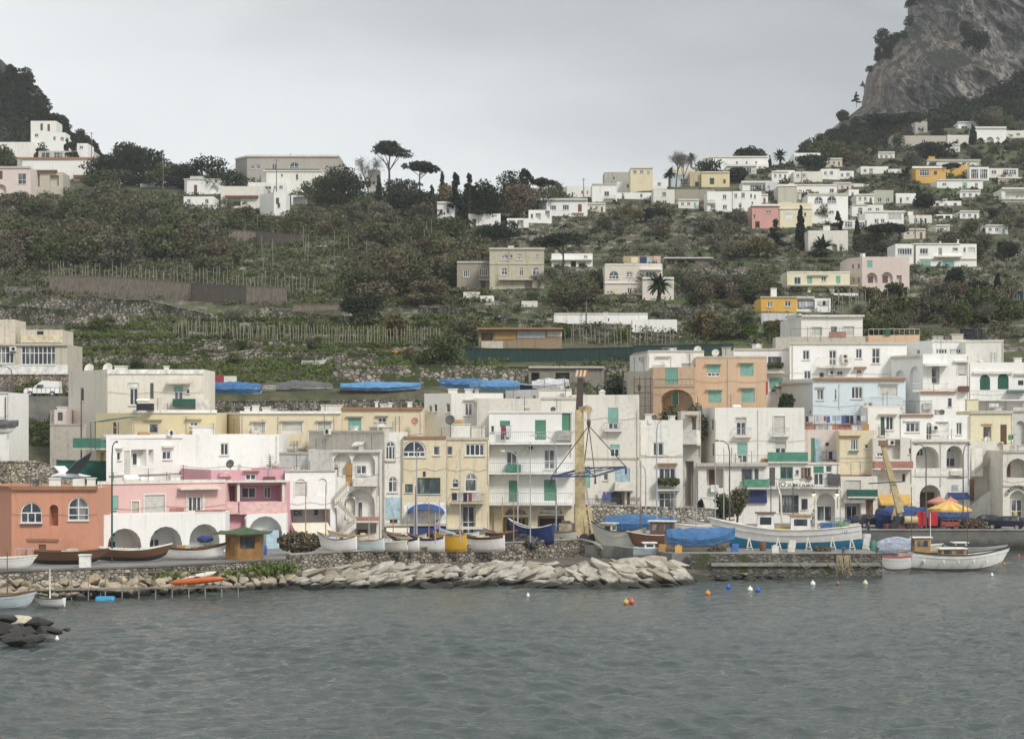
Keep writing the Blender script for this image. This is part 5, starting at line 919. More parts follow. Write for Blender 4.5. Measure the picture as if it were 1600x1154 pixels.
slope_wall('screen_fence', 'blue green net screen on the central terrace', [(1072,432,447),(1169,429,444)], .12, canemat((.04,.08,.08), 'net2'), 'fence')
slope_wall('screen_fence', 'dark blue net screen in the right hand garden', [(1568,456,466),(1640,456,468)], .12, canemat((.02,.05,.07), 'net3'), 'fence')
slope_wall('screen_fence', 'black net screen behind the white block at the right', [(1500,514,530),(1535,516,534)], .12, canemat((.03,.035,.05), 'net4'), 'fence')
W1 = [('long pale stone terrace wall with shrubs under the cane windbreak', [(14,464,481),(110,466,487),(230,470,494),(330,492,502),(420,482,498),(545,497,510)]),
 ('upper dry stone terrace wall above the workshop', [(0,478,500),(110,484,512),(200,492,514)]),
 ('stone wall behind the stored boats at the centre', [(520,576,606),(650,572,604),(820,574,600)]),
 ('stone wall under the green net right of the crane top', [(820,574,588),(995,573,588)]),
 ('short retaining wall above the modern white house', [(1420,427,446),(1500,436,448),(1560,430,446)]),
 ('pale concrete terrace wall in the right hand garden', [(1490,462,474),(1562,466,476)]),
 ('brown stone wall beside the ochre block', [(1032,481,500),(1112,481,502)]),
 ('stone wall under the blue green net screen', [(1085,449,456),(1170,446,454),(1240,443,452)]),
 ('white topped terrace wall above the blush house', [(1050,420,430),(1168,418,430)]),
 ('pale terrace wall left of the upper white villa', [(806,362,368),(860,361,368)]),
 ('stone terrace strip above the stored boats at the left', [(200,560,572),(330,556,566),(410,545,560)]),
 ('grey stone terrace wall across the green bank', [(300,540,556),(410,536,552)]),
 ('long brown terrace wall behind the wooden shed', [(655,478,488),(780,496,506),(900,508,518),(1050,528,538)]),
 ('low dry stone wall across the green terraces below the vine stakes', [(112,530,540),(300,531,542),(480,536,546)]),
 ('long pale dry stone wall under the vine stake row', [(230,554,564),(420,552,562),(600,554,566)]),
 ('short dry stone wall above the beige house roof', [(112,560,572),(220,556,568)]),
 ('dry stone wall on the open green slope', [(385,418,424),(470,420,427),(555,424,431)]),
 ('grey terrace wall under the hilltop village', [(930,348,354),(1060,352,358),(1170,362,368)]),
 ('long grey terrace wall across the middle of the right hill', [(1060,378,383),(1180,384,389),(1238,392,397)]),
 ('terrace wall in the field right of the pavilion', [(1430,352,358),(1520,350,356),(1600,348,354)]),
 ('grey wall above the fruit grove', [(1060,512,519),(1180,514,521)]),
 ('rubble terrace wall with a gate near the stored boats', [(525,562,576),(585,560,574)])]
for l, p in W1: slope_wall('terrace_wall', l, p, .5, ST)
polyline_wall('terrace_wall', 'low wall in front of the stored boats on their terrace', [(PX(325,228), 228), (PX(520,229), 229), (PX(900,229), 229)], 9, [PZ(627,228), PZ(627,229), PZ(622,229)], .4, stonemat('boatw', (.30,.28,.24), 2.4, moss=.4))
# ================= boats =================
def hullpts(L, B, D, n=14, m=6, fine=1.0, transom=.55, sheer=.35, rake=.10):
    rows = []
    for i in range(n+1):
        t = i/n; s_ = 2*t-1
        if s_ > 0: b = B/2*(1-s_**2.2)**.85
        else: b = B/2*(1-(abs(s_)**2.6)*(1-transom))
        sh2 = sheer*.55; k = D*(.50*max(0, s_)**4+.12*max(0, -s_)**3); g = D*(1+sh2*(abs(s_)**2.2 if s_ > 0 else .45*s_*s_)); row = []
        for j in range(m+1):
            u = j/m; y = b*(u**.55); x = (t-.5)*L+L*rake*max(0, s_)**3*u-L*.02*(1-u)*(s_ < -.9); row.append((x, y, k+(g-k)*u))
        rows.append(row)
    return rows
def boat(name, label, x0, x1, ygun, ybase, Y, bow=1, yaw=8, beam=.34, top='bright', bot=None, split=.35, rim='brown', deck='tan', tarp=None, tarp_h=.5, tarp_full=1, cabin=None, masts=(), transom=.55, sheer=.35, cat='boat', group=None, band=None, extra=None, stand=False, roll=0):
    zb = PZ(ybase, Y); D = max(.35, PZ(ygun, Y)-zb); cy = abs(math.cos(R(yaw))); L = (x1-x0)/F*Y/max(.35, cy)*.93
    B = L*beam; cxm = PX((x0+x1)/2, Y); org = Vector((cxm, Y, zb)); ang = R(yaw) if bow > 0 else R(180-yaw)
    M = Matrix.Translation(org) @ Matrix.Rotation(ang, 4, 'Z') @ Matrix.Rotation(R(roll), 4, 'X')
    T = Thing(name, label, cat, org, group); rows = hullpts(L, B, D, transom=transom, sheer=sheer); n, m = len(rows)-1, len(rows[0])-1
    mb = MB(); mt, mbm = paint(top, .45, .06), paint(bot or top, .55, .08); mband = paint(band, .5) if band else None
    for side in (1, -1):
        for i in range(n):
            for j in range(m):
                vs = [rows[i][j], rows[i+1][j], rows[i+1][j+1], rows[i][j+1]]; vs = [M @ Vector((x, y*side, z)) for x, y, z in vs]
                mb.mat(mbm if (j+.5)/m < split else (mband if band and j == m-1 else mt)); mb.add(vs, [(0,1,2,3) if side < 0 else (3,2,1,0)])
    tr = [M @ Vector(v) for v in rows[0]]+[M @ Vector((x, -y, z)) for x, y, z in rows[0][::-1]]; mb.mat(mt); mb.add(tr, [tuple(range(len(tr)))])
    T.part(mb, 'hull')
    gw = MB().mat(paint(rim, .5)); w_ = .035+B*.012
    for side in (1, -1): gw.tube([M @ Vector((x, y*side, z)) for x, y, z in (r[-1] for r in rows)], w_, 5)
    T.part(gw, 'gunwale')
    if not tarp or not tarp_full:
        dk = MB().mat(paint(deck, .7)); dz = -.22*D
        for i in range(n):
            a, b = rows[i][-1], rows[i+1][-1]; dk.quad(*[M @ Vector(v) for v in ((a[0], -a[1]*.93, a[2]+dz), (b[0], -b[1]*.93, b[2]+dz), (b[0], b[1]*.93, b[2]+dz), (a[0], a[1]*.93, a[2]+dz))])
        for k in (4, 7, 10): r = rows[k][-1]; dk.add([M @ Vector(v) for v in ((r[0]-.15, -r[1]*.95, r[2]-.08), (r[0]+.15, -r[1]*.95, r[2]-.08), (r[0]+.15, r[1]*.95, r[2]-.08), (r[0]-.15, r[1]*.95, r[2]-.08))], [(0,1,2,3)])
        T.part(dk, 'deck')
    if tarp:
        tm = MB().mat(tarpmat(tarp)); rr = random.Random(int(x0)); prof = []; n0 = 0 if tarp_full else n//3
        for i in range(n0, n+1):
            r = rows[i]; hgt = tarp_h*(.55+.45*math.sin(math.pi*min(1, (i-n0+.6)/(n-n0+.5)))+rr.uniform(-.08, .08)); g = r[-1]; lo = r[max(0, m-2)]; sec = []
            for q, (fy, fz) in enumerate(((1, -1), (1.03, 0), (.72, .55), (.3, .93), (0, 1))):
                z = lo[2]-.05 if fz == -1 else g[2]+.03+hgt*fz; y = (lo[1]+.05 if fz == -1 else g[1]*fy+.04)
                sec.append((g[0]+(.06 if i == n else 0)+rr.uniform(-.05, .05), y, z+rr.uniform(-.05, .05)))
            prof.append([(x, -y, z) for x, y, z in sec]+[(x, y, z) for x, y, z in sec[::-1][1:]])
        for i in range(len(prof)-1):
            for j in range(len(prof[0])-1): tm.add([M @ Vector(v) for v in (prof[i][j], prof[i+1][j], prof[i+1][j+1], prof[i][j+1])], [(0,1,2,3)])
        for e in (prof[0], prof[-1]): tm.add([M @ Vector(v) for v in e], [tuple(range(len(e)))])
        T.part(tm, 'tarpaulin')
    def lb(mb, cx, cy_, cz, sx, sy, sz):
        o = Vector((cx-sx/2, cy_-sy/2, cz)); ax = [M.to_3x3() @ v for v in (Vector((sx,0,0)), Vector((0,sy,0)), Vector((0,0,sz)))]; mb.obox(M @ o, *ax)
    if cabin:
        for (c0, c1, hh, cc, rc) in cabin:   # along-length fraction, height, colours
            xc, lx = ((c0+c1)/2-.5)*L, (c1-c0)*L; wy = B*.62; zz = D*.8
            cm = MB().mat(paint(cc, .5)); lb(cm, xc, 0, zz, lx, wy, hh); cb = T.part(cm, 'cabin')
            wm = MB().mat(glass()); k = max(1, int(lx/.9))
            for i in range(k):
                for sd in (-1, 1): lb(wm, xc-lx/2+lx*(i+.5)/k, sd*(wy/2+.004), zz+hh*.48, lx/k*.68, .02, hh*.36)
            lb(wm, xc+lx/2+.004, 0, zz+hh*.48, .02, wy*.8, hh*.36); lb(wm, xc-lx/2-.004, 0, zz+hh*.48, .02, wy*.8, hh*.36); T.part(wm, 'pane', cb)
            rm = MB().mat(paint(rc, .5)); lb(rm, xc, 0, zz+hh+.003, lx+.4, wy+.3, .09); T.part(rm, 'roof', cb)
    for (px, pt, col) in masts:
        xl = (PX(px, Y)-cxm)/max(.3, math.cos(ang) if abs(math.cos(ang)) > .3 else .3); b0 = M @ Vector((xl, 0, D*.7)); tp = Vector((b0.x+PX(px, Y)*0, b0.y, PZ(pt, Y)))
        mm = MB().mat(paint(col, .4)); mm.tube([b0, tp], [.055, .03], 6); T.part(mm, 'mast')
        if tp.z-b0.z > 5:
            sm = MB().mat(paint('iron', .4)); 
            for e in (rows[0][-1], rows[-1][-1]): sm.tube([tp, M @ Vector(e)], .008, 3)
            T.part(sm, 'stay')
    if extra: extra(T, M, L, B, D, lb)
    return T, M, L, B, D
def tarpmat(c):
    k = 'tarp_'+c
    if k in MATS: return MATS[k]
    rgb = {'blue': (.045,.16,.36), 'navy': (.02,.06,.22), 'grey': (.12,.12,.12), 'lblue': (.10,.28,.52), 'white': (.65,.66,.66), 'pale': (.38,.42,.52), 'green': (.10,.35,.12)}[c]
    m, nt, b = newmat(k); f = noise(nt, 1.3, pos(nt, (1,1,2.2)), 5, .7)
    nt.links.new(ramp(nt, f, [(.3, tuple(x*.6 for x in rgb)), (.6, rgb), (.75, tuple(min(1, x*1.5+.02) for x in rgb))]), b.inputs['Base Color']); b.inputs['Roughness'].default_value = .42
    bump(nt, b, f, .9, .3); MATS[k] = m; return m
QY = lambda py: 34500/(py-HY)
def clutter(kind):
    def f(T, M, L, B, D, lb):
        rr = random.Random(int(L*100)); m_ = MB()
        for i in range(5):
            m_.mat(paint(rr.choice(['offw','wood','iron','blue','tan']), .6)); lb(m_, (rr.random()-.5)*L*.6, (rr.random()-.5)*B*.4, D*.82, rr.uniform(.25,.7), rr.uniform(.2,.5), rr.uniform(.15,.45))
        T.part(m_, 'gear')
    return f
def rails(T, M, L, B, D, lb):
    m_ = MB().mat(paint('metal', .3)); pts = [M @ Vector(((t-.5)*L, 0, 0)) for t in (.6,)]
    for sd in (1, -1):
        line = []
        for t in (.70, .78, .86, .94, 1.02): y = B/2*max(.05, (1-(2*t-1)**2.4 if t < 1 else .0))**.75; p0 = M @ Vector(((t-.5)*L, y*sd, D*1.1)); p1 = M @ Vector(((t-.5)*L+.05, y*sd, D*1.15+.55)); m_.tube([p0, p1], .018, 4); line.append(p1)
        m_.tube(line, .02, 4)
    T.part(m_, 'pulpit_rail')
boat('sailing_boat', 'white sailing boat hull with a bow rail at the left edge of the road', -45, 52, 871, 890, 150, 1, 6, .26, 'bright', None, rim='offw', deck='offw', extra=rails, masts=((-5, 700, 'metal'),))
boat('fishing_boat', 'dark brown wooden boat full of gear behind the white tub', 50, 163, 861, 881, 156, 1, 5, .3, 'brown', 'dark', rim='brown', extra=clutter(1))
boat('fishing_boat', 'dark brown wooden boat with a white inner rim before the first white arches', 152, 262, 858, 876, 158.5, 1, 7, .3, 'brown', 'dark', rim='offw', deck='offw', sheer=.9, extra=clutter(2), masts=((194, 850, 'wood'), (217, 846, 'brown')))
boat('fishing_boat', 'white wooden boat with a brown rubbing band and a blue bundle in the bow', 250, 350, 856, 874, 161, 1, 7, .3, 'bright', None, rim='brown', band='brown', deck='offw', sheer=.9, extra=clutter(3), masts=((284, 846, 'iron'), (320, 840, 'brown')))
mb = MB().mat(tarpmat('navy')); Y = 161.6; mb.tube([P(308,842,Y), P(314,842,Y), P(326,841,Y), P(333,842,Y)], [.12,.33,.32,.12], 9); single(mb, 'bundle', 'rolled blue cover lying on the bow of the white and brown boat', 'cover', P(320,842,Y), smooth=True)
mb = MB().mat(paint('bright', .5)); Y = 152.5; c = P(133,880,Y); c.z = 2.004; mb.prism([(c.x-.42, c.y-.3), (c.x+.42, c.y-.3), (c.x+.42, c.y+.3), (c.x-.42, c.y+.3)], 2.004, 2.95); mb.prism([(c.x-.48, c.y-.36), (c.x+.48, c.y-.36), (c.x+.48, c.y+.36), (c.x-.48, c.y+.36)], 2.953, 3.05); single(mb, 'tub', 'white plastic tub standing on the road edge in front of the brown boat', 'tub', c)
row = [('white open boat with a dark rim, first in the row on the sea wall', 503, 553, 841, 862, 165, -1, 40, 'bright', 'brown', None, 1.0),
 ('white and blue lined open boat, second in the row on the sea wall', 548, 596, 843, 862, 167, -1, 35, 'blue', 'wood', None, .9),
 ('small grey white boat half hidden by a black fender, third in the row', 580, 632, 845, 862, 168, -1, 15, 'offw', 'offw', None, .6),
 ('white boat with a black stripe and an upturned lid, beside the navy topped boat', 612, 650, 842, 862, 169, -1, 38, 'bright', 'dark', 'dark', .9),
 ('navy banded white boat left of the yellow boat', 643, 690, 840, 862, 171, -1, 12, 'bright', 'brown', 'navy', .8),
 ('bright yellow boat with an orange rim on the sea wall', 684, 724, 836, 862, 172, -1, 14, (.72,.42,.04), 'wood', None, .5),
 ('long dark topped white boat right of the yellow boat', 720, 784, 838, 862, 174, -1, 14, 'bright', 'brown', 'rust', .7)]
for l, x0, x1, yg, yb, Y, bw, yaw, c, rim, band, sh in row:
    boat('rowing_boat', l, x0-5, x1+6, yg+1, yb, Y, bw, min(yaw, 17), .3, c, None, rim=rim, band=band, sheer=sh, extra=clutter(1), masts=[m_ for m_ in ((545,758,'wood'),(552,790,'wood'),(566,760,'wood'),(616,800,'metal'),(651,700,'metal'),(666,784,'wood'),(710,780,'metal'),(729,690,'metal'),(737,770,'wood')) if x0 < m_[0] < x1-4])
for l, x0, x1, yg, yb, Y, yaw, c, rim, ms in (('pale boat moored behind the first boats of the row, with a stout wooden mast', 515, 590, 836, 856, 172, 10, 'offw', 'wood', ((566,756,'wood'),)),
 ('blue rimmed boat in the second line behind the yellow boat', 690, 750, 834, 856, 178, 12, 'white', 'ltblue', ((700,776,'wood'),(742,760,'brown'))),
 ('cream boat in the second line with a folded awning', 600, 668, 836, 856, 175, 8, (.6,.56,.44), 'brown', ((630,786,'metal'),(640,800,'wood'))),
 ('grey boat in the second line beside the cream arches', 758, 812, 832, 850, 182, 10, 'grey', 'brown', ((776,790,'brown'),(792,800,'metal'))),
 ('slim white boat with two masts behind the white yacht hull', 1075, 1150, 815, 838, 192, 6, 'white', 'brown', ((1107,700,'metal'),(1122,748,'wood')))):
    boat('rowing_boat', l, x0, x1, yg, yb, Y, -1, yaw, .3, c, None, rim=rim, sheer=.7, extra=clutter(2), masts=ms)
boat('rowing_boat', 'small black hulled boat tipped beside the tarpaulin heap', 757, 806, 833, 850, 177, 1, 14, .36, 'dark', None, rim='brown', sheer=.5)
boat('fishing_boat', 'navy blue boat with a white rim, bow to the left, on the sea wall', 798, 866, 824, 852, 179.5, -1, 24, .3, 'navy', 'navy', rim='offw', sheer=.9)
boat('fishing_boat', 'pale grey boat with its bow turned away beside the crane foot', 848, 903, 831, 852, 182, -1, 12, .34, (.50,.49,.43), 'offw', rim='brown', sheer=.5)
boat('fishing_boat', 'pale grey boat with a dark blue keel right of the crane foot', 893, 948, 828, 866, 184, -1, 34, .34, (.52,.53,.50), 'navy', split=.4, rim='brown', sheer=.6, masts=((877, 780, 'brown'),))
boat('fishing_boat', 'cream bowed boat with a thick black rim on the pier', 929, 1008, 829, 866, 180, -1, 28, .34, (.60,.60,.52), (.42,.42,.36), split=.3, rim='dark', sheer=.7, cabin=[(.62,.80,1.1,'offw','offw')], masts=((930, 760, 'metal'), (958, 785, 'brown')))
boat('cabin_boat', 'brown varnished cabin boat with a white roof on the pier', 985, 1075, 835, 862, 178, -1, 12, .3, 'rust', 'brown', rim='offw', cabin=[(.22,.66,1.55,'rust','bright')], masts=((1023, 760, 'metal'),))
boat('dinghy', 'small pale blue and white dinghy with a little cuddy on the pier', 988, 1057, 856, 870, 172, 1, 4, .34, (.60,.68,.68), None, rim='ltblue', deck='bright', cabin=[(.25,.50,.62,'bright','bright')])
boat('covered_boat', 'boat wrapped in a bright blue tarpaulin beside the big white fishing boat', 1036, 1142, 842, 868, 172, 1, 10, .3, (.22,.19,.15), (.16,.12,.10), rim='brown', tarp='blue', tarp_h=1.0, sheer=.6)
boat('covered_boat', 'long hull under a smooth blue tarpaulin behind the brown cabin boat', 940, 1048, 818, 842, 188, 1, 4, .26, 'offw', None, tarp='blue', tarp_h=.9, sheer=.1)
boat('covered_boat', 'hull covered in bright blue sheeting in front of the cream arches', 838, 895, 834, 850, 186, 1, 8, .3, 'navy', None, tarp='blue', tarp_h=.9)
boat('sailing_boat', 'white yacht hull lying behind the blue wrapped boat', 1056, 1132, 821, 842, 186, -1, 5, .26, 'white', None, rim='offw', deck='offw', masts=((1087, 655, 'metal'), (1097, 740, 'metal')))
# large fishing boat
def fish_extra(T, M, L, B, D, lb):
    m_ = MB().mat(paint('wood', .6)); lb(m_, -.02*L, -B*.5-.02, D*.78, L*.36, .06, .14); lb(m_, -.36*L, -B*.46-.02, D*.80, L*.22, .06, .14); T.part(m_, 'rubbing_strake')
    m_ = MB().mat(paint('offw', .5)); m_.tube([M @ Vector((L*.06, 0, D)), M @ Vector((L*.07, 0, D+3.0)), M @ Vector((L*.10, 0, D+4.3))], .09, 6); m_.tube([M @ Vector((-L*.18, 0, D)), M @ Vector((-L*.18, 0, D+3.4))], [.22,.05], 6); m_.tube([M @ Vector((-L*.18, 0, D+2.6)), M @ Vector((-L*.08, 0, D+1.2))], .04, 5); T.part(m_, 'derrick')
    m_ = MB().mat(paint('iron', .6)); m_.tube([M @ Vector((L*.14, 0, D)), M @ Vector((L*.14, 0, D+5.6))], .05, 5); m_.tube([M @ Vector((-L*.02, 0, D)), M @ Vector((-L*.02, 0, D+4.2))], .05, 5); T.part(m_, 'mast')
    m_ = MB().mat(paint('ochre', .7)); lb(m_, .03*L, -B*.1, D*.86, 2.0, 1.2, .55); T.part(m_, 'fish_box')
    m_ = MB().mat(tarpmat('blue')); lb(m_, -.27*L, -.2, D*.86, 1.3, 1.3, .9); T.part(m_, 'cover')
    m_ = MB().mat(tarpmat('green')); leafcloud_mb(m_, M @ Vector((-.36*L, -.2, D*.95+.35)), (.75,.6,.5), 160, .16, 3); T.part(m_, 'fishing_net')
    m_ = MB().mat(paint('metal', .3))
    for sd in (-1, 1):
        pr = None
        for i in range(8): x = -.30*L-i*.16*1.1; p0 = M @ Vector((x, sd*B*.40, D*.9)); p1 = M @ Vector((x, sd*B*.40, D*1.05+.9)); m_.tube([p0, p1], .03, 4); (m_.tube([pr, p1], .03, 4) if pr else None); pr = p1
    T.part(m_, 'stern_rail')
boat('fishing_boat', 'large white fishing boat with a teal blue bottom propped on the pier', 1120, 1350, 826, 866, 176, -1, 6, .26, 'bright', (.02,.19,.33), split=.46, rim='offw', deck='tan', sheer=.8, transom=.75, extra=fish_extra,
     cabin=[(.62,.74,1.9,'bright','rust'), (.36,.50,1.7,'bright','wood')])
for i, px in enumerate((1090, 1170, 1215, 1262, 1300, 1330)):
    mb = MB().mat(paint('tan', .8)); Y = 173.4; x = PX(px, Y); mb.tube([(x-.25, Y-.6, QZ+.004), (x, Y, QZ+1.15)], .07, 5); mb.tube([(x+.25, Y-.6, QZ+.004), (x, Y, QZ+1.15)], .07, 5); mb.box((x, Y-.6, QZ+.3), (.5, .08, .08))
    single(mb, 'boat_stand', 'wooden prop wedged under a hull on the pier', 'prop', (x, Y, QZ), 'props under the hulls on the pier')
for px, c_, l in ((1060, 'ochre', 'small yellow jerrycan on the pier by the blue wrapped boat'), (1211, 'offw', 'pale crate standing at the pier edge under the fishing boat')):
    mb = MB().mat(paint(c_, .6)); Y = 169.6; x = PX(px, Y); mb.prism([(x-.3,Y-.2),(x+.3,Y-.2),(x+.3,Y+.2),(x-.3,Y+.2)], QZ+.004, QZ+.62); mb.box((x, Y, QZ+.68), (.3,.08,.1)); single(mb, 'crate', l, 'crate', (x, Y, QZ))
boat('covered_boat', 'big boat under a dark blue tarpaulin behind the small crane', 1366, 1446, 806, 832, 209.5, 1, 12, .34, 'navy', None, tarp='navy', tarp_h=1.1, sheer=.3, rim='navy')
boat('covered_boat', 'boat under a dark blue tarpaulin beside the striped parasol', 1440, 1512, 808, 830, 211, 1, 6, .3, 'navy', None, tarp='navy', tarp_h=.9, sheer=.2, rim='navy')
# moored
WY = lambda py: 40500/(py-HY)
def gear2(T, M, L, B, D, lb):
    m_ = MB().mat(paint('offw', .5, .05))
    for t in (-.38, -.18, -.02, .15, .3): p = M @ Vector((t*L, -B*.5*(1-abs(2*t)**2.4)**.6-.12, D*.62)); m_.lathe(p-Vector((0,0,.18)), [(.0,0),(.12,.06),(.12,.30),(0,.36)], 8)
    T.part(m_, 'fender')
boat('moored_boat', 'long white moored boat with a black stripe and a low brown cabin at the right', 1416, 1572, 866, 892, WY(890), 1, 5, .24, 'bright', (.45,.35,.30), split=.17, rim='dark', deck='offw', sheer=.8, cabin=[(.32,.58,.85,'wood','bright')], extra=gear2, masts=((1512, 790, 'brown'),), transom=.8)
boat('moored_boat', 'white moored boat stern with a red stripe tied at the pier end', 1374, 1424, 870, 892, WY(892), -1, 6, .34, 'bright', (.45,.30,.28), split=.17, rim='red', deck='offw', sheer=.3, transom=.9, extra=gear2)
boat('moored_boat', 'moored boat with a varnished wheelhouse and two masts', 1400, 1485, 862, 880, WY(879), 1, 5, .3, 'offw', None, rim='wood', deck='offw', cabin=[(.30,.62,1.6,'wood','bright')], masts=((1424, 760, 'rust'), (1454, 800, 'offw')))
boat('moored_boat', 'grey green moored launch with a pale blue canopy', 1345, 1425, 858, 872, WY(872), 1, 4, .3, (.35,.40,.36), None, rim='offw', deck='offw', tarp='pale', tarp_h=1.2, tarp_full=0)
boat('moored_boat', 'small white launch with a windscreen among the moored boats', 1392, 1470, 852, 866, WY(866), 1, 4, .3, 'white', None, rim='offw', cabin=[(.38,.56,.8,'bright','bright')])
boat('moored_boat', 'pale launch with a dark boom at the back of the mooring', 1472, 1572, 852, 868, WY(867), 1, 5, .25, (.50,.50,.47), None, rim='dark', deck='offw', cabin=[(.15,.35,.5,'bright','bright')])
boat('moored_boat', 'white launch with a frame roof behind the wheelhouse boat', 1395, 1440, 842, 856, WY(857), 1, 4, .3, 'offw', None, rim='metal', cabin=[(.35,.65,.9,'white','metal')])
boat('moored_boat', 'pale green bowed boat below the far quay wall', 1420, 1470, 842, 858, WY(858), 1, 8, .3, (.52,.60,.55), None, rim='offw', cabin=[(.3,.6,.9,'lpink','rust')])
boat('moored_boat', 'blue grey boat with a rust red mast at the left edge of the harbour', -40, 50, 929, 953, WY(950), 1, 14, .34, (.50,.55,.58), None, rim='brown', sheer=.5, deck='offw', masts=((11, 862, 'rust'),))
boat('moored_boat', 'small white boat with a white mast moored beside the walkway', 52, 104, 934, 949, WY(948), -1, 18, .36, 'white', (.55,.58,.6), rim='dark', deck='offw', masts=((78, 888, 'bright'),))
# stored boats on the hillside terrace
SY = 236.
boat('covered_boat', 'stored boat under a deep blue cover at the left end of the upper terrace', 318, 412, 608, 624, SY, -1, 6, .28, (.42,.48,.46), (.3,.42,.48), tarp='blue', tarp_h=.9, rim='offw', sheer=.3)
boat('covered_boat', 'stored boat half covered with a dark grey sheet on the upper terrace', 398, 512, 607, 622, SY+1, 1, 4, .26, (.55,.54,.48), 'navy', tarp='grey', tarp_h=1.0, tarp_full=0, rim='offw', cabin=[(.12,.3,.5,'offw','offw')], sheer=.2)
boat('covered_boat', 'stored brown boat under a bright blue sheet in the middle of the upper terrace', 528, 650, 606, 618, SY, 1, 5, .24, 'brown', 'rust', tarp='lblue', tarp_h=.75, rim='brown', sheer=.4)
boat('covered_boat', 'stored grey hull under a blue sheet right of the terrace middle', 690, 762, 600, 616, SY+1, -1, 6, .3, (.42,.42,.38), None, tarp='blue', tarp_h=.7, rim='offw', sheer=.3)
boat('covered_boat', 'stored boat wrapped in a wrinkled blue sheet beside the white pointed one', 738, 814, 604, 618, SY-1, -1, 5, .28, (.4,.4,.38), None, tarp='lblue', tarp_h=.8, rim='offw', sheer=.3)
boat('covered_boat', 'stored navy boat with a pointed white cover on the upper terrace', 808, 884, 602, 616, SY+1, 1, 5, .28, 'navy', None, tarp='white', tarp_h=.8, tarp_full=0, rim='offw', sheer=.6)
boat('rowing_boat', 'upturned white dinghy on the grass above the stored boats', 470, 508, 564, 571, hit(490,572)-1, 1, 3, .3, 'bright', None, rim='bright', deck='bright', cat='dinghy')
boat('covered_boat', 'boat under a slate blue cover on a trestle at the far left', -30, 24, 664, 678, 192, 1, 5, .3, 'offw', None, tarp='grey', tarp_h=.6)
# leaning dinghy on the rocks
boat('dinghy', 'blue and white dinghy leaning on the rocks at the left', 26, 58, 893, 906, 150.2, 1, 12, .4, 'ltblue', 'bright', rim='bright', deck='offw', roll=32)
for l, c_, x0, x1, y0, y1, Y in (('orange sea kayak lying on the walkway', (.55,.13,.03), 264, 352, 910, 903, 149.3), ('white kayak leaning over the orange kayak', (.72,.71,.66), 268, 338, 913, 893, 150.1)):
    mb = MB().mat(paint(c_, .4, .06)); a, b_ = P(x0, y0, Y), P(x1, y1, Y); mb.tube([a, a.lerp(b_, .12), a.lerp(b_, .5), a.lerp(b_, .88), b_], [.03,.2,.30,.2,.03], 8)
    T = Thing('kayak', l, 'kayak', a); T.part(mb, 'hull', smooth=True); mb = MB().mat(paint('dark')); m_ = a.lerp(b_, .5); mb.lathe(m_+Vector((0,-.05,.26)), [(.22,0),(.24,.05),(.18,.06)], 10); T.part(mb, 'cockpit')
mb = MB().mat(paint((.04,.26,.42), .5)); Y = 147; mb.lathe(P(150,939,Y)+Vector((0,0,.0)), [(0,0),(.38,.02),(.42,.2),(.42,1.3),(.38,1.44),(0,1.46)], 14, (1,0,0)); mb.tube([P(157,931,Y), P(157,925,Y)], .03, 4); single(mb, 'float', 'blue cylindrical float hanging beside the walkway', 'float', P(150,939,Y))
mb = MB().mat(paint('offw', .5)); Y = 148; mb.lathe(P(128,928,Y), [(0,0),(.16,.05),(.18,.4),(.16,.75),(0,.8)], 10, (1,0,0)); single(mb, 'fender', 'long white fender lying at the walkway edge', 'fender', P(128,928,Y))
# buoys
for px, py, c_, l in ((978,939,'ochre','yellow orange ball buoy left of the red one off the boulder point'),(987,938,(.6,.12,.07),'red orange ball buoy beside the yellow orange one'),(1106,925,(.62,.25,.05),'single orange ball buoy off the pier'),(1138,915,(.02,.12,.45),'blue barrel buoy nearer the boulders'),(1184,920,(.02,.12,.45),'blue ball buoy right of the small white float'),(1172,919,'bright','tiny white float left of the blue ball buoy'),(1270,910,'bright','white ball buoy off the middle of the pier'),(1352,909,(.6,.6,.4),'yellowish white ball buoy near the pier end'),(1309,909,(.35,.12,.07),'faded red float under the hanging ropes'),(1592,866,(.6,.1,.05),'red buoy near the right edge of the harbour'),(1569,879,(.45,.2,.08),'brown orange buoy behind the moored bow'),(89,996,'bright','white float drifting by the dark rocks'),(825,928,'bright','tiny white float beside the boulder bank'),(1550,896,'bright','flat white float right of the moored boats')):
    Y = WY(py+3); r = .22 if 'ball' in l or 'barrel' in l else .14; mb = MB().mat(paint(c_, .4, .05)); c = P(px, py, Y); c.z = r*.35
    mb.lathe(c-Vector((0,0,r)), [(0,0)]+[(r*math.sin(a), r-r*math.cos(a)) for a in (.5,1,1.5,2,2.5)]+[(.05,2*r),(.05,2*r+.08),(0,2*r+.09)], 12); single(mb, 'buoy', l, 'buoy', c, smooth=True)
# ================= walkway =================
T = Thing('walkway', 'narrow plank walkway with a rusty handrail along the boulders at the left', 'walkway', (PX(60,146), 146, .6)); 
A_, B2 = Vector((PX(45,146.2), 146.2, .75)), Vector((PX(385,149.6), 149.6, .75)); d = (B2-A_); u = d.normalized(); nn = Vector((-u.y, u.x, 0))
mb = MB().mat(paint((.22,.20,.16), .9, .3)); k = 90
for i in range(k): mb.obox(A_+d*(i/k), u*(d.length/k*.9), nn*1.1, (0,0,-.08))
T.part(mb, 'deck')
pm, rm = MB().mat(paint('offw')), MB().mat(paint((.28,.20,.11), .8))
for i in range(13):
    p = A_+d*((i+.5)/13); mb2 = MB().mat(paint((.30,.29,.26), .8)); mb2.tube([p+nn*.1+Vector((0,0,-.09)), p+nn*.1+Vector((0,0,-1.9))], .045, 5); T.part(mb2, 'pile')
    if i % 1 == 0: q = p+nn*1.0; rm.tube([q, q+Vector((0,0,1.15))], .03, 4)
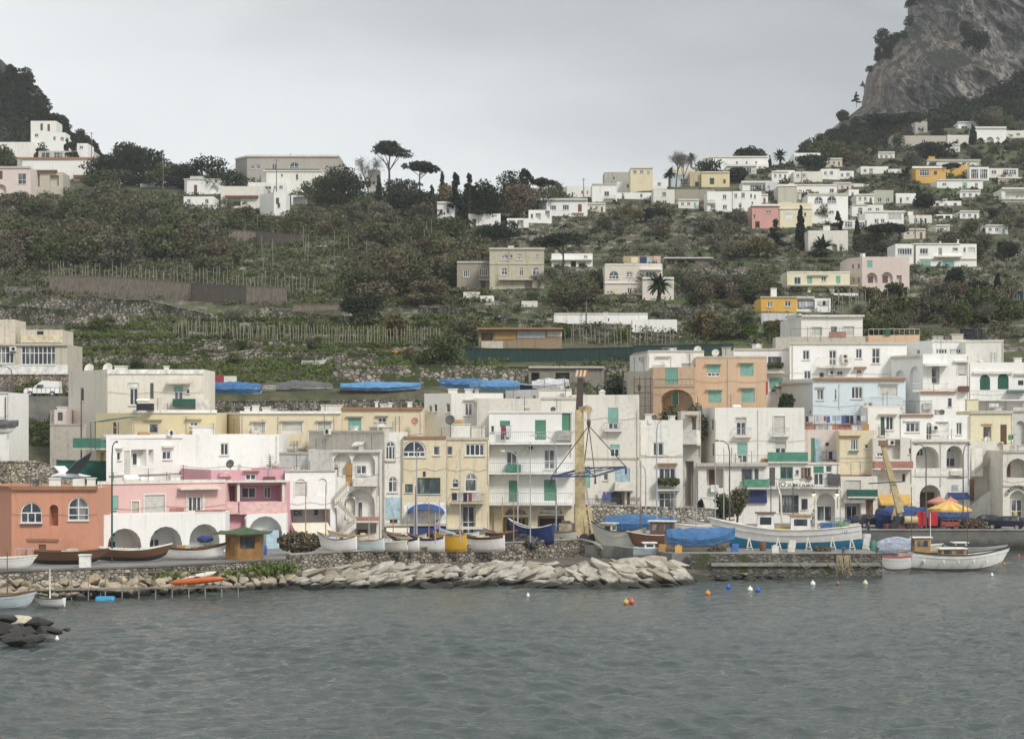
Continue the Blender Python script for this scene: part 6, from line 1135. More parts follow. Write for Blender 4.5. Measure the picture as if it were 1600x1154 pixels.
rm.tube([A_+d*.03+nn+Vector((0,0,1.15)), B2-d*.03+nn+Vector((0,0,1.15))], .028, 4); T.part(rm, 'handrail')
# ================= rocks =================
def rockmat(key, base, wet=True):
    k = 'rock_'+key
    if k in MATS: return MATS[k]
    m, nt, b = newmat(k); v = pos(nt); oi = N(nt, 'ShaderNodeObjectInfo')
    c = ramp(nt, noise(nt, .9, v, 8, .7), [(.30, tuple(x*.5 for x in base)), (.46, tuple(x*.85 for x in base)), (.62, base), (.8, tuple(min(1,x*1.2) for x in base))])
    c = mix(nt, 1.0, c, ramp(nt, oi.outputs['Random'], [(0, (.72,.66,.58)), (.5, (1,1,1)), (1, (1.08,1.05,1.0))]), 'MULTIPLY')
    c = mix(nt, 1.0, c, ramp(nt, noise(nt, 5, v, 4, .7), [(.33, (.6,.6,.6)), (.5, (1,1,1))]), 'MULTIPLY')
    if wet:
        s = N(nt, 'ShaderNodeSeparateXYZ'); nt.links.new(v, s.inputs[0]); wl = math_(nt, 'ADD', s.outputs[2], math_(nt, 'MULTIPLY', noise(nt, .8, v, 4), .9))
        c = mix(nt, ramp(nt, wl, [(.78, (1,1,1)), (1.15, (0,0,0))]), c, (.035,.034,.026))
    nt.links.new(c, b.inputs['Base Color']); b.inputs['Roughness'].default_value = .9; bump(nt, b, noise(nt, 2.2, v, 8, .7), .8, .12); MATS[k] = m; return m
def rockmesh(seed, ax, mat, n=16):
    r = random.Random(seed); bm_v = []
    import bmesh
    bm = bmesh.new()
    for _ in range(n):
        v = Vector((r.gauss(0,1), r.gauss(0,1), r.gauss(0,1))).normalized(); bm.verts.new((v.x*ax[0]*r.uniform(.72,1), v.y*ax[1]*r.uniform(.75,1), v.z*ax[2]*r.uniform(.6,1)))
    bmesh.ops.convex_hull(bm, input=bm.verts); bmesh.ops.delete(bm, geom=[v for v in bm.verts if not v.link_faces], context='VERTS')
    bmesh.ops.bevel(bm, geom=list(bm.edges)+list(bm.verts), offset=.04*min(ax), segments=1, affect='EDGES', profile=.5)
    me = bpy.data.meshes.new('rock'); bm.to_mesh(me); bm.free(); me.materials.append(mat); return me
RM = rockmat('lime', (.47,.44,.375)); RT = rockmat('tan', (.46,.40,.30)); RB = rockmat('black', (.045,.042,.04))
slabs = [rockmesh(i, (1.55, 1.0, .72), RM, 15) for i in range(9)]; balls = [rockmesh(20+i, (1.0, .85, .7), RT, 20) for i in range(6)]; blacks = [rockmesh(40+i, (1.2, 1.0, .6), RB, 16) for i in range(4)]
def bank(pts_top, pts_bot, name):
    mb = MB().mat(rockmat('core', (.16,.145,.12)))
    for i in range(len(pts_top)-1): mb.quad(pts_bot[i], pts_bot[i+1], pts_top[i+1], pts_top[i])
    single(mb, name, None, None, (0,0,0), kind='structure')
wt = [(-60,146),(0,147.4),(240,152.4),(452,160.8),(600,167.3),(760,174.6),(850,178.3),(905,180.5),(950,178),(1050,168.6),(1130,168.2)]
wb = [(-60,142.5),(0,143.5),(240,149.5),(452,156.5),(600,157),(760,157.5),(850,156.5),(905,156),(950,156),(1050,158),(1130,165)]
TZ = [1.1,1.1,1.1,1.0,.9,.9,.9,.9,.9,.9,.4]
bank([(PX(p,y), y, z) for (p,y), z in zip(wt, TZ)], [(PX(p,y), y, -.8) for p, y in wb], 'bank')
def place(me, p, s, rot, label, group, name='boulder'):
    o = link(name, me, None, label, 'boulder', group, loc=p); o.rotation_euler = rot; o.scale = s; return o
rr = random.Random(11)
for i in range(190):
    px = 452+(i*37.7 % 628); tt = (i*0.618034) % 1
    ya = np.interp(px, [a for a, b in wb], [b for a, b in wb]); yb_ = min(ya+11, np.interp(px, [a for a, b in wt], [b for a, b in wt])-.8)
    Y = ya+.2+(yb_-ya)*tt; z = -.15+1.15*tt**.9+(.25 if px > 900 and tt > .3 else 0)
    s = rr.choice((.55, .7, .8, .95, 1.15))*rr.uniform(.85, 1.1)
    place(rr.choice(slabs), (PX(px, Y), Y, z), (s*1.15, s, s*.85), (rr.uniform(-.3,.1), -.35+rr.uniform(-.25,.25) if px < 900 else .25+rr.uniform(-.3,.3), rr.uniform(-.5,.5)), 'pale angular limestone slab in the boulder bank below the sea wall', 'pale slabs of the boulder bank')
for i in range(86):
    px = -15+i*5.5; tt = (i*0.618034) % 1
    ya = np.interp(px, [a for a, b in wb], [b for a, b in wb]); yb_ = np.interp(px, [a for a, b in wt], [b for a, b in wt])-.4
    Y = ya+.5+(yb_-ya-.5)*tt; z = -.1+1.3*tt; s = rr.uniform(.5, .95)
    place(rr.choice(balls), (PX(px, Y), Y, z), (s, s, s), (rr.uniform(-.5,.5), rr.uniform(-.5,.5), rr.uniform(0,6)), 'rounded tan boulder heaped behind the plank walkway', 'rounded boulders behind the walkway')
for i in range(22):
    px = 1062+i*7.5; Y = 167.2-rr.uniform(0, 2.2); s = rr.uniform(.35,.75)
    place(rr.choice(balls), (PX(px, Y), Y, rr.uniform(-.1,.25)), (s*1.3, s, s*.7), (rr.uniform(-.5,.5), rr.uniform(-.5,.5), rr.uniform(0,6)), 'wet brown boulder at the foot of the pier', 'boulders at the foot of the pier')
for i, (px, py, s, c) in enumerate(((4,985,1.5,0),(2,968,1.1,0),(36,990,1.25,0),(58,975,1.0,0),(70,985,.8,0),(84,986,.6,0),(104,983,.35,0),(18,1000,1.0,0),(50,998,.8,0))):
    Y = WY(min(py+12, 1010)); place(blacks[i % 4], P(px, py, Y), (s, s, s*.9), (0, 0, i*1.3), 'black wet rock in the heap at the lower left corner', 'black rocks in the lower left corner', 'rock')
place(rockmesh(77, (1.35,.9,.75), rockmat('cream', (.62,.58,.46), False), 18), P(27,972,128), (1,1,.85), (0,0,.2), 'cream coloured boulder lying on the black rocks', None)
# ================= kiosk =================
Y = 160.5; T = Thing('kiosk', 'small wooden kiosk with an upswept green roof beside the white arches', 'kiosk', (PX(378,Y), Y, QZ)); mb = MB().mat(paint((.34,.18,.06), .6, .2)); x0, x1 = PX(351,Y), PX(406,Y)
f = Fac((371,Y), (406,Y)); z1 = PZ(834,Y); wall_open(mb, f, QZ+.004, z1, [(f.rect(375,838,398,857)[0], f.rect(375,838,398,857)[1], f.rect(375,838,398,857)[2], z1-.18, 0, .25, True)])
f2 = Fac((352,Y+.9), (371,Y)); wall_open(mb, f2, QZ+.004, z1, [(f2.L*.25, QZ+.3, f2.L*.75, z1-.3, 0, .1, True)])
for a, b in ((Vector((x1,Y)), Vector((x1,Y+2.4))), (Vector((x1,Y+2.4)), Vector((PX(352,Y+.9),Y+2.6))), (Vector((PX(352,Y+.9),Y+2.6)), Vector((PX(352,Y+.9),Y+.9)))): mb.quad((a.x,a.y,QZ), (b.x,b.y,QZ), (b.x,b.y,z1), (a.x,a.y,z1))
T.part(mb, 'wall'); gm = MB().mat(glass()); r = f.rect(376,839,397,856); gm.quad(f.pt(r[0],r[1],-.2), f.pt(r[2],r[1],-.2), f.pt(r[2],r[3],-.2), f.pt(r[0],r[3],-.2)); T.part(gm, 'pane')
mb = MB().mat(paint((.07,.11,.05), .9, .3)); xc = PX(377,Y); n = 9; V_ = []; hw, hd = 2.25, 1.9
for j in range(n):
    for i in range(n):
        a, b = (i/(n-1)-.5)*2, (j/(n-1)-.5)*2; m = max(abs(a), abs(b)); V_.append((xc+a*hw, Y+1.2+b*hd, z1+.55*(1-m)**1.4+.28*max(0, m-.55)**1.2*(abs(a*b))+.03))
V2 = [(x, y, z-.1) for x, y, z in V_]; Fq = [(j*n+i, j*n+i+1, (j+1)*n+i+1, (j+1)*n+i) for j in range(n-1) for i in range(n-1)]; mb.add(V_, Fq); mb.add(V2, [q[::-1] for q in Fq]); 
bd = [i for i in range(n)]+[j*n+n-1 for j in range(1, n)]+[(n-1)*n+i for i in range(n-2, -1, -1)]+[j*n for j in range(n-2, 0, -1)]; o_ = len(mb.v)
mb.add([V_[i] for i in bd]+[V2[i] for i in bd], [(k, (k+1) % len(bd), len(bd)+(k+1) % len(bd), len(bd)+k) for k in range(len(bd))]); T.part(mb, 'roof')
# ================= cranes =================
def beam(mb, a, b, w0, w1, d0=None, d1=None):
    a, b = Vector(a), Vector(b); d = (b-a).normalized(); s = d.cross(Vector((0,1,0))).normalized(); t = d.cross(s).normalized(); vs = []
    for p, w_, dd in ((a, w0, d0 or w0), (b, w1, d1 or w1)):
        for q, e in ((-1,-1),(1,-1),(1,1),(-1,1)): vs.append(p+s*q*w_/2+t*e*dd/2)
    mb.add(vs, [(0,1,2,3)[::-1],(4,5,6,7),(0,1,5,4),(1,2,6,5),(2,3,7,6),(3,0,4,7)])
Y = 183.; yl = paint((.52,.42,.23), .6, .20); T = Thing('crane', 'tall cream telescopic crane with a rusty head standing over the boats', 'crane', (PX(900,Y), Y, QZ))
mb = MB().mat(yl); beam(mb, P(907,838,Y), P(905,640,Y), 1.05, .78); T.part(mb, 'boom')
mb = MB().mat(paint((.07,.05,.045), .6)); beam(mb, P(905,642,Y), P(907,590,Y), .66, .55); T.part(mb, 'inner_boom')
mb = MB(); 
for i in range(6): mb.mat(paint((.5,.16,.05) if i % 2 else 'offw', .6)); p = P(899+i*3, 584, Y); mb.obox(p-Vector((0,.4,.25)), (.19,0,0), (0,.8,0), (.1,0,.6))
T.part(mb, 'boom_head')
mb = MB().mat(yl); beam(mb, P(918,838,Y-.5), P(912,790,Y-.3), .35, .35); beam(mb, P(928,842,Y-.5), P(920,790,Y-.3), .35, .35); mb.mat(paint('metal', .3)); beam(mb, P(912,790,Y-.3), P(905,745,Y), .16, .16); beam(mb, P(920,790,Y-.3), P(913,745,Y), .16, .16); T.part(mb, 'hydraulic_ram')
mb = MB().mat(paint((.40,.34,.24), .7, .35)); mb.box(P(886,827,Y)+Vector((0,.8,0)), (1.5,1.8,1.1)); mb.mat(paint('iron')); mb.box(P(884,817,Y)+Vector((0,.8,0)), (.8,1.2,.35)); mb.mat(paint('tan')); mb.box(P(906,840,Y), (4.2,2.6,.35)); c_ = T.part(mb, 'chassis')
mb = MB().mat(paint('dark', .8)); 
for px in (882, 895, 912, 926): mb = MB().mat(paint('dark', .8)); mb.lathe((PX(px,Y), Y-1.45, QZ+.5), [(0,0),(.25,0),(.5,.03),(.5,.32),(0,.35)], 14, (0,1,0)); T.part(mb, 'wheel')
mb = MB().mat(yl); beam(mb, P(903,640,Y), P(920,636,Y-.6), .5, .4); p = P(920,640,Y-.6); mb.lathe(p-Vector((0,.12,0)), [(0,0),(.35,0),(.35,.24),(0,.24)], 12, (0,1,0)); T.part(mb, 'sheave')
hk = P(920,655,Y-.6); cb = MB().mat(paint('iron')); 
for dx in (-.12, 0, .12): cb.tube([p+Vector((dx,0,0)), hk+Vector((dx,0,0))], .025, 4)
cb.mat(paint((.10,.07,.05))); cb.lathe(hk-Vector((0,0,.7)), [(0,0),(.16,.1),(.2,.5),(.1,.7),(0,.72)], 8); T.part(cb, 'hook_block')
T2 = Thing('lifting_frame', 'blue lattice lifting frame hanging on steel slings from the tall crane', 'lifting frame', P(920,735,Y-.6)); sl = MB().mat(paint((.08,.06,.05))); fr = MB().mat(paint((.035,.055,.14), .6, .3))
cs = [P(862,744,Y-3.2), P(976,729,Y-2.0), P(985,728,Y+2.4), P(925,731,Y+1.0), P(932,743,Y-3.4)]; quadf = [P(862,744,Y-3.0), P(930,744,Y-3.4), P(978,729,Y+2.0), P(912,731,Y+2.4)]
for i in range(4): a, b = quadf[i], quadf[(i+1) % 4]; beam(fr, a, b, .13, .13)
beam(fr, quadf[0], quadf[2], .09, .09); beam(fr, quadf[1], quadf[3], .09, .09)
for i in range(5): t_ = (i+.5)/5; beam(fr, quadf[0].lerp(quadf[1], t_), quadf[3].lerp(quadf[2], t_), .06, .06)
for q in quadf: fr.tube([q, q-Vector((0,0,.7))], [.07,.12], 5)
for q in quadf: sl.tube([hk-Vector((0,0,.6)), q], .045, 4)
T2.part(fr, 'frame'); T2.part(sl, 'sling')
Y = 207.; T = Thing('crane', 'small yellow crane with a slanting boom behind the moored boats', 'crane', (PX(1400,Y), Y, QZ)); mb = MB().mat(yl); beam(mb, P(1407,800,Y), P(1379,694,Y), .72, .45); T.part(mb, 'boom')
mb = MB().mat(yl); beam(mb, P(1395,812,Y), P(1404,775,Y), .4, .25); beam(mb, P(1405,812,Y), P(1411,782,Y), .35, .25); T.part(mb, 'support')
mb = MB().mat(paint((.25,.15,.10), .6)); mb.box(P(1380,692,Y), (.9,.7,.6)); mb.tube([P(1380,695,Y-.4), P(1380,734,Y-.4)], .03, 4); mb.box(P(1380,734,Y-.4), (.4,.3,.5)); T.part(mb, 'boom_head')
mb = MB().mat(paint((.06,.08,.08), .6)); mb.tube([P(1357,755,Y-.6), P(1410,752,Y-.6)], .07, 5); T.part(mb, 'spreader_bar')
mb = MB().mat(paint((.16,.05,.05), .6)); mb.box(P(1408,824,Y), (3.6,2,.8)); mb.mat(paint('dark')); mb.box(P(1407,812,Y), (1.6,1.8,.9)); mb.mat(yl); mb.lathe(P(1413,812,Y-1.1), [(0,0),(.42,0),(.42,1.4),(0,1.4)], 12, (1,0,0)); T.part(mb, 'chassis')
for px in (1394, 1420): mb = MB().mat(paint('dark', .8)); mb.lathe((PX(px,Y), Y-1.3, QZ+.45), [(0,0),(.45,0),(.45,.3),(0,.3)], 14, (0,1,0)); T.part(mb, 'wheel')
def small(name, label, px, py, Y, parts, cat, smooth=False, z=QZ):
    x = PX(px, Y); m = MB()
    for mt, kind, d in parts:
        m.mat(mt)
        if kind == 'b': dx, dy, dz, sx, sy, sz, rz = d; m.box((x+dx, Y+dy, z+dz+sz/2+.004), (sx, sy, sz), rz)
        elif kind == 'l': dx, dy, dz, prof = d; m.lathe((x+dx, Y+dy, z+dz+.004), prof, 12)
        elif kind == 't': m.tube([(x+a, Y+b, z+c) for a, b, c in d[0]], d[1], 5)
    return single(m, name, label, cat, (x, Y, z), smooth=smooth)
brl = [(0,0),(.26,0),(.30,.3),(.30,.55),(.26,.85),(0,.86)]
cr = lambda n_, c: [(paint(c, .7), 'b', (.05*i, .03*i, .34*i, .62, .45, .33, .1*i)) for i in range(n_)]
small('fish_crates', 'leaning stack of three pale fish crates by the pier edge', 1236, 868, 171.0, cr(3, 'offw'), 'crates')
small('fish_crates', 'two blue fish crates under the bow of the fishing boat', 1148, 868, 171.4, cr(2, (.05,.15,.40)), 'crates')
small('fish_crates', 'four grey fish crates stacked near the pier end', 1352, 862, 175, cr(4, 'grey'), 'crates')
small('fish_crates', 'pair of wooden crates left of the yellow jerrycan', 1034, 868, 171, cr(2, 'wood'), 'crates')
small('barrel', 'rusty oil barrel on the pier between the wooden props', 1192, 866, 172.4, [(paint('rust', .7), 'l', (0,0,0,brl))], 'barrel')
small('barrel', 'dark green barrel at the pier end beside the crates', 1364, 864, 173.6, [(paint('bgreen', .6), 'l', (0,0,0,brl))], 'barrel')
small('barrel', 'blue plastic barrel behind the kiosk', 412, 862, 167, [(paint((.04,.13,.38), .5), 'l', (0,0,0,brl))], 'barrel')
small('bollard', 'iron mooring bollard on the pier above the hanging ropes', 1318, 868, 169.5, [(paint('iron', .6), 'l', (0,0,0,[(0,0),(.2,0),(.14,.1),(.13,.35),(.22,.42),(.2,.5),(0,.52)]))], 'bollard')
small('bollard', 'iron mooring bollard at the corner of the pier end', 1371, 868, 169.5, [(paint('iron', .6), 'l', (0,0,0,[(0,0),(.2,0),(.14,.1),(.13,.35),(.22,.42),(.2,.5),(0,.52)]))], 'bollard')
for px_, l in ((1285, 'grey net heap on the pier under the fishing boat stern'), (1120, 'brown net heap on the pier left of the wooden props'), (560, 'tawny net bundle between the boats on the sea wall')):
    Yn = 171.8 if px_ > 1000 else 170; m = MB().mat(leaf('grey' if px_ == 1285 else 'brown')); leafcloud_mb(m, (PX(px_, Yn), Yn, QZ+.15), (.9,.45,.35), 260, .10, px_); single(m, 'net_heap', l, 'net', (PX(px_, Yn), Yn, QZ))
m = MB().mat(paint((.36,.30,.19), .9, .2)); rr_ = random.Random(5)
for i in range(30): x_ = PX(1318, 168)+rr_.uniform(-.6,.6); m.tube([(x_*.98+PX(1318,168)*.02, 168.1, 1.9), (x_+rr_.uniform(-.15,.15), 167.85, 1.2), (x_+rr_.uniform(-.5,.5), 167.7, rr_.uniform(.1,.7))], [.03,.025,.012], 3)
single(m, 'rope_bundle', 'bundle of frayed tan ropes hanging down the pier face', 'ropes', (PX(1318,168), 168, 1.9))
for i, (a_, b_) in enumerate(((1245,1275),(1290,1312),(1335,1368))):
    m = MB().mat(paint((.30,.27,.20), .9)); pts = [(PX(a_+(b_-a_)*t/8, 168), 167.9, 1.55-.75*math.sin(math.pi*t/8)) for t in range(9)]; m.tube(pts, .03, 5); single(m, 'mooring_rope', ('slack mooring rope sagging on the left of the pier face', 'short mooring rope left of the frayed bundle', 'mooring rope sagging near the pier end')[i], 'rope', pts[0])
for i, (px_, Yc, c_) in enumerate(((1382,212,'red'),(1390,212.6,'dark'),(1256,218,'iron'),(1330,218,'navy'))):
    xx = PX(px_, Yc); m = MB().mat(paint('dark', .8))
    for dx in (-.6, .6): m.lathe((xx+dx, Yc-.05, QZ+.3), [(0,0),(.29,0),(.29,.1),(0,.1)], 12, (0,1,0))
    m.mat(paint(c_, .4)); m.box((xx, Yc, QZ+.55), (1.0,.26,.3)); m.box((xx+.45, Yc, QZ+.8), (.2,.3,.5)); m.box((xx-.3, Yc, QZ+.75), (.6,.26,.12)); single(m, 'scooter', ('red scooter parked behind the small yellow crane', 'black scooter beside the red one', 'grey scooter before the restaurant poster frame', 'dark blue scooter at the small shop front')[i], 'scooter', (xx, Yc, QZ))
# ================= parasols, cars, van, lamps, people =================
def parasol(label, x0, x1, yt, ye, Y, c1, c2, posts=((-1),(1))):
    T = Thing('parasol', label, 'parasol', (PX((x0+x1)/2, Y), Y, QZ)); r = (x1-x0)/2/F*Y; c = P((x0+x1)/2, yt, Y); ze = PZ(ye, Y); m = MB(); n = 24
    for i in range(n):
        a, b = 2*math.pi*i/n, 2*math.pi*(i+1)/n; m.mat(paint(c1 if i % 2 else c2, .8, .08)); e0, e1 = Vector((c.x+r*math.cos(a), c.y+r*.8*math.sin(a), ze)), Vector((c.x+r*math.cos(b), c.y+r*.8*math.sin(b), ze))
        m.add([c, e0, e1], [(0,1,2)]); m.quad(e0, e1, e1-Vector((0,0,.22)), e0-Vector((0,0,.22)))
    T.part(m, 'canopy'); p = MB().mat(paint('offw')); p.tube([(c.x, c.y, QZ), (c.x, c.y, c.z+.1)], .04, 6); T.part(p, 'pole')
    if len(posts) > 1:
        for k in posts: p = MB().mat(paint('lemon')); p.tube([(c.x+k*r*.92, c.y, QZ), (c.x+k*r*.92, c.y, ze)], .04, 5); T.part(p, 'leg')
parasol('yellow and white striped parasol with thin legs on the far quay', 1448, 1518, 781, 795, 207.5, (.66,.38,.06), (.70,.50,.20), (-.35, .35, 1))
parasol('salmon red parasol behind the striped one', 1449, 1484, 775, 783, 214.5, (.55,.24,.17), (.52,.22,.16), (0,))
parasol('faded red parasol under the blue awning', 1474, 1497, 776, 783, 216.5, (.55,.18,.13), (.60,.24,.18), (0,))
def car(label, x0, x1, Y, col, yaw, base_z=QZ, van=False, name='parked_car', Hc=1.45):
    L = 4.2; ang = R(yaw); cx_ = PX((x0+x1)/2, Y); T = Thing(name, label, 'van' if van else 'car', (cx_, Y, base_z)); M = Matrix.Translation((cx_, Y, base_z+.004)) @ Matrix.Rotation(ang, 4, 'Z')
    if van: prof = [(-2.1,.35),(-2.1,1.0),(-2.05,1.75),(-.1,1.85),(.35,1.55),(.95,1.05),(1.9,.92),(2.1,.6),(2.1,.35)]
    else: prof = [(-2.0,.35),(-2.05,.85),(-1.75,1.3),(-1.2,1.44),(.25,1.43),(1.05,.98),(1.9,.85),(2.1,.6),(2.1,.35)]
    w_ = .84; m = MB().mat(paint(col, .25, .04)); nn_ = len(prof)
    def sd(y, x, z): return M @ Vector((x, y*(w_ if z < 1.0 else w_*.86), z))
    vs = [sd(1, *p) for p in prof]+[sd(-1, *p) for p in prof]; m.add(vs, [tuple(range(nn_)), tuple(range(nn_, 2*nn_))[::-1]]+[(i, nn_+i, nn_+(i+1) % nn_, (i+1) % nn_) for i in range(nn_)]); T.part(m, 'body')
    g = MB().mat(glass())
    for s_ in (1, -1):
        wins = [(-1.55,-.7),(-.6,.2)] if not van else [(-.3,.5)]
        for a, b in wins: g.add([M @ Vector(v) for v in ((a, s_*(w_+.006)*.99, 1.0),(b+.12, s_*(w_+.006)*.99, 1.0),(b-.06, s_*(w_*.87+.012), 1.36),(a+.05, s_*(w_*.87+.012), 1.36))], [(0,1,2,3)])
    g.add([M @ Vector(v) for v in ((1.0,-.72,1.02),(1.0,.72,1.02),(.32,.66,1.42 if not van else 1.56),(.32,-.66,1.42 if not van else 1.56))], [(0,1,2,3)])
    if not van: g.add([M @ Vector(v) for v in ((-1.98,-.66,.95),(-1.98,.66,.95),(-1.72,.6,1.33),(-1.72,-.6,1.33))], [(0,1,2,3)])
    T.part(g, 'window')
    for x in (-1.3, 1.3):
        for s_ in (1, -1):
            q = MB().mat(paint('dark', .8)); p = M @ Vector((x, s_*.70, .31)); ax = M.to_3x3() @ Vector((0, s_, 0)); q.lathe(p, [(0,0),(.31,0),(.31,.18),(.2,.19)], 14, ax); q.mat(paint('metal', .3)); q.lathe(p, [(.19,.185),(.12,.17),(0,.175)], 10, ax); T.part(q, 'wheel')
    for s_ in (1, -1): q = MB().mat(paint('bright', .2)); q.obox(M @ Vector((2.07, s_*.5-.15, .62)), M.to_3x3() @ Vector((.05,0,0)), M.to_3x3() @ Vector((0,.3,0)), (0,0,.14)); T.part(q, 'headlight')
    return T
car('dark blue hatchback parked at the quay edge by the arched doorway', 1552, 1592, 207, (.015,.015,.035), 155)
car('dark grey car parked left of the blue hatchback', 1524, 1556, 210, (.035,.045,.045), 150)
car('white small van parked behind the leafy bank at the left', 40, 94, 226, 'bright', 180, base_z=PZ(619,226), van=True, name='parked_van')
car('dark small car glimpsed behind the fishing boat bow', 1345, 1376, 211, (.05,.05,.06), 20)
T = Thing('van_ledge', 'narrow road shelf with a rail carrying the white van', 'road', (PX(60,226), 226, 10)); mb = MB().mat(concrete((.22,.21,.19), 'vl')); z = PZ(619,226); mb.obox((PX(-30,226), 224, z-3), (PX(108,226)-PX(-30,226), 0, 0), (0,6,0), (0,0,3)); T.part(mb, 'shelf')
mb = MB().mat(paint('iron')); 
for i in range(14): x = PX(15+i*7, 224); mb.tube([(x,224.2,z), (x,224.2,z+1)], .03, 4)
mb.tube([(PX(15,224),224.2,z+1), (PX(106,224),224.2,z+1)], .03, 4); T.part(mb, 'railing')
def lamp(label, px, yt, yb, Y, arm, col='metal', zb=QZ):
    x = PX(px, Y); zt = PZ(yt, Y); T = Thing('street_lamp', label, 'street lamp', (x, Y, zb)); m = MB().mat(paint(col, .5)); a = arm/F*Y
    m.tube([(x, Y, zb), (x, Y, zt-1.2), (x+a*.15, Y-.1, zt-.4), (x+a*.55, Y-.2, zt-.05), (x+a*.9, Y-.3, zt)], [.09,.06,.05,.045,.04], 6); T.part(m, 'pole')
    m = MB().mat(paint('offw' if col == 'metal' else 'iron', .4)); m.obox((x+a*.9-.1*(a<0), Y-.45, zt-.08), (a*.35, 0, 0), (0,.3,0), (0,0,.16)); T.part(m, 'lamp_head')
lamp('tall grey street lamp with its arm to the left before the balcony block', 869, 680, 840, 184, -32)
lamp('grey street lamp left of the tall one before the balcony block', 809, 704, 838, 183, -20)
lamp('tall grey street lamp before the off white house right of the crane', 1026, 657, 830, 186, 8)
lamp('dark street lamp with a left arm before the big white house', 1140, 688, 812, 196, -18, 'iron')
lamp('dark street lamp rising before the arcaded house', 1447, 694, 822, 205.5, -14, 'iron')
lamp('thin dark street lamp at the foot of the white stair house', 1505, 694, 822, 205.8, 8, 'iron')
lamp('slim grey street lamp with an arm to the left before the stained houses', 1009, 726, 812, 190, -10)
lamp('green grey lamp post before the pale pink house', 175, 690, 868, 158, 8, 'dgreen')
lamp('lamp post with lanterns before the beige side wall', 127, 607, 700, 200, 3, 'iron', zb=PZ(722,200))
lamp('curved road lamp before the workshop', 20, 572, 625, 228, -16, 'iron', zb=PZ(622,228))
lamp('thin grey lamp mast in front of the tracery window house', 651, 700, 845, 176, 3)
# clutter on the far quay: nets and crates
mb = MB().mat(paint((.5,.03,.04), .9)); Y = 206
for px in (1441, 1458): mb.box(P(px, 810, Y), (1.0,.12,1.5))
mb.mat(paint((.12,.2,.4), .9)); mb.box(P(1450, 803, Y), (1.3,.1,.6)); mb.mat(paint('iron')); mb.tube([P(1430,795,Y), P(1470,795,Y)], .03, 4)
for px in (1430, 1470): mb.tube([P(px,828,Y), P(px,795,Y)], .03, 4)
single(mb, 'clothes_rack', 'rack with red and blue oilskins on the far quay', 'rack', P(1450,828,Y))
mb = MB().mat(paint((.30,.07,.05), .8)); Y = 205.5; mb.box(P(1484,818,Y), (1.9,1.0,.5)); mb.mat(paint('iron')); mb.box(P(1484,811,Y), (1.7,.9,.06)); 
for px in (1474, 1494): mb.lathe(P(px,824,Y-.5), [(0,0),(.26,0),(.26,.12),(0,.12)], 10, (0,1,0))
single(mb, 'handcart', 'small rusty red cart on the far quay', 'cart', P(1484,826,Y))
mb = MB().mat(leaf('redbrown')); leafcloud_mb(mb, P(1512,820,205.6), (2.2,.6,.75), 500, .16, 5); single(mb, 'fishing_net', 'heap of reddish brown fishing nets under the striped parasol', 'net', P(1512,826,205.6))
mb = MB().mat(leaf('brown')); leafcloud_mb(mb, P(468,846,166), (2.0,.7,.9), 500, .16, 6); single(mb, 'net_heap', 'brown heap of nets under the striped awning', 'net', P(468,856,166))
mb = MB().mat(tarpmat('grey')); leafcloud_mb(mb, P(808,846,178), (2.0,.6,.5), 300, .3, 8); single(mb, 'tarpaulin_heap', 'crumpled grey tarpaulin heap on the sea wall', 'tarpaulin', P(808,852,178))
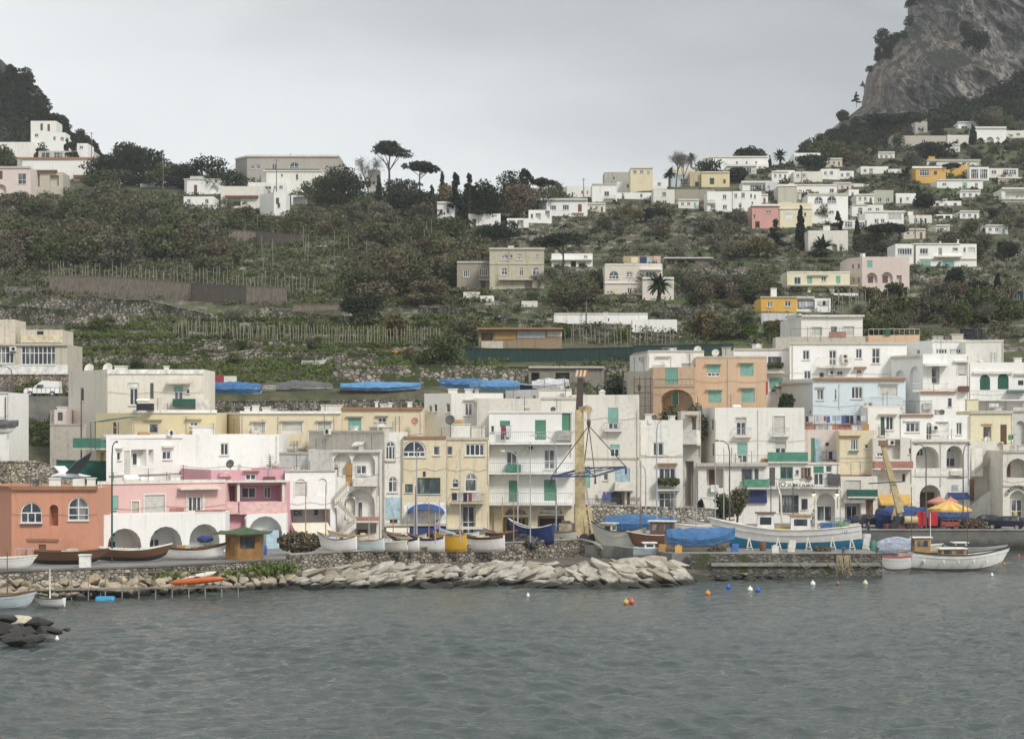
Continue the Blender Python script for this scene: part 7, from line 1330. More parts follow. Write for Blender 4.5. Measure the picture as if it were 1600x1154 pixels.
# people
def person(label, px, Y, base, shirt, trousers, face=0, arm=.3):
    M = Matrix.Translation((PX(px,Y), Y, base)) @ Matrix.Rotation(face, 4, 'Z'); T = Thing('person', label, 'person', (PX(px,Y), Y, base))
    J = dict(pel=(0,0,.95,.16), ch=(0,0,1.30,.17), nk=(0,0,1.50,.06), hd=(0,-.02,1.64,.10), top=(0,-.02,1.74,.07), hl=(.1,0,.90,.10), kl=(.11,-.03,.50,.07), al=(.12,0,.09,.05), fl=(.12,-.16,.04,.045), hr=(-.1,0,.90,.10), kr=(-.13,-.06,.50,.07), ar=(-.15,.02,.09,.05), fr=(-.15,-.14,.04,.045), sl=(.20,0,1.42,.07), el=(.26,-.02,1.15,.05), wl=(.26,-.18,.95+arm*.3,.035), hdl=(.26,-.24,.92+arm*.3,.04), sr=(-.20,0,1.42,.07), er=(-.27,.0,1.14,.05), wr=(-.28,-.08,.90,.035), hdr=(-.28,-.10,.82,.04))
    E = [('pel','ch'),('ch','nk'),('nk','hd'),('hd','top'),('pel','hl'),('hl','kl'),('kl','al'),('al','fl'),('pel','hr'),('hr','kr'),('kr','ar'),('ar','fr'),('ch','sl'),('sl','el'),('el','wl'),('wl','hdl'),('ch','sr'),('sr','er'),('er','wr'),('wr','hdr')]
    ks = list(J); me = bpy.data.meshes.new('body'); me.from_pydata([M @ Vector(J[k][:3])-T.org for k in ks], [(ks.index(a), ks.index(b)) for a, b in E], []); me.materials.append(paint((.42,.26,.18), .6))
    o = bpy.data.objects.new('body', me); COL.objects.link(o); o.modifiers.new('s', 'SKIN'); o.modifiers.new('ss', 'SUBSURF').levels = 1
    for i, k in enumerate(ks): me.skin_vertices[0].data[i].radius = (J[k][3], J[k][3]*.85)
    me.skin_vertices[0].data[0].use_root = True
    dg = bpy.context.evaluated_depsgraph_get(); m2 = bpy.data.meshes.new_from_object(o.evaluated_get(dg)); bpy.data.objects.remove(o)
    m2.materials.clear()
    for mt in (paint((.42,.26,.18), .6), paint(shirt, .8), paint(trousers, .8)): m2.materials.append(mt)
    for p in m2.polygons: z = p.center.z; p.material_index = 0 if z > 1.48 or (abs(p.center.x) > .24 and z < .97+arm*.3) else (1 if z > .95 else 2)
    link('body', m2, T.root); h = MB().mat(paint((.05,.03,.02), .9)); c = M @ Vector((0,.015,1.68)); h.lathe(c-Vector((0,0,.02)), [(.112,0),(.115,.05),(.09,.10),(0,.13)], 10); T.part(h, 'hair')
person('person in a purple jacket standing among the boats on the sea wall', 683, 174.5, QZ+.9, (.30,.22,.38), (.08,.08,.12), .5)
person('person in a yellow shirt standing in the arched doorway at the right edge', 1586, 217.5, QZ, (.50,.42,.14), (.06,.06,.08), .2)
person('person in a white jacket walking by the lit restaurant arch', 1271, 215, QZ, (.55,.57,.6), (.12,.13,.2), -.6)
person('person in a dark coat standing on the pier near the fishing boat stern', 1357, 190, QZ, (.05,.05,.07), (.06,.07,.12), 1.2)
person('person in a red top beside the small yellow crane', 1432, 209, QZ, (.45,.05,.05), (.05,.06,.1), 0)
# gull in flight
Y = 60.; c = P(104, 741, Y); T = Thing('seagull', 'seagull gliding with raised wings before the rubble wall at the left', 'seagull', c); wm = paint((.72,.73,.74), .7, .04); gm = paint((.22,.23,.25), .7, .08)
m = MB().mat(wm); pts = [P(x, y, Y) for x, y in ((78,745.5),(82,744),(88,742.5),(98,742),(112,742.5),(124,743),(134,743.5),(142,743.5))]; m.tube(pts, [.012,.045,.06,.10,.115,.07,.035,.012], 10)
m.mat(paint((.6,.4,.05))); m.tube([P(75.5,746.5,Y), P(79,745.2,Y)], [.004,.018], 6); T.part(m, 'body', smooth=True)
m = MB()
def wing(rt, mid, tip, ch, mt1, dy):
    r0, r1 = Vector(rt), Vector(rt)+Vector((ch,0,0)); m0, m1 = Vector(mid), Vector(mid)+Vector((ch*.95,0,.02)); t0 = Vector(tip); m.mat(mt1)
    for a, b, c_, d_ in ((r0, r1, m1, m0),): m.add([a, b, c_, d_, a+Vector((0,.02,.03)), b+Vector((0,.02,.01)), c_+Vector((0,.02,.01)), d_+Vector((0,.02,.03))], [(0,1,2,3),(7,6,5,4),(0,3,7,4),(1,5,6,2),(0,4,5,1)])
    m.add([m0, m1, t0, m0+Vector((0,.02,.03)), m1+Vector((0,.02,.01))], [(0,1,2),(3,2,4),(0,2,3),(1,4,2)])
wing(P(101,741,Y-.05), P(118,722,Y-.5), P(144,705,Y-.9), .42, gm, 0); T.part(m, 'wing'); m = MB()
wing(P(96,741,Y+.05), P(84,729,Y+.6), P(62,733,Y+1.3), .36, wm, 0); T.part(m, 'wing')
# utility poles on the hill
for px, yt, yb, l in ((143,206,240,'thin utility pole on the left skyline'),(255,234,300,'tall grey pole with insulators before the dark trees'),(314,238,262,'short utility pole behind the round dark pine'),(432,248,290,'dark utility pole in front of the grey palazzo'),(912,278,312,'utility pole beside the pale farm building'),(1252,262,300,'thin pole on the right village slope'),(973,300,326,'thin pole below the hilltop village'),(1430,330,417,'long thin pole beside the modern white house'),(1458,440,470,'slender pole on the right slope'),(916,470,512,'slim pole below the palazzo'),(1265,300,330,'pole above the tall cypress')):
    Y = hit(px, yb); z = gz(PX(px,Y), Y); m = MB().mat(paint((.16,.14,.12), .8)); m.tube([(PX(px,Y),Y,z-.3), (PX(px,Y),Y,PZ(yt,Y))], [.14,.09], 6); m.box((PX(px,Y), Y, PZ(yt,Y)-.5), (1.1,.1,.1)); single(m, 'utility_pole', l, 'utility pole', (PX(px,Y), Y, z))
# ================= vegetation =================
def cloud(blobs, n, size, seed, flat=.0, shell=.55):
    g = np.random.default_rng(seed); w = np.array([b[3]*b[4]*b[5] for b in blobs])**.7; w /= w.sum(); k = g.choice(len(blobs), n, p=w); b = np.array(blobs)[k]
    d = g.normal(size=(n,3)); d /= np.linalg.norm(d, axis=1)[:, None]; r = g.uniform(shell**3, 1, n)**(1/3)
    c = b[:, :3]+d*b[:, 3:6]*r[:, None]*(1+g.normal(0,.07,n))[:, None]
    a = g.normal(size=(n,3)); a[:, 2] *= 1-flat; a /= np.linalg.norm(a, axis=1)[:, None]; t = g.normal(size=(n,3)); q = np.cross(a, t); q /= np.linalg.norm(q, axis=1)[:, None]
    s = size*g.uniform(.55, 1.45, n)[:, None]; a *= s; q *= s*.65
    V = np.stack([c-a-q*.3, c+q, c+a-q*.2, c-q], 1).reshape(-1, 3); return V, np.arange(4*n).reshape(n, 4)
def blobs_for(kind, h, w, seed):
    r = random.Random(seed); B = []
    if kind == 'umbrella':
        for i in range(16): a = r.uniform(0, 6.28); q = r.uniform(0, .8)*w/2; B.append((q*math.cos(a), q*math.sin(a), h*.86+r.uniform(-.05,.05)*h-.12*h*(q/(w/2))**2, w*.21, w*.21, h*.085))
    elif kind == 'round':
        for i in range(18): a = r.uniform(0, 6.28); z = r.uniform(.15, .88); q = w/2*.74*math.sqrt(max(.05, 1-((z-.5)/.45)**2))*r.uniform(.3, 1); B.append((q*math.cos(a), q*math.sin(a), h*z, w*.25, w*.25, h*.17))
    elif kind == 'cypress':
        for i in range(10): z = .08+.09*i; B.append((r.uniform(-.06,.06)*w, r.uniform(-.06,.06)*w, h*z, w*.42*(1-(z)**2.2)+.1, w*.42*(1-z**2.2)+.1, h*.09))
    elif kind == 'conifer':
        for i in range(22): z = r.uniform(.15,.95); a = r.uniform(0,6.28); q = w/2*(1.05-z)*r.uniform(.3,1); B.append((q*math.cos(a), q*math.sin(a), h*z, w*.16*(1.3-z), w*.16*(1.3-z), h*.05))
    elif kind == 'loose':
        for i in range(14): a = r.uniform(0, 6.28); z = r.uniform(.3, .92); q = w/2*r.uniform(.1,.8); B.append((q*math.cos(a), q*math.sin(a), h*z, w*.15, w*.15, h*.09))
    else:
        for i in range(9): a = r.uniform(0, 6.28); q = w/2*r.uniform(0,.7); B.append((q*math.cos(a), q*math.sin(a), h*r.uniform(.2,.72), w*.24, w*.24, h*.26))
    return B
_cm = {}
def crown_mesh(kind, h, w, mat, n, size, seed):
    k = (kind, round(h), round(w), mat, n, seed)
    if k not in _cm: V, Q = cloud(blobs_for(kind, h, w, seed), n, size, seed, shell=.35 if kind == 'bush' else .5); _cm[k] = npmesh('crown', V, Q, [leaf(mat)])
    return _cm[k]
def limbs(mb, h, w, kind, seed):
    r = random.Random(seed); th = {'umbrella':.80,'round':.5,'loose':.7,'conifer':.9,'cypress':.5,'bush':.3}.get(kind, .4)*h; rad = .022*h+.05
    lean = r.uniform(-.04,.04)*h; mb.tube([(0,0,-.6), (lean*.5,0,th*.4), (lean*.3,0,th*.7), (lean,0,th)], [rad,rad*.8,rad*.6,rad*.35], 7)
    if kind in ('umbrella','loose','round'):
        for i in range(7): a = r.uniform(0,6.28); q = w*.38; z0 = th*r.uniform(.55,.8); mb.tube([(lean*.4,0,z0), (lean*.4+q*.5*math.cos(a), q*.5*math.sin(a), z0+(h*.8-z0)*.55), (q*math.cos(a), q*math.sin(a), h*.82)], [rad*.4,rad*.28,rad*.1], 5)
def tree(label, px, yt, yb, wpx, kind='round', mat='pine', n=1500, size=None, name=None, cat='tree', group=None, Y=None, z=None, seed=None):
    Y = Y or hit(px, yb); X = PX(px, Y); z = gz(X, Y) if z is None else z; h = PZ(yt, Y)-z; w = wpx/F*Y; seed = seed or int(px*7+yt); h = max(h, 1.0)
    w *= {'round': 1.25, 'umbrella': 1.12, 'bush': 1.1}.get(kind, 1)
    T = Thing(name or {'umbrella':'umbrella_pine','cypress':'cypress_tree','conifer':'conifer_tree','bush':'shrub'}.get(kind, 'leafy_tree'), label, cat, (X, Y, z), group)
    size = size or Y/F*1.9; n = int(n*1.5)
    mb = MB().mat(bark()); limbs(mb, h, w, kind, seed); link('trunk', mb.mesh('trunk'), T.root)
    link('crown', crown_mesh(kind, h, w, mat, n, size, seed), T.root); return T
def palm(label, px, yt, yb, wpx, Y=None):
    Y = Y or hit(px, yb); X = PX(px, Y); z = gz(X, Y); h = PZ(yt, Y)-z; R_ = wpx/2/F*Y; T = Thing('palm_tree', label, 'palm', (X, Y, z)); ct = max(h-R_*.75, h*.45); m = MB().mat(bark()); m.tube([(0,0,-.5),(0,0,ct)], [.38,.30], 8); m.lathe((0,0,ct-.6), [(.3,0),(.55,.3),(.3,.8)], 8)
    link('trunk', m.mesh('trunk'), T.root); m = MB().mat(leaf('palm')); r = random.Random(int(px))
    for i in range(60):
        a = r.uniform(0, 6.28); e = r.uniform(-.35, 1.35); L_ = R_*r.uniform(.85, 1.1); d = Vector((math.cos(a)*math.cos(e), math.sin(a)*math.cos(e), math.sin(e))); p = Vector((0,0,ct)); pr = p; s = Vector((-math.sin(a), math.cos(a), 0))
        for k in range(7):
            p = p+d*L_/7; d = (d+Vector((0,0,-.17))).normalized(); wl = L_*.16*(1-(k/7)**2)
            for sg in (-1, 1): m.add([pr, p, p+s*sg*wl+d*wl*.5-Vector((0,0,wl*.35)), pr+s*sg*wl*.9+d*wl*.4-Vector((0,0,wl*.3))], [(0,1,2,3)])
            pr = p
    link('crown', m.mesh('crown'), T.root); return T
def baretree(label, px, yt, yb, wpx, mat='brown', twig=900, group=None, Y=None):
    Y = Y or hit(px, yb); X = PX(px, Y); z = gz(X, Y); h = PZ(yt, Y)-z; w = wpx/F*Y; T = Thing('bare_tree', label, 'tree', (X, Y, z), group); r = random.Random(int(px*3+yt)); m = MB().mat(paint((.13,.115,.095), .9, .2)); tips = []
    def br(p, d, L_, rad, dep):
        q = p+d*L_; m.tube([p, q], [rad, rad*.65], 4, cap=False)
        if dep == 0: tips.append(q); return
        for _ in range(3): dd = (d+Vector((r.gauss(0,.45)*w/h*1.3, r.gauss(0,.45)*w/h*1.3, r.gauss(.05,.25)))).normalized(); br(q, dd, L_*r.uniform(.62,.85), rad*.6, dep-1)
    br(Vector((0,0,-.4)), Vector((r.uniform(-.1,.1),0,1)).normalized(), h*.30, .02*h+.06, 5)
    link('trunk', m.mesh('trunk'), T.root)
    if twig:
        g = np.random.default_rng(int(px)); tp = np.array([tuple(t) for t in tips]); c = tp[g.integers(0, len(tp), twig)]+g.normal(0, .05*h, (twig,3)); d = g.normal(size=(twig,3)); d[:,2] = np.abs(d[:,2]); d /= np.linalg.norm(d, axis=1)[:,None]; s = np.cross(d, g.normal(size=(twig,3))); s /= np.linalg.norm(s, axis=1)[:,None]
        L_ = Y/F*4; V = np.stack([c, c+s*L_*.12, c+d*L_+s*L_*.06, c+d*L_], 1).reshape(-1,3); link('twigs', npmesh('twigs', V, np.arange(4*twig).reshape(-1,4), [leaf(mat)]), T.root)
    return T
# ---- named trees (skyline and gardens)
tree('tall umbrella pine with a forked trunk standing alone on the skyline', 607, 218, 290, 62, 'umbrella', 'pine', 1700)
tree('broad low umbrella pine right of the tall forked one', 655, 252, 300, 56, 'umbrella', 'pine', 1600)
tree('big umbrella pine over the long white house beside the palazzo', 880, 362, 432, 86, 'umbrella', 'pine', 2600)
tree('small umbrella pine in front of the orange yellow house', 1486, 254, 284, 28, 'umbrella', 'pine', 700)
tree('umbrella pine with pale bare limbs above the pink tinted villa', 1386, 348, 400, 58, 'umbrella', 'pine', 1900)
tree('wide umbrella pine left of the bell tower', 1385, 180, 236, 110, 'umbrella', 'pine', 3000, Y=690)
tree('second wide umbrella pine beside the bell tower', 1420, 176, 226, 60, 'umbrella', 'pine', 1600, Y=705)
tree('long dark pine crown above the white cottage on the hill shoulder', 1338, 207, 250, 60, 'round', 'pine', 1500)
tree('flat topped dark pine above the long flat roofed villa', 1174, 225, 252, 42, 'umbrella', 'pine', 1400, Y=655)
tree('dark bushy pine among the hilltop village roofs', 1108, 247, 272, 50, 'round', 'pine', 1200, Y=600)
tree('flat dark crown behind the grey palazzo', 450, 236, 256, 38, 'umbrella', 'pine', 800, Y=640)
tree('large round dark pine left of the grey palazzo', 338, 246, 296, 90, 'round', 'pine', 2600)
tree('large round dark pine with a flat foot right of the palazzo', 538, 259, 322, 78, 'round', 'pine', 2600)
tree('tall dark tree clump at the left skyline', 205, 221, 270, 50, 'round', 'pine', 1700)
tree('dark leafy tree right of the left skyline clump', 235, 231, 272, 46, 'round', 'pine', 1500)
tree('dark spreading pine beside the veranda house', 160, 237, 268, 50, 'round', 'pine', 1500)
tree('small dark oak behind the left skyline houses', 112, 210, 238, 30, 'conifer', 'pine', 800)
tree('dark tree covering the bank under the left cliff', 22, 178, 226, 60, 'round', 'pine', 1800, Y=700)
tree('grey green olive mass below the left skyline trees', 210, 262, 290, 80, 'bush', 'green', 1600)
tree('dark round tree beside the farmhouse wall', 262, 256, 292, 60, 'round', 'green', 1500)
tree('tall shaggy conifer left of the skyline centre', 712, 268, 350, 40, 'conifer', 'pine', 2000)
tree('dark conifer with several tops at the skyline centre', 735, 266, 352, 50, 'conifer', 'pine', 2400)
tree('broad dark conifer right of the skyline centre', 758, 278, 352, 44, 'round', 'pine', 1900)
tree('spreading dark pine on the skyline above the red brown tree', 800, 266, 330, 50, 'round', 'pine', 1700)
tree('loose topped pine beside the spreading dark pine', 822, 263, 318, 26, 'loose', 'pine', 800)
tree('open crowned dark tree left of the pale farm building', 846, 278, 318, 34, 'umbrella', 'pine', 900)
tree('airy dark tree next to the open crowned one', 872, 279, 316, 28, 'loose', 'grey', 700)
tree('slim dark cypress on the skyline right of the umbrella pines', 691, 267, 300, 10, 'cypress', 'pine', 500)
tree('slim dark cypress below the tall umbrella pine', 592, 272, 332, 14, 'cypress', 'pine', 700)
tree('dense dark evergreen under the tall umbrella pine', 612, 292, 340, 58, 'round', 'pine', 2000)
tree('dense dark evergreen right of the under pine trees', 645, 296, 342, 52, 'round', 'pine', 1800)
tree('dark cypress in the evergreens below the broad low pine', 675, 288, 340, 14, 'cypress', 'pine', 700)
tree('tallest dark cypress in front of the two storey arched window house', 1251, 319, 390, 17, 'cypress', 'pine', 1600)
tree('dark feathery cedar left of the tallest cypress', 1211, 342, 392, 34, 'conifer', 'pine', 1700)
tree('dark cypress left of the pine with bare limbs', 1339, 341, 390, 13, 'cypress', 'pine', 1000)
tree('dark conifer between the ruined chapel and the arched window house', 1309, 327, 380, 26, 'conifer', 'pine', 1300)
tree('dark hill cypress beside the garage arches', 1520, 194, 226, 14, 'cypress', 'pine', 700)
tree('dark fir beside the hill shoulder cottage', 1203, 242, 262, 12, 'cypress', 'pine', 400, Y=640)
tree('round clipped dark tree in front of the stone terrace at the right', 1494, 418, 446, 28, 'round', 'pine', 1300)
tree('dark ivy covered trunk tree right of the clipped tree', 1559, 424, 466, 14, 'cypress', 'pine', 700)
tree('dark grey green shrub before the pink tinted villa', 1398, 440, 466, 40, 'bush', 'green', 1200)
tree('grey green garden shrub beside the villa steps', 1362, 446, 470, 40, 'bush', 'olive', 1000)
tree('dark garden tree behind the flat roofed villa', 1290, 418, 430, 50, 'bush', 'green', 900, Y=420)
tree('big round dark bush at the end of the cane fence', 562, 458, 508, 66, 'bush', 'pine', 2600)
tree('lower leafy bush in front of the big round one', 575, 486, 512, 44, 'bush', 'green', 1300)
tree('round green tree behind the stored boats', 694, 522, 578, 66, 'round', 'green', 2600)
tree('grey brown tree left of the wooden shed', 730, 490, 540, 56, 'round', 'olive', 1700)
tree('dark laurel tree beside the grey annexe', 963, 574, 622, 50, 'bush', 'pine', 1800, Y=244)
tree('leafy bush under the peach loggia arch', 1045, 618, 655, 46, 'bush', 'green', 2000, Y=226, z=10)
tree('leafy hedge bush right of the peach loggia arch', 1085, 626, 652, 46, 'bush', 'green', 1700, Y=225, z=11)
tree('round dark bush beside the blue house roof', 1232, 612, 634, 30, 'bush', 'pine', 1300, Y=228, z=14)
tree('dark bush at the foot of the white villa below the village', 1030, 322, 352, 38, 'round', 'pine', 1500)
tree('bright green shrub under the white villa with the drainpipe', 1140, 334, 350, 56, 'bush', 'green', 1300)
tree('dark tree near the concrete basement', 1215, 500, 520, 30, 'bush', 'green', 900)
tree('potted palm like bush before the porch of the white ground house', 1130, 764, 790, 34, 'bush', 'green', 1300, Y=200, z=QZ+1.6)
tree('leafy shrub right of the porch bush', 1152, 758, 790, 34, 'bush', 'olive', 1300, Y=201, z=QZ+1.6)
tree('shrub with dark leaves on the stone terrace wall', 1096, 778, 800, 16, 'bush', 'pine', 700, Y=199, z=QZ+1.6)
palm('tall palm in the middle of the hilltop village', 1046, 261, 300, 26); palm('palm on the skyline left of the village centre', 1080, 240, 262, 18, Y=640); palm('palm on the skyline beside the hill shoulder cottage', 1219, 234, 258, 26, Y=640)
palm('big palm beside the blush house', 1030, 428, 474, 48); palm('palm in front of the ruined chapel', 1285, 374, 402, 46); palm('palm beside the ochre houses', 1415, 262, 300, 30)
for a in (('bare pale trunked tree on the central terrace', 1130, 372, 412, 34), ('second bare tree left of the pale trunked one', 1062, 380, 410, 26), ('leafless tree on the terrace below the village', 1018, 378, 404, 30), ('bare tree with pale limbs below the stone pine', 1386, 372, 402, 34), ('bare spreading tree at the end of the terrace wall', 370, 468, 506, 60), ('leafless tree on the left village skyline', 1056, 242, 270, 34), ('leafless tree beside the skyline palm', 1068, 243, 268, 26), ('bare tree below the farm house roof', 348, 304, 346, 30), ('leafless garden tree before the palazzo', 842, 420, 456, 34), ('bare thin tree behind the umbrella pine', 576, 250, 290, 22), ('bare tree right of the palazzo garden', 905, 440, 482, 40), ('leafless tree in the right hand garden', 1450, 440, 480, 40), ('leafless tree above the right white block', 1420, 480, 520, 40), ('bare tree on the right slope', 1548, 470, 516, 40), ('leafless tree at the left of the pole field', 1340, 470, 512, 36)):
    baretree(*a, mat='grey', twig=700)
tree('reddish brown tree in front of the dark skyline conifers', 812, 288, 346, 52, 'round', 'redbrown', 2200)
tree('pale brown bare crowned tree below the cypresses', 663, 318, 352, 48, 'round', 'brown', 1800)
tree('tawny tree right of the skyline cypress', 700, 286, 330, 30, 'round', 'yellow', 900)
tree('golden reed clump above the orange raft', 620, 488, 530, 56, 'bush', 'yellow', 1600)
tree('golden bush beside the hill shoulder pines', 1322, 228, 256, 34, 'bush', 'yellow', 900)
tree('golden reed clump below the white village house', 985, 322, 346, 46, 'bush', 'yellow', 1100)
tree('golden brown bush left of the dark cedar', 1185, 368, 400, 60, 'bush', 'yellow', 1300)
tree('pale blossoming bush left of the brown crowned tree', 614, 322, 344, 28, 'bush', 'grey', 800)
tree('reddish brown scrub tree at the lower left village', 1150, 372, 404, 50, 'bush', 'brown', 900)
tree('dark bush hiding the foot of the two villas below the left cliff', 66, 211, 236, 34, 'bush', 'pine', 1200, Y=640)
tree('low dark bush on the roof terrace bank at the left edge', 12, 226, 250, 44, 'bush', 'green', 1200, Y=620)
tree('dark evergreen wedged beside the arched porch villa', 104, 214, 240, 28, 'conifer', 'pine', 900, Y=640)
for a in (('dark evergreen filling the skyline left of the farmhouse', 185, 236, 284, 70, 'round', 'pine'), ('dark bushy evergreen behind the long pale shed', 290, 256, 292, 50, 'round', 'pine'), ('low dark evergreen behind the white frame pergola', 500, 278, 322, 60, 'round', 'green'),
 ('dark evergreen mass between the two umbrella pines', 630, 280, 330, 60, 'round', 'pine'), ('dark evergreen behind the low white house in the centre', 745, 290, 345, 80, 'round', 'pine'), ('dark evergreen behind the white pergola house', 850, 292, 330, 60, 'round', 'green'), ('dark oak at the foot of the left skyline villa', 155, 262, 300, 60, 'bush', 'green'),
 ('dark clipped hedge tree in front of the central conifers', 700, 338, 362, 70, 'bush', 'pine'), ('long dark hedge tree beside the central porch houses', 780, 346, 372, 80, 'bush', 'pine'), ('dark tree right of the hilltop village', 1150, 262, 286, 30, 'round', 'pine'), ('dark tree above the upper right terrace row', 1270, 240, 262, 50, 'round', 'pine'),
 ('dark tree above the ochre houses', 1460, 222, 248, 60, 'round', 'pine'), ('dark tree left of the small white cottage with shutters', 1440, 300, 325, 40, 'bush', 'pine')): tree(*a, n=1700)
# ---- scrub individuals on the left slope
def blocked(px, py, hw, hh):
    return any(a-hw < px < b+hw and d-2 < py and py-hh < d-4 for a, b, c, d in RECTS if c-30 < py < d+60)
LS = random.Random(4); protos = {}
def proto(mat, kind, i):
    k = (mat, kind, i)
    if k not in protos: V, Q = cloud(blobs_for(kind, 5, 6, 50+i), 1500, .22, 60+i, shell=.3); protos[k] = npmesh('foliage', V, Q, [leaf(mat)])
    return protos[k]
tm = MB().mat(bark()); tm.tube([(0,0,-1),(0,0,1.8)], [.14,.07], 5); tmesh = tm.mesh('stem')
def scrub(n, x0, x1, y0f, y1f, mats, s0, s1, label, group, seed=1):
    nm, ct = ('scrub_bush', 'scrub bush') if seed < 4 else (('garden_bush', 'garden bush') if seed < 7 else (('hill_shrub', 'shrub') if seed < 10 else ('bush_weed_tuft', 'weeds')))  # last name covers the bank bushes below the van as well as the weeds
    r = random.Random(seed)
    for i in range(n):
        for _t in range(12):
            px = r.uniform(x0, x1); py = r.uniform(y0f(px), y1f(px)); Y = hit(px, py); s = r.uniform(s0, s1)
            if not blocked(px, py, 3.0*s/Y*F, 4.6*s/Y*F) and not (365 < px < 560 and 378 < py < 475): break
        else: continue
        X = PX(px, Y); mt = r.choice(mats)
        T = Thing(nm, label, ct, (X, Y, gz(X, Y)-.3), group); T.root.rotation_euler = (0, 0, r.uniform(0, 6.28)); T.root.scale = (s*r.uniform(.9,1.3), s, s*r.uniform(.75,1.15))
        link('foliage', proto(mt, 'bush' if r.random() < .75 else 'round', r.randrange(3)), T.root); link('stem', tmesh, T.root)
top = lambda p: float(np.interp(p, _rpx, _rpy))
scrub(92, -5, 330, lambda p: max(300, top(p)+8)+(8 if p > 120 else 16), lambda p: 428, ['brown','olive','brown','olive','green','grey','green'], .9, 1.6, 'brown and olive scrub bush on the wild slope above the cane fence', 'scrub bushes on the upper left slope', 1)
scrub(70, 330, 720, lambda p: 338, lambda p: 430+(p-330)*.08, ['olive','olive','green','grey','brown','green'], .8, 1.4, 'mixed brown and green bush on the wild slope below the skyline pines', 'scrub bushes on the upper middle slope', 2)
scrub(34, 560, 760, lambda p: 425, lambda p: 485, ['olive','green','brown','olive'], .8, 1.4, 'dusty green bush in the gully left of the cream palazzo', 'bushes in the gully by the palazzo', 3)
scrub(50, 760, 1240, lambda p: 455, lambda p: 482, ['olive','green','grey','brown'], .5, 1.0, 'low garden bush on the terraces below the palazzo', 'garden bushes on the middle terraces', 4)
scrub(34, 880, 1410, lambda p: 518, lambda p: 535, ['green','lime','olive','yellow'], .5, .85, 'fruit bush in the grove above the peach house', 'fruit bushes above the town roofs', 5)
scrub(46, 1240, 1600, lambda p: 468, lambda p: 512, ['green','olive','pine','brown','grey'], .6, 1.1, 'dark garden bush on the right hand terraces', 'garden bushes on the right terraces', 6)
scrub(18, 920, 1240, lambda p: 336, lambda p: 398, ['grey','brown','olive','grey'], .7, 1.2, 'grey brown bush on the slope under the hilltop village', 'bushes under the hilltop village', 7)
scrub(40, 1230, 1600, lambda p: top(p)+30, lambda p: 410, ['green','pine','grey','olive'], .6, 1.2, 'dark bush between the houses of the right hand hill', 'bushes between the right hill houses', 8)
scrub(20, 1230, 1600, lambda p: top(p)+5, lambda p: top(p)+32, ['green','pine','grey','brown'], 1.0, 1.7, 'dark bush at the forest foot on the right hand hill', 'bushes at the forest foot', 9)
scrub(20, 20, 112, lambda p: 622, lambda p: 662, ['green','grass','grass'], .35, .6, 'green bush on the bank below the white van', 'bushes below the van', 10)
scrub(30, 110, 700, lambda p: 512, lambda p: 585, ['grass','olive','brown','green'], .25, .5, 'small tuft of green weeds on the grassy terraces', 'weeds on the grassy terraces', 11)
# forest under the right cliff and scattered on the cliffs
FR = random.Random(9); FK = [npmesh('foliage', *cloud(blobs_for(k, 12, 11, 70+i), 1300, .62, 80+i), [leaf('pine')]) for i, k in enumerate(('round','round','conifer','bush'))]
tm = MB().mat(bark()); tm.tube([(0,0,-3),(0,0,7)], [.3,.15], 6); tm2 = tm.mesh('trunk')
def forest_tree(px, py, Y, s, label, group):
    T = Thing('forest_tree', label, 'tree', P(px, py, Y), group); T.root.scale = (s,s,s*FR.uniform(.8,1.15)); T.root.rotation_euler = (0,0,FR.uniform(0,6)); link('foliage', FR.choice(FK), T.root); link('trunk', tm2, T.root)
for i in range(150):
    px = FR.uniform(1330, 1640); lo = float(np.interp(px, [1330,1430,1500,1600,1640], [246,228,222,216,212])); hi = float(np.interp(px, [1330,1420,1440,1500,1560,1600,1640], [240,226,208,186,160,132,112]))
    t_ = FR.random()**.8; py = lo+(hi-lo)*t_; forest_tree(px, py+6, 735+45*t_, FR.uniform(.6, 1.0), 'dark evergreen tree in the wood climbing under the right cliff', 'dark wood under the right cliff')
for i in range(26): t_ = i/25; px = 1240+100*t_; py = 250-62*t_; forest_tree(px+FR.uniform(-3,16), py+FR.uniform(2,24), 780, FR.uniform(.35,.6), 'small dark tree on the ridge rising to the right cliff', 'trees on the rising ridge')
for i in range(95):
    py = FR.uniform(118, 250); ed = float(np.interp(py, [108,120,137,163,190,222,250], [4,22,50,68,88,130,165])); px = ed-FR.random()**1.5*(ed+15)-2; py = min(py+3, 250)
    forest_tree(px, py+4, 740, FR.uniform(.35,.7), 'dark tree on the steep left mountain flank', 'trees on the left mountain')
for px, py, s in ((1424,10,.5),(1420,36,.4),(1411,56,.35),(1380,76,.75),(1374,92,.5),(1386,88,.5),(1358,108,.3),(1348,132,.25),(1338,158,.4),(1316,188,.5),(1392,72,.45),(1400,66,.4),(1446,0,.8),(1510,58,.6),(1520,72,.8),(1536,80,.7)): forest_tree(px, py+5, 800, s, 'small wind bent tree growing out of the right cliff edge', 'trees on the right cliff')
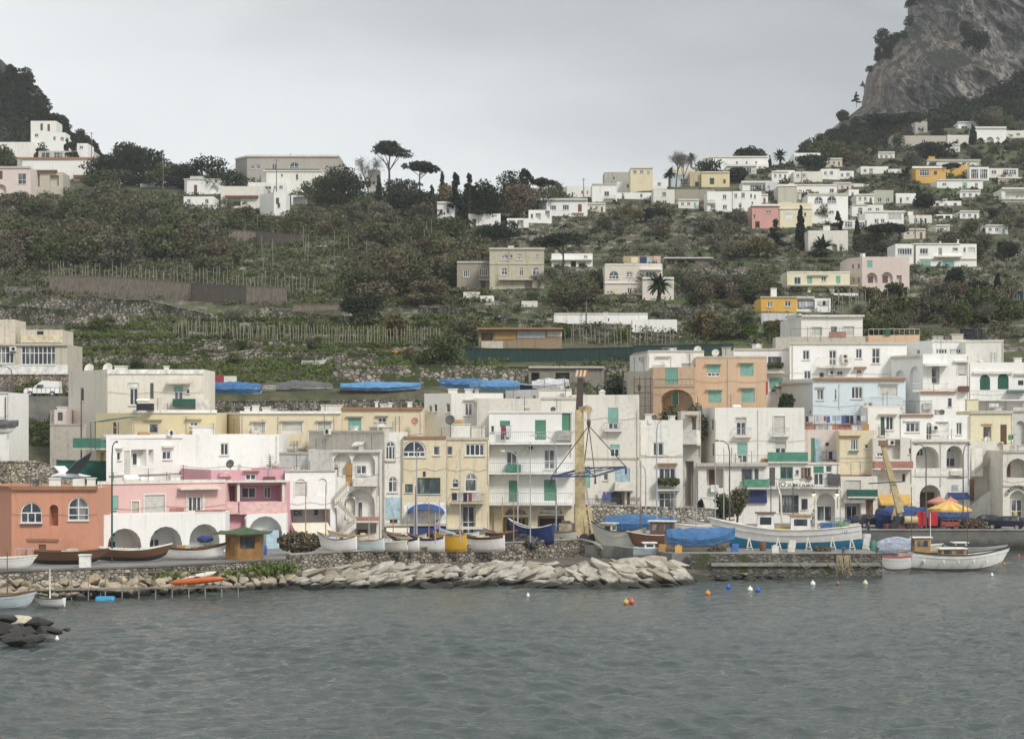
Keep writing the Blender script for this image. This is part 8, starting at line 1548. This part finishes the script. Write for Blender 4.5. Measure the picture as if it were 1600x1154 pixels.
# bulk scrub and grass as stuff
def stuff(name, n, x0, x1, y0, y1, mats, per, rad, size, seed, label=None, up=.0):
    g = np.random.default_rng(seed); Vs = []; mi = []; got = 0
    for i in range(n):
        px = g.uniform(x0, x1); py = g.uniform(y0, y1); Yh = hit(px, py)
        if Yh > 720 or blocked(px, py, 1.2*rad/Yh*F, .9*rad/Yh*F) or (name != 'grass' and 365 < px < 560 and 378 < py < 475): continue
        X = PX(px, Yh)+g.normal(0, .5); s = g.uniform(.5, 1.3)*rad; c = np.array([X, Yh, gz(X, Yh)+s*.25]); d = g.normal(size=(per,3)); d /= np.linalg.norm(d, axis=1)[:,None]; ctr = c+d*np.array([s*1.3,s,s*.7])*g.uniform(.3,1,(per,1))
        a = g.normal(size=(per,3)); a[:,2] += up; a /= np.linalg.norm(a, axis=1)[:,None]; q = np.cross(a, g.normal(size=(per,3))); q /= np.linalg.norm(q, axis=1)[:,None]; L_ = size*Yh/300*g.uniform(.6,1.4,(per,1)); a *= L_; q *= L_*.5
        Vs.append(np.stack([ctr-a, ctr+q, ctr+a, ctr-q], 1).reshape(-1,3)); mi += [int(g.integers(0, len(mats)))]*per
    V = np.concatenate(Vs); link(name, npmesh(name, V, np.arange(len(V)).reshape(-1,4), [leaf(m_) for m_ in mats], mi), kind='stuff', label=label)
stuff('undergrowth', 3600, -20, 760, 300, 470, ['olive','olive','green','grey','green'], 44, 1.6, .22, 21)
stuff('grass', 1500, 350, 760, 370, 480, ['grass','green','olive'], 34, 1.2, .2, 27, up=1.)
stuff('undergrowth', 2300, 700, 1620, 300, 540, ['grey','olive','brown','green','pine'], 38, 1.1, .20, 22)
stuff('grass', 500, 880, 1240, 560, 650, ['grass','green','olive'], 34, .9, .2, 26, up=1.)
stuff('undergrowth', 900, 1180, 1620, 205, 320, ['pine','green','grey'], 30, 1.4, .26, 23)
stuff('grass', 2400, 100, 780, 500, 600, ['grass','grass','olive','grass','lime'], 30, .8, .22, 24, up=1.5)
stuff('grass', 300, 0, 130, 615, 700, ['grass','green'], 30, .7, .25, 25, up=1.0)
# quay weeds
def weeds(x0, x1, Y0, Y1, z, n, seed):
    g = np.random.default_rng(seed); Vs = []
    for i in range(n):
        t_ = g.random(); px = x0+(x1-x0)*t_; Y = Y0+(Y1-Y0)*t_-g.uniform(.1,1.6); c = np.array([PX(px,Y), Y, z+g.uniform(-.25,.2)]); per = 16; ctr = c+g.normal(0,1,(per,3))*np.array([.4,.3,.2]); a = g.normal(size=(per,3)); a[:,2] = np.abs(a[:,2])+.6; a *= .085; q = np.cross(a, g.normal(size=(per,3)))*.35
        Vs.append(np.stack([ctr-a, ctr+q, ctr+a, ctr-q], 1).reshape(-1,3))
    V = np.concatenate(Vs); link('grass', npmesh('grass', V, np.arange(len(V)).reshape(-1,4), [leaf('grass')]), kind='stuff')
weeds(245, 455, 153.2, 161, 1.15, 150, 31)
weeds(395, 455, 158.4, 160.6, 1.35, 130, 32)
# ---- vineyard stakes
sm = MB().mat(paint((.30,.28,.23), .9, .2)); sm.tube([(0,0,-.3),(0,0,2.6)], .055, 4); smesh = sm.mesh('stake')
def stakes(n, x0, x1, y0, y1, label, group, hs=(.7,1.1), seed=1, rows=None):
    r = random.Random(seed)
    for i in range(n):
        px = x0+(x1-x0)*(i+r.uniform(-.3,.3))/n if rows else r.uniform(x0, x1); py = r.uniform(y0, y1)+(rows or 0)*(px-x0)/(x1-x0); Y = hit(px, py); X = PX(px, Y)
        o = link('vineyard_stake', smesh, None, label, 'stake', group, loc=(X, Y, gz(X, Y))); o.scale = (1,1,r.uniform(*hs)); o.rotation_euler = (r.uniform(-.05,.05), r.uniform(-.06,.06), 0)
stakes(70, 78, 500, 446, 448, 'thin stake standing in the row behind the long cane fence', 'stakes behind the cane fence', (1.2,2.0), 1, 18)
stakes(100, 270, 690, 530, 534, 'grey vine stake in the dense row on the grassy terrace', 'stakes on the grassy terrace', (.9,1.2), 2, 14)
stakes(60, 1290, 1600, 480, 505, 'pale vine stake in the right hand garden', 'stakes in the right garden', (1.0,1.7), 3)
stakes(40, 790, 1060, 536, 541, 'vine stake above the dark green net', 'stakes above the green net', (.8,1.2), 4, 2)
stakes(28, 360, 700, 375, 440, 'tall thin pole on the upper green slope', 'poles on the upper green slope', (1.4,2.6), 5)
mb = MB().mat(paint((.60,.26,.06), .6)); Y = hit(612, 552); mb.box(P(612,550,Y), (4.2,1.0,.45)); mb.mat(paint('iron')); mb.box(P(612,553.5,Y), (3.4,.6,.25)); single(mb, 'raft', 'orange raft lying on the terrace behind the stored boats', 'raft', P(612,553,Y))
mb = MB().mat(paint((.3,.04,.05), .7)); Y = 240.5; mb.box(P(341,592,Y), (1.4,1,1.0)); mb.mat(paint('offw')); mb.box(P(360,593,Y), (1.5,1,.9)); single(mb, 'crate', 'red and pale crates behind the blue covered stored boat', 'crates', P(341,597,Y))

# ---- air
hm = bpy.data.materials.new('haze'); hm.use_nodes = True; hn = hm.node_tree; hn.nodes.remove(hn.nodes['Principled BSDF'])
pv = hn.nodes.new('ShaderNodeVolumePrincipled'); pv.inputs['Color'].default_value = (.86,.89,.92,1); pv.inputs['Density'].default_value = .00013; hn.links.new(pv.outputs[0], hn.nodes['Material Output'].inputs['Volume'])
mb = MB().mat(hm); mb.obox((-1750,-350,-4), (3500,0,0), (0,2800,0), (0,0,400)); single(mb, 'haze', None, None, (0,0,0), kind='stuff')
